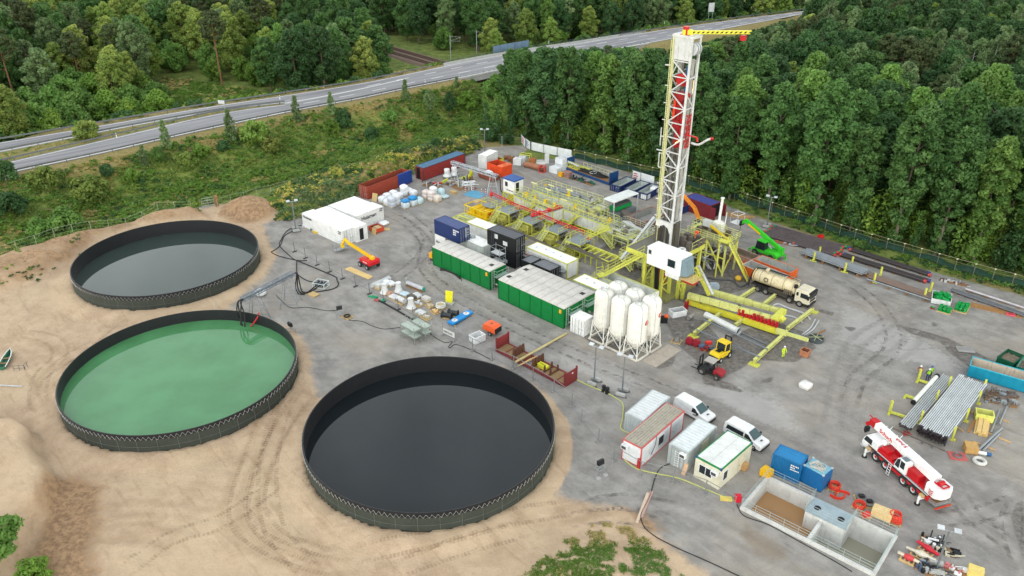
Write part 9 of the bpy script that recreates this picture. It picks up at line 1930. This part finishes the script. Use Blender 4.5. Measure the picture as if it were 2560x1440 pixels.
pipes('low layer of brown drill pipes between yellow stanchions',(2168,692),(2328,746),8,.09,P((130,110,100),.6,dirt=.4),.4);pipes('single dark pipe at the front edge of the brown layer',(2166,697),(2326,750),1,.13,PIPE,.4)
pipes('pale grey pipe with brown tools in front of the netting',(2414,722),(2562,770),1,.16,P((196,190,196),.5),.2);pipes('three dark grey pipes near the right edge',(2378,726),(2562,790),3,.13,P((110,114,120),.5,.3),.2)
clutter('rusty drilling tools lying before the netting at the right',2385,708,4,.8,10,[P((110,76,70),.6),LGREY],61,rad(-30),.4,'drilling_tools');clutter('dark tools and timber at the end of the shiny pipes',2168,690,2.2,1.2,9,[DGREY,BROWNW],62,rad(-30),.5,'drilling_tools');clutter('wrapped couplings and a ring plate before the black casing pipes',1965,610,3.4,1.0,8,[P((170,180,190),.5),P((196,100,90),.5)],63,rad(-30),.7,'couplings')
def stanch(label,a,b):
 p,q=G(*a),G(*b);v=q-p;t=T('pipe_stanchion',label,'stanchion',p,0,'yellow pipe stanchions');d=v.normalized()
 MB().bar(-d*.3+Vector((0,0,.2)),v+d*.3+Vector((0,0,.2)),.26,.3).bar(Vector((-.45,.3,.06)),Vector((.45,-.3,.06)),.25,.12).build('base_beam',YEL,t)
 for c in(Vector((0,0,0)),v):MB().bar(c+Vector((0,0,.3)),c+Vector((0,0,1.7)),.24).build('upright',YEL,t)
for k,(a,b)in enumerate([((2033,653),(2047,640)),((2111,681),(2128,665)),((2184,707),(2200,691)),((2310,745),(2325,730))]):stanch('yellow stanchion, %s along the row from the green telehandler'%ORD[k],a,b)
solo('red_box','small red box with a yellow mark beside the black casing pipes','box',MB().bx(-.45,-.3,0,.45,.3,.95),P((214,30,36),.5),G(2050,600),.3);solo('timber_stack','long sawn timbers stacked by the green netting','timber',MB().bx(-3.2,-.9,0,2.2,-.5,.3).bx(-2.8,-.45,0,2.6,-.05,.35).bx(-3.4,0,0,1.6,.4,.3).bx(-2.2,-.7,.31,2.4,-.3,.55).bx(-3.0,.45,0,3.2,.8,.25),P((186,150,104),.8,dirt=.3),G(1843,540),rad(-28))
F=F4((2329,747),(2378,757),(2399,740),.8);skip('pale plastic bins heaped with green pipe protectors',F,.85,P((218,222,222),.4),P((196,200,200),.5),name='plastic_bin',cat='bin',ribs=1.2);rr=random.Random(3);c,rz,u,v=F
def caps(t,spots,r=.26,m=None):
 for x,y,z in spots:
  MB().lathe([(.01,.1),(r*.6,.12),(r*.7,.2),(r,.2),(r,0),(.01,-.02)],(x,y,z),12,(rr.uniform(-.5,.5),rr.uniform(-.5,.5),1)).build('protector',m or BGREEN,t)
t=T('green_protectors','heap of green pipe protectors filling the pale bins','pipe protectors',(c.x,c.y,0),rz,'green pipe protectors');caps(t,[(rr.uniform(-u/2+.3,u/2-.3),rr.uniform(-v/2+.3,v/2-.3),.62+.16*(k%3))for k in range(38)],.3);MB().bx(-u/2+.15,-v/2+.15,.25,u/2-.15,v/2-.15,.65).build('bulk',P((10,100,50),.6),t)
for x,y,nx,ny,nz,lb in((2361,777,3,3,2,'small pallet of stacked green protectors'),(2404,772,3,5,2,'longer pallet of stacked green protectors'),(2331,771,1,1,1,'single green protector on a red board')):
 t=T('green_protectors',lb,'pipe protectors',G(x,y),rad(-38 if nx>1 else-20),'green pipe protectors');MB().bx(-nx*.3,-ny*.3,0,nx*.3,ny*.3,.12).build('pallet',WOOD if nx>1 else P((140,60,50),.7),t);caps(t,[((i-(nx-1)/2)*.56,(j-(ny-1)/2)*.56,.14+.26*k)for i in range(nx)for j in range(ny)for k in range(nz)],.27)
solo('brown_board','long brown stained board lying near the right edge','board',MB().prism([(-3.4,-.8),(3.4,-.8),(3.4,.8),(-3.4,.8)],0,.05),P((168,124,78),.8,dirt=.5,dc=(110,80,50),streak=False),G(2490,776),rad(-31));t=T('pink_box','small pink patterned box on the brown board','box',G(2526,788)+Vector((0,0,.05)),rad(-25));MB().bx(-.6,-.4,0,.6,.4,.16).build('box',P((226,96,110),.6),t);MB().ring((0,0,.18),.25,.06).build('ring',P((176,40,60),.6),t)
solo('steel_plate','grey steel plate trough lying on the wet patch','plate',MB().hexa([(-1.1,-.7,.12),(1.1,-.7,.12),(1.1,.7,.12),(-1.1,.7,.12),(-1.0,-.6,.3),(1.0,-.6,.3),(1.0,.6,.3),(-1.0,.6,.3)]),P((170,168,166),.5,.2,dirt=.3),G(2413,876),rad(-10));bag('lone white bulk bag on the open ground',2013,968,1.3,.75,P((226,224,222),.5),False,93,1,None)
skip('dark green skip full of scrap at the right edge',F4((2493,893),(2534,910),(2551,886),1.5),1.55,P((10,84,56),.5,dirt=.15),P((30,90,66),.6),fill=P((132,120,104),.9,dirt=.5),fillz=1.1);skip('small teal skip cut by the right edge',F4((2540,917),(2578,930),(2600,905),1.3),1.35,P((20,110,90),.5),P((150,190,180),.6),fill=P((120,110,96),.9),fillz=.7)
skip('long turquoise roll off skip with a dusty inside',F4((2424,915),(2600,965),(2620,940),1.6,v=2.5),1.7,P((14,142,174),.5,dirt=.12),P((196,184,168),.8,dirt=.5),fill=P((186,170,150),.9),fillz=.45,rim=P((60,176,200),.5))
a,b,c_,d_=G(2294,1066,1.45),G(2375.5,1093,1.45),G(2399,936,1.45),G(2469,961,1.45);L=c_-a;dd=L.normalized();nn=Vector((dd.y,-dd.x,0));wid=(b-a).dot(nn)
t=T('drill_pipe_stack','big stack of grey drill pipes with dark threaded ends','pipe stack',(a.x,a.y,0));r=.082;n=int(wid/(2.5*r));rows=6
top_=1.45-.1
cnt_=0;EB=P((52,46,50),.6,dirt=.4,dc=(120,50,60));low=MB();lowe=MB()
for j in range(rows):
 for k in range(n):
  s=nn*(k*2.52*r+(r if j%2 else 0))+dd*random.uniform(-.25,.3)+Vector((0,0,top_-.02-j*1.8*r))
  if j==0:pp=MB().cyl(s,s+L,r,n=10).build('pipe',P((208,213,217),.45,.05,dirt=.15),t);MB().cyl(s-dd*.05,s+dd*.35,r*1.02,n=10).build('tool_joint',EB,pp)
  else:low.cyl(s+dd*.1,s+L,r*.95,n=6);lowe.cyl(s-dd*.02,s+dd*.3,r*.98,n=8)
o=low.build('lower_pipes',P((120,124,130),.5,.3,dirt=.3),t);o['kind']='stuff';o=lowe.build('threaded_ends',EB,t);o['kind']='stuff'
a2,b2,c2=G(2247,1062,.6),G(2276,1074,.6),G(2358,936,.6);L2=c2-a2;d2=L2.normalized();n2_=Vector((d2.y,-d2.x,0));w2_=(b2-a2).dot(n2_);t=T('drill_pipe_stack','smaller spread layer of grey drill pipes left of the big stack','pipe stack',(a2.x,a2.y,0))
for k in range(7):s=n2_*(w2_*k/6)+d2*random.uniform(-.4,.2)+Vector((0,0,.6));pp=MB().cyl(s,s+L2,.08,n=8).build('pipe',P((200,205,208),.45,.05,dirt=.2),t);MB().cyl(s-d2*.05,s+d2*.35,.09,n=8).build('tool_joint',EB,pp)
p,q=G(2283,1006,.75),G(2342,941,.75);t=T('white_tube','thick white tube lying on the yellow rack arms','tube',p);MB().cyl((0,0,0),q-p,.26,n=16).build('tube',P((240,240,236),.4),t);MB().cyl((q-p)*-.01,(q-p)*.02,.31,n=16).cyl((q-p)*.98,(q-p)*1.03,.33,n=16).build('end_collar',BLACK,t)
for k,(x,y,x2,y2,up,lb)in enumerate([(2223,1034,2262,1047,1,'yellow L shaped rack arm nearest the crane'),(2263,993,2304,1008,0,'yellow rack arm in the middle under the white tube'),(2294,954,2334,968,1,'yellow L shaped rack arm beside the workers')]):
 p,q=G(x,y),G(x2,y2);v=q-p;t=T('pipe_rack',lb,'pipe rack',p,0,'yellow pipe rack arms');MB().bar((0,0,.3),v+Vector((0,0,.3)),.26,.24).build('arm',YEL,t);e=v.normalized();MB().bar(Vector((-e.y,e.x,0))*-.4+Vector((0,0,.1)),Vector((-e.y,e.x,0))*.4+Vector((0,0,.1)),.3,.2).build('foot',YEL,t)
 if up:MB().bar((0,0,.3),(0,0,1.9),.24).build('upright',YEL,t)
for k,(x,y,lb)in enumerate([(2299,1060,'yellow upright post at the near left corner of the big pipe stack'),(2312,1056,'short yellow post beside the near left corner post'),(2338,1008,'yellow upright post at the middle of the left side of the big stack'),(2369,973,'yellow upright post at the far left of the big stack'),(2380,1100,'yellow upright post at the near right corner of the big stack'),(2413,1054,'yellow upright post at the middle right of the big stack'),(2443,1010,'yellow upright post at the far middle right of the big stack'),(2456,981,'yellow upright post at the far right of the big stack')]):
 t=T('yellow_stake',lb,'rack post',G(x,y),rad(-32),'yellow posts around the big pipe stack');MB().bar((0,0,.1),(0,0,1.9 if 'short' not in lb else 1.1),.22).build('upright',YEL,t);MB().bx(-.35,-.18,0,.35,.18,.2).build('foot',YEL,t)
p,q=G(2229,1068,.12),G(2364,1127,.12);t=T('steel_rod','long dark rod with red chain lying before the pipe stacks','rod',p);MB().cyl((0,0,0),q-p,.09,n=8).build('rod',P((128,120,112),.6,.2),t);mb=MB()
for k in range(5):mb.tube(crom([(q-p)*.28+Vector((random.uniform(-.5,.5),random.uniform(-.5,.5),.02))for _ in range(3)],4),.06)
mb.build('chain',P((170,40,44),.5),t);mb=MB();e=(q-p).normalized();nn3=Vector((-e.y,e.x,0))
for f in(.6,.78):mb.bar((q-p)*f-nn3*.6,(q-p)*f+nn3*.1,.14,.1)
mb.build('bearers',STEEL,t)
skip('pale yellow open box beside the big pipe stack',F4((2443,1026),(2487,1044),(2491,1024),1.0,rz=rad(-22),u=1.9,v=1.3),1.0,P((224,228,120),.5),P((206,208,120),.6),name='open_box',cat='box',ribs=3)
solo('timber_stack','stack of fresh yellowish timber beams beside the pale yellow box','timber',MB().bx(-1.7,-.7,0,1.7,-.25,.3).bx(-1.8,-.2,0,1.6,.25,.32).bx(-1.6,.3,0,1.8,.72,.3).bx(-1.7,-.5,.33,1.6,-.02,.6).bx(-1.75,.03,.33,1.65,.5,.62),P((226,194,128),.7,dirt=.15),G(2454,1070),rad(58))
solo('loose_plank','brown plank lying left of the timber stack','plank',MB().bx(-1.5,-.18,0,1.5,.18,.08),P((176,132,88),.8),G(2428,1066),rad(50))
for k,(x0,y0,x1,y1,r,lb)in enumerate([(2477,1081,2498,1026,.12,'thin grey pipe right of the timber stack'),(2498,1060,2518,1014,.13,'thin grey pipe farthest right of the timber'),(2446,1124,2504,1070,.17,'grey pipe below the timber stack, upper of two'),(2456,1128,2499,1084,.14,'grey pipe below the timber stack, lower of two')]):p,q=G(x0,y0,r),G(x1,y1,r);solo('grey_pipe',lb,'pipe',MB().cyl((0,0,0),q-p,r,n=12).cyl(-(q-p)*.01,(q-p)*.04,r*1.25,n=12),PIPE,p)
for k,(x0,y0,x1,y1,lb)in enumerate([(2432,1103,2490,1126,'thin timber batten under the two grey pipes, lower one'),(2470,1082,2528,1107,'thin timber batten under the two grey pipes, upper one'),(2498,1045,2524,1056,'short timber batten at the right edge pipes'),(2418,998,2447,1010,'timber bearer sticking out of the big stack, far one'),(2420,1025,2440,1036,'timber bearer sticking out of the big stack, middle one'),(2390,1066,2408,1078,'timber bearer sticking out of the big stack, near one')]):p,q=G(x0,y0,.06),G(x1,y1,.06);solo('timber_batten',lb,'batten',MB().bar((0,0,0),q-p,.14,.12),P((206,168,116),.8),p)
crate('plywood cube shaped crate with a green capped pipe beside it',2424,1128,1.3,1.3,.9,P((206,164,100),.7),rad(-15));t=T('capped_pipe','short white pipe with green and blue end caps','pipe',G(2449,1136),rad(-20));MB().cyl((-.6,0,.25),(.6,0,.25),.22,n=12).build('pipe',PLAST,t);MB().cyl((-.75,0,.25),(-.5,0,.25),.3,n=12).build('green_cap',BGREEN,t);MB().cyl((.6,0,.25),(1.1,0,.25),.2,n=12).build('blue_cap',BLUER,t)
t=T('ring_plate','red edged square plate with a round grey flange on it','flange plate',G(2393,1141),rad(-10));MB().bx(-.9,-.7,0,.9,.7,.1).build('plate',P((196,100,96),.6),t);MB().ring((0,0,.16),.4,.1).build('flange',STEEL,t);solo('hose_ring','white grey hose ring lying near the bottom right plates','hose',MB().ring((0,0,.2),.55,.2,None,20,8),P((206,206,202),.6),G(2448,1156))
for k,(x,y,lb)in enumerate([(2470,985,'leftmost pallet of pipe fittings behind the yellow box'),(2496,983,'pallet of blue grey fittings in the back row'),(2525,990,'pallet of grey valves at the right'),(2478,1002,'pallet of brown couplings before the yellow box'),(2506,1004,'pallet of couplings in the middle'),(2524,1012,'open wooden crate of fittings at the right')]):clutter(lb,x,y,1.5,1.1,7,[P((110,104,100),.6),GALV if k%2 else P((120,100,90),.6)],70+k,rad(-20),.6,'fittings_pallet','fittings')
t=T('small_boat','small green and white boat lying on the sand at the left edge','boat',G(17,905),rad(105));mb=MB();secs=[(-2.0,.42,.45),(-.7,.5,.5),(.6,.46,.52),(1.6,.28,.58),(2.4,.04,.68)];vs=[]
for x,w,z in secs:vs+=[(x,-w,z),(x,-w*.6,.05),(x,w*.6,.05),(x,w,z)]
mb.add(vs,[(4*i+j,4*i+1+j,4*i+5+j,4*i+4+j)for i in range(4)for j in range(3)]+[(0,3,2,1)]);o=mb.build('hull',P((64,120,96),.5,dirt=.2),t);o.modifiers.new('s','SOLIDIFY').thickness=.05
mb=MB();mb.bx(-1.0,-.45,.35,-.75,.45,.42).bx(.2,-.42,.35,.45,.42,.42);mb.build('bench',BROWNW,t);mb=MB();mb.tube([(-2.0,-.44,.48),(-.7,-.52,.53),(.6,-.48,.55),(1.6,-.3,.61),(2.4,0,.71),(1.6,.3,.61),(.6,.48,.55),(-.7,.52,.53),(-2.0,.44,.48)],.06);mb.build('gunwale',PLAST,t)
mb=MB();mb.rail([(0,0,0),(1.3,.2,0),(1.2,1.0,0)],.8,.03,.8,1);solo('metal_frame','small grey metal frame lying beside the boat','frame',mb,STEEL,G(36,928));p,q=G(0,963,.1),G(57,966,.1);solo('steel_pole','grey pole lying on the sand at the left edge','pole',MB().cyl((0,0,0),q-p,.09,n=8),LGREY,p)
p,q=G(740,898,.3),G(749,942,.1);t=T('shovel','shovel with a wooden handle leaning at the green basin','shovel',(p.x,p.y,0));MB().cyl((0,0,p.z),(q.x-p.x,q.y-p.y,q.z),.035,n=6).build('handle',P((222,170,120),.6),t);MB().cb((q.x-p.x,q.y-p.y,.08),(.3,.25,.05)).build('blade',P((226,90,60),.5),t)
t=T('truck_tyre','black spare wheel leaning on the lettered white container','wheel',G(938,552),rad(-45));MB().lathe([(.3,-.14),(.52,-.16),(.58,-.1),(.58,.1),(.52,.16),(.3,.14)],(0,0,.58),20,(1,0,.1)).build('tread',TYRE,t);MB().cyl((-.06,0,.58),(.06,0,.58),.3,n=14).build('rim',STEEL,t)
skip('small red tipping skip beside the open white container',F4((921,566),(937,575),(951,563),.8),.8,P((206,76,46),.6),P((150,60,40),.7),name='small_skip',ribs=2);crate('pale slatted crate before the red skip',946,576,1.5,1.1,.7,P((214,186,140),.7),rad(-45));solo('plywood_sheet','plywood sheet leaning on the slatted crate','board',MB().hexa([(0,0,0),(1.1,0,0),(1.1,.04,0),(0,.04,0),(0,.35,1.1),(1.1,.35,1.1),(1.1,.39,1.1),(0,.39,1.1)]),WOOD,G(928,584),rad(-40));bag('low white wrapped pallet beside the spare wheel',960,561,1.5,.4,BW_,True,95,1,None);solo('flat_board','flat plywood board on the ground beside the slatted crate','board',MB().bx(-.7,-.5,0,.7,.5,.05),WOOD,G(965,573),.2)
clutter('grey scaffold fittings along the foot of the white container',772,571,3.2,.6,12,[STEEL,LGREY],81,rad(-43),.35,'fittings');solo('yellow_case','yellow tool case by the long white container','case',MB().bx(-.5,-.3,0,.5,.3,.3),P((236,196,40),.5),G(790,582),rad(-43))
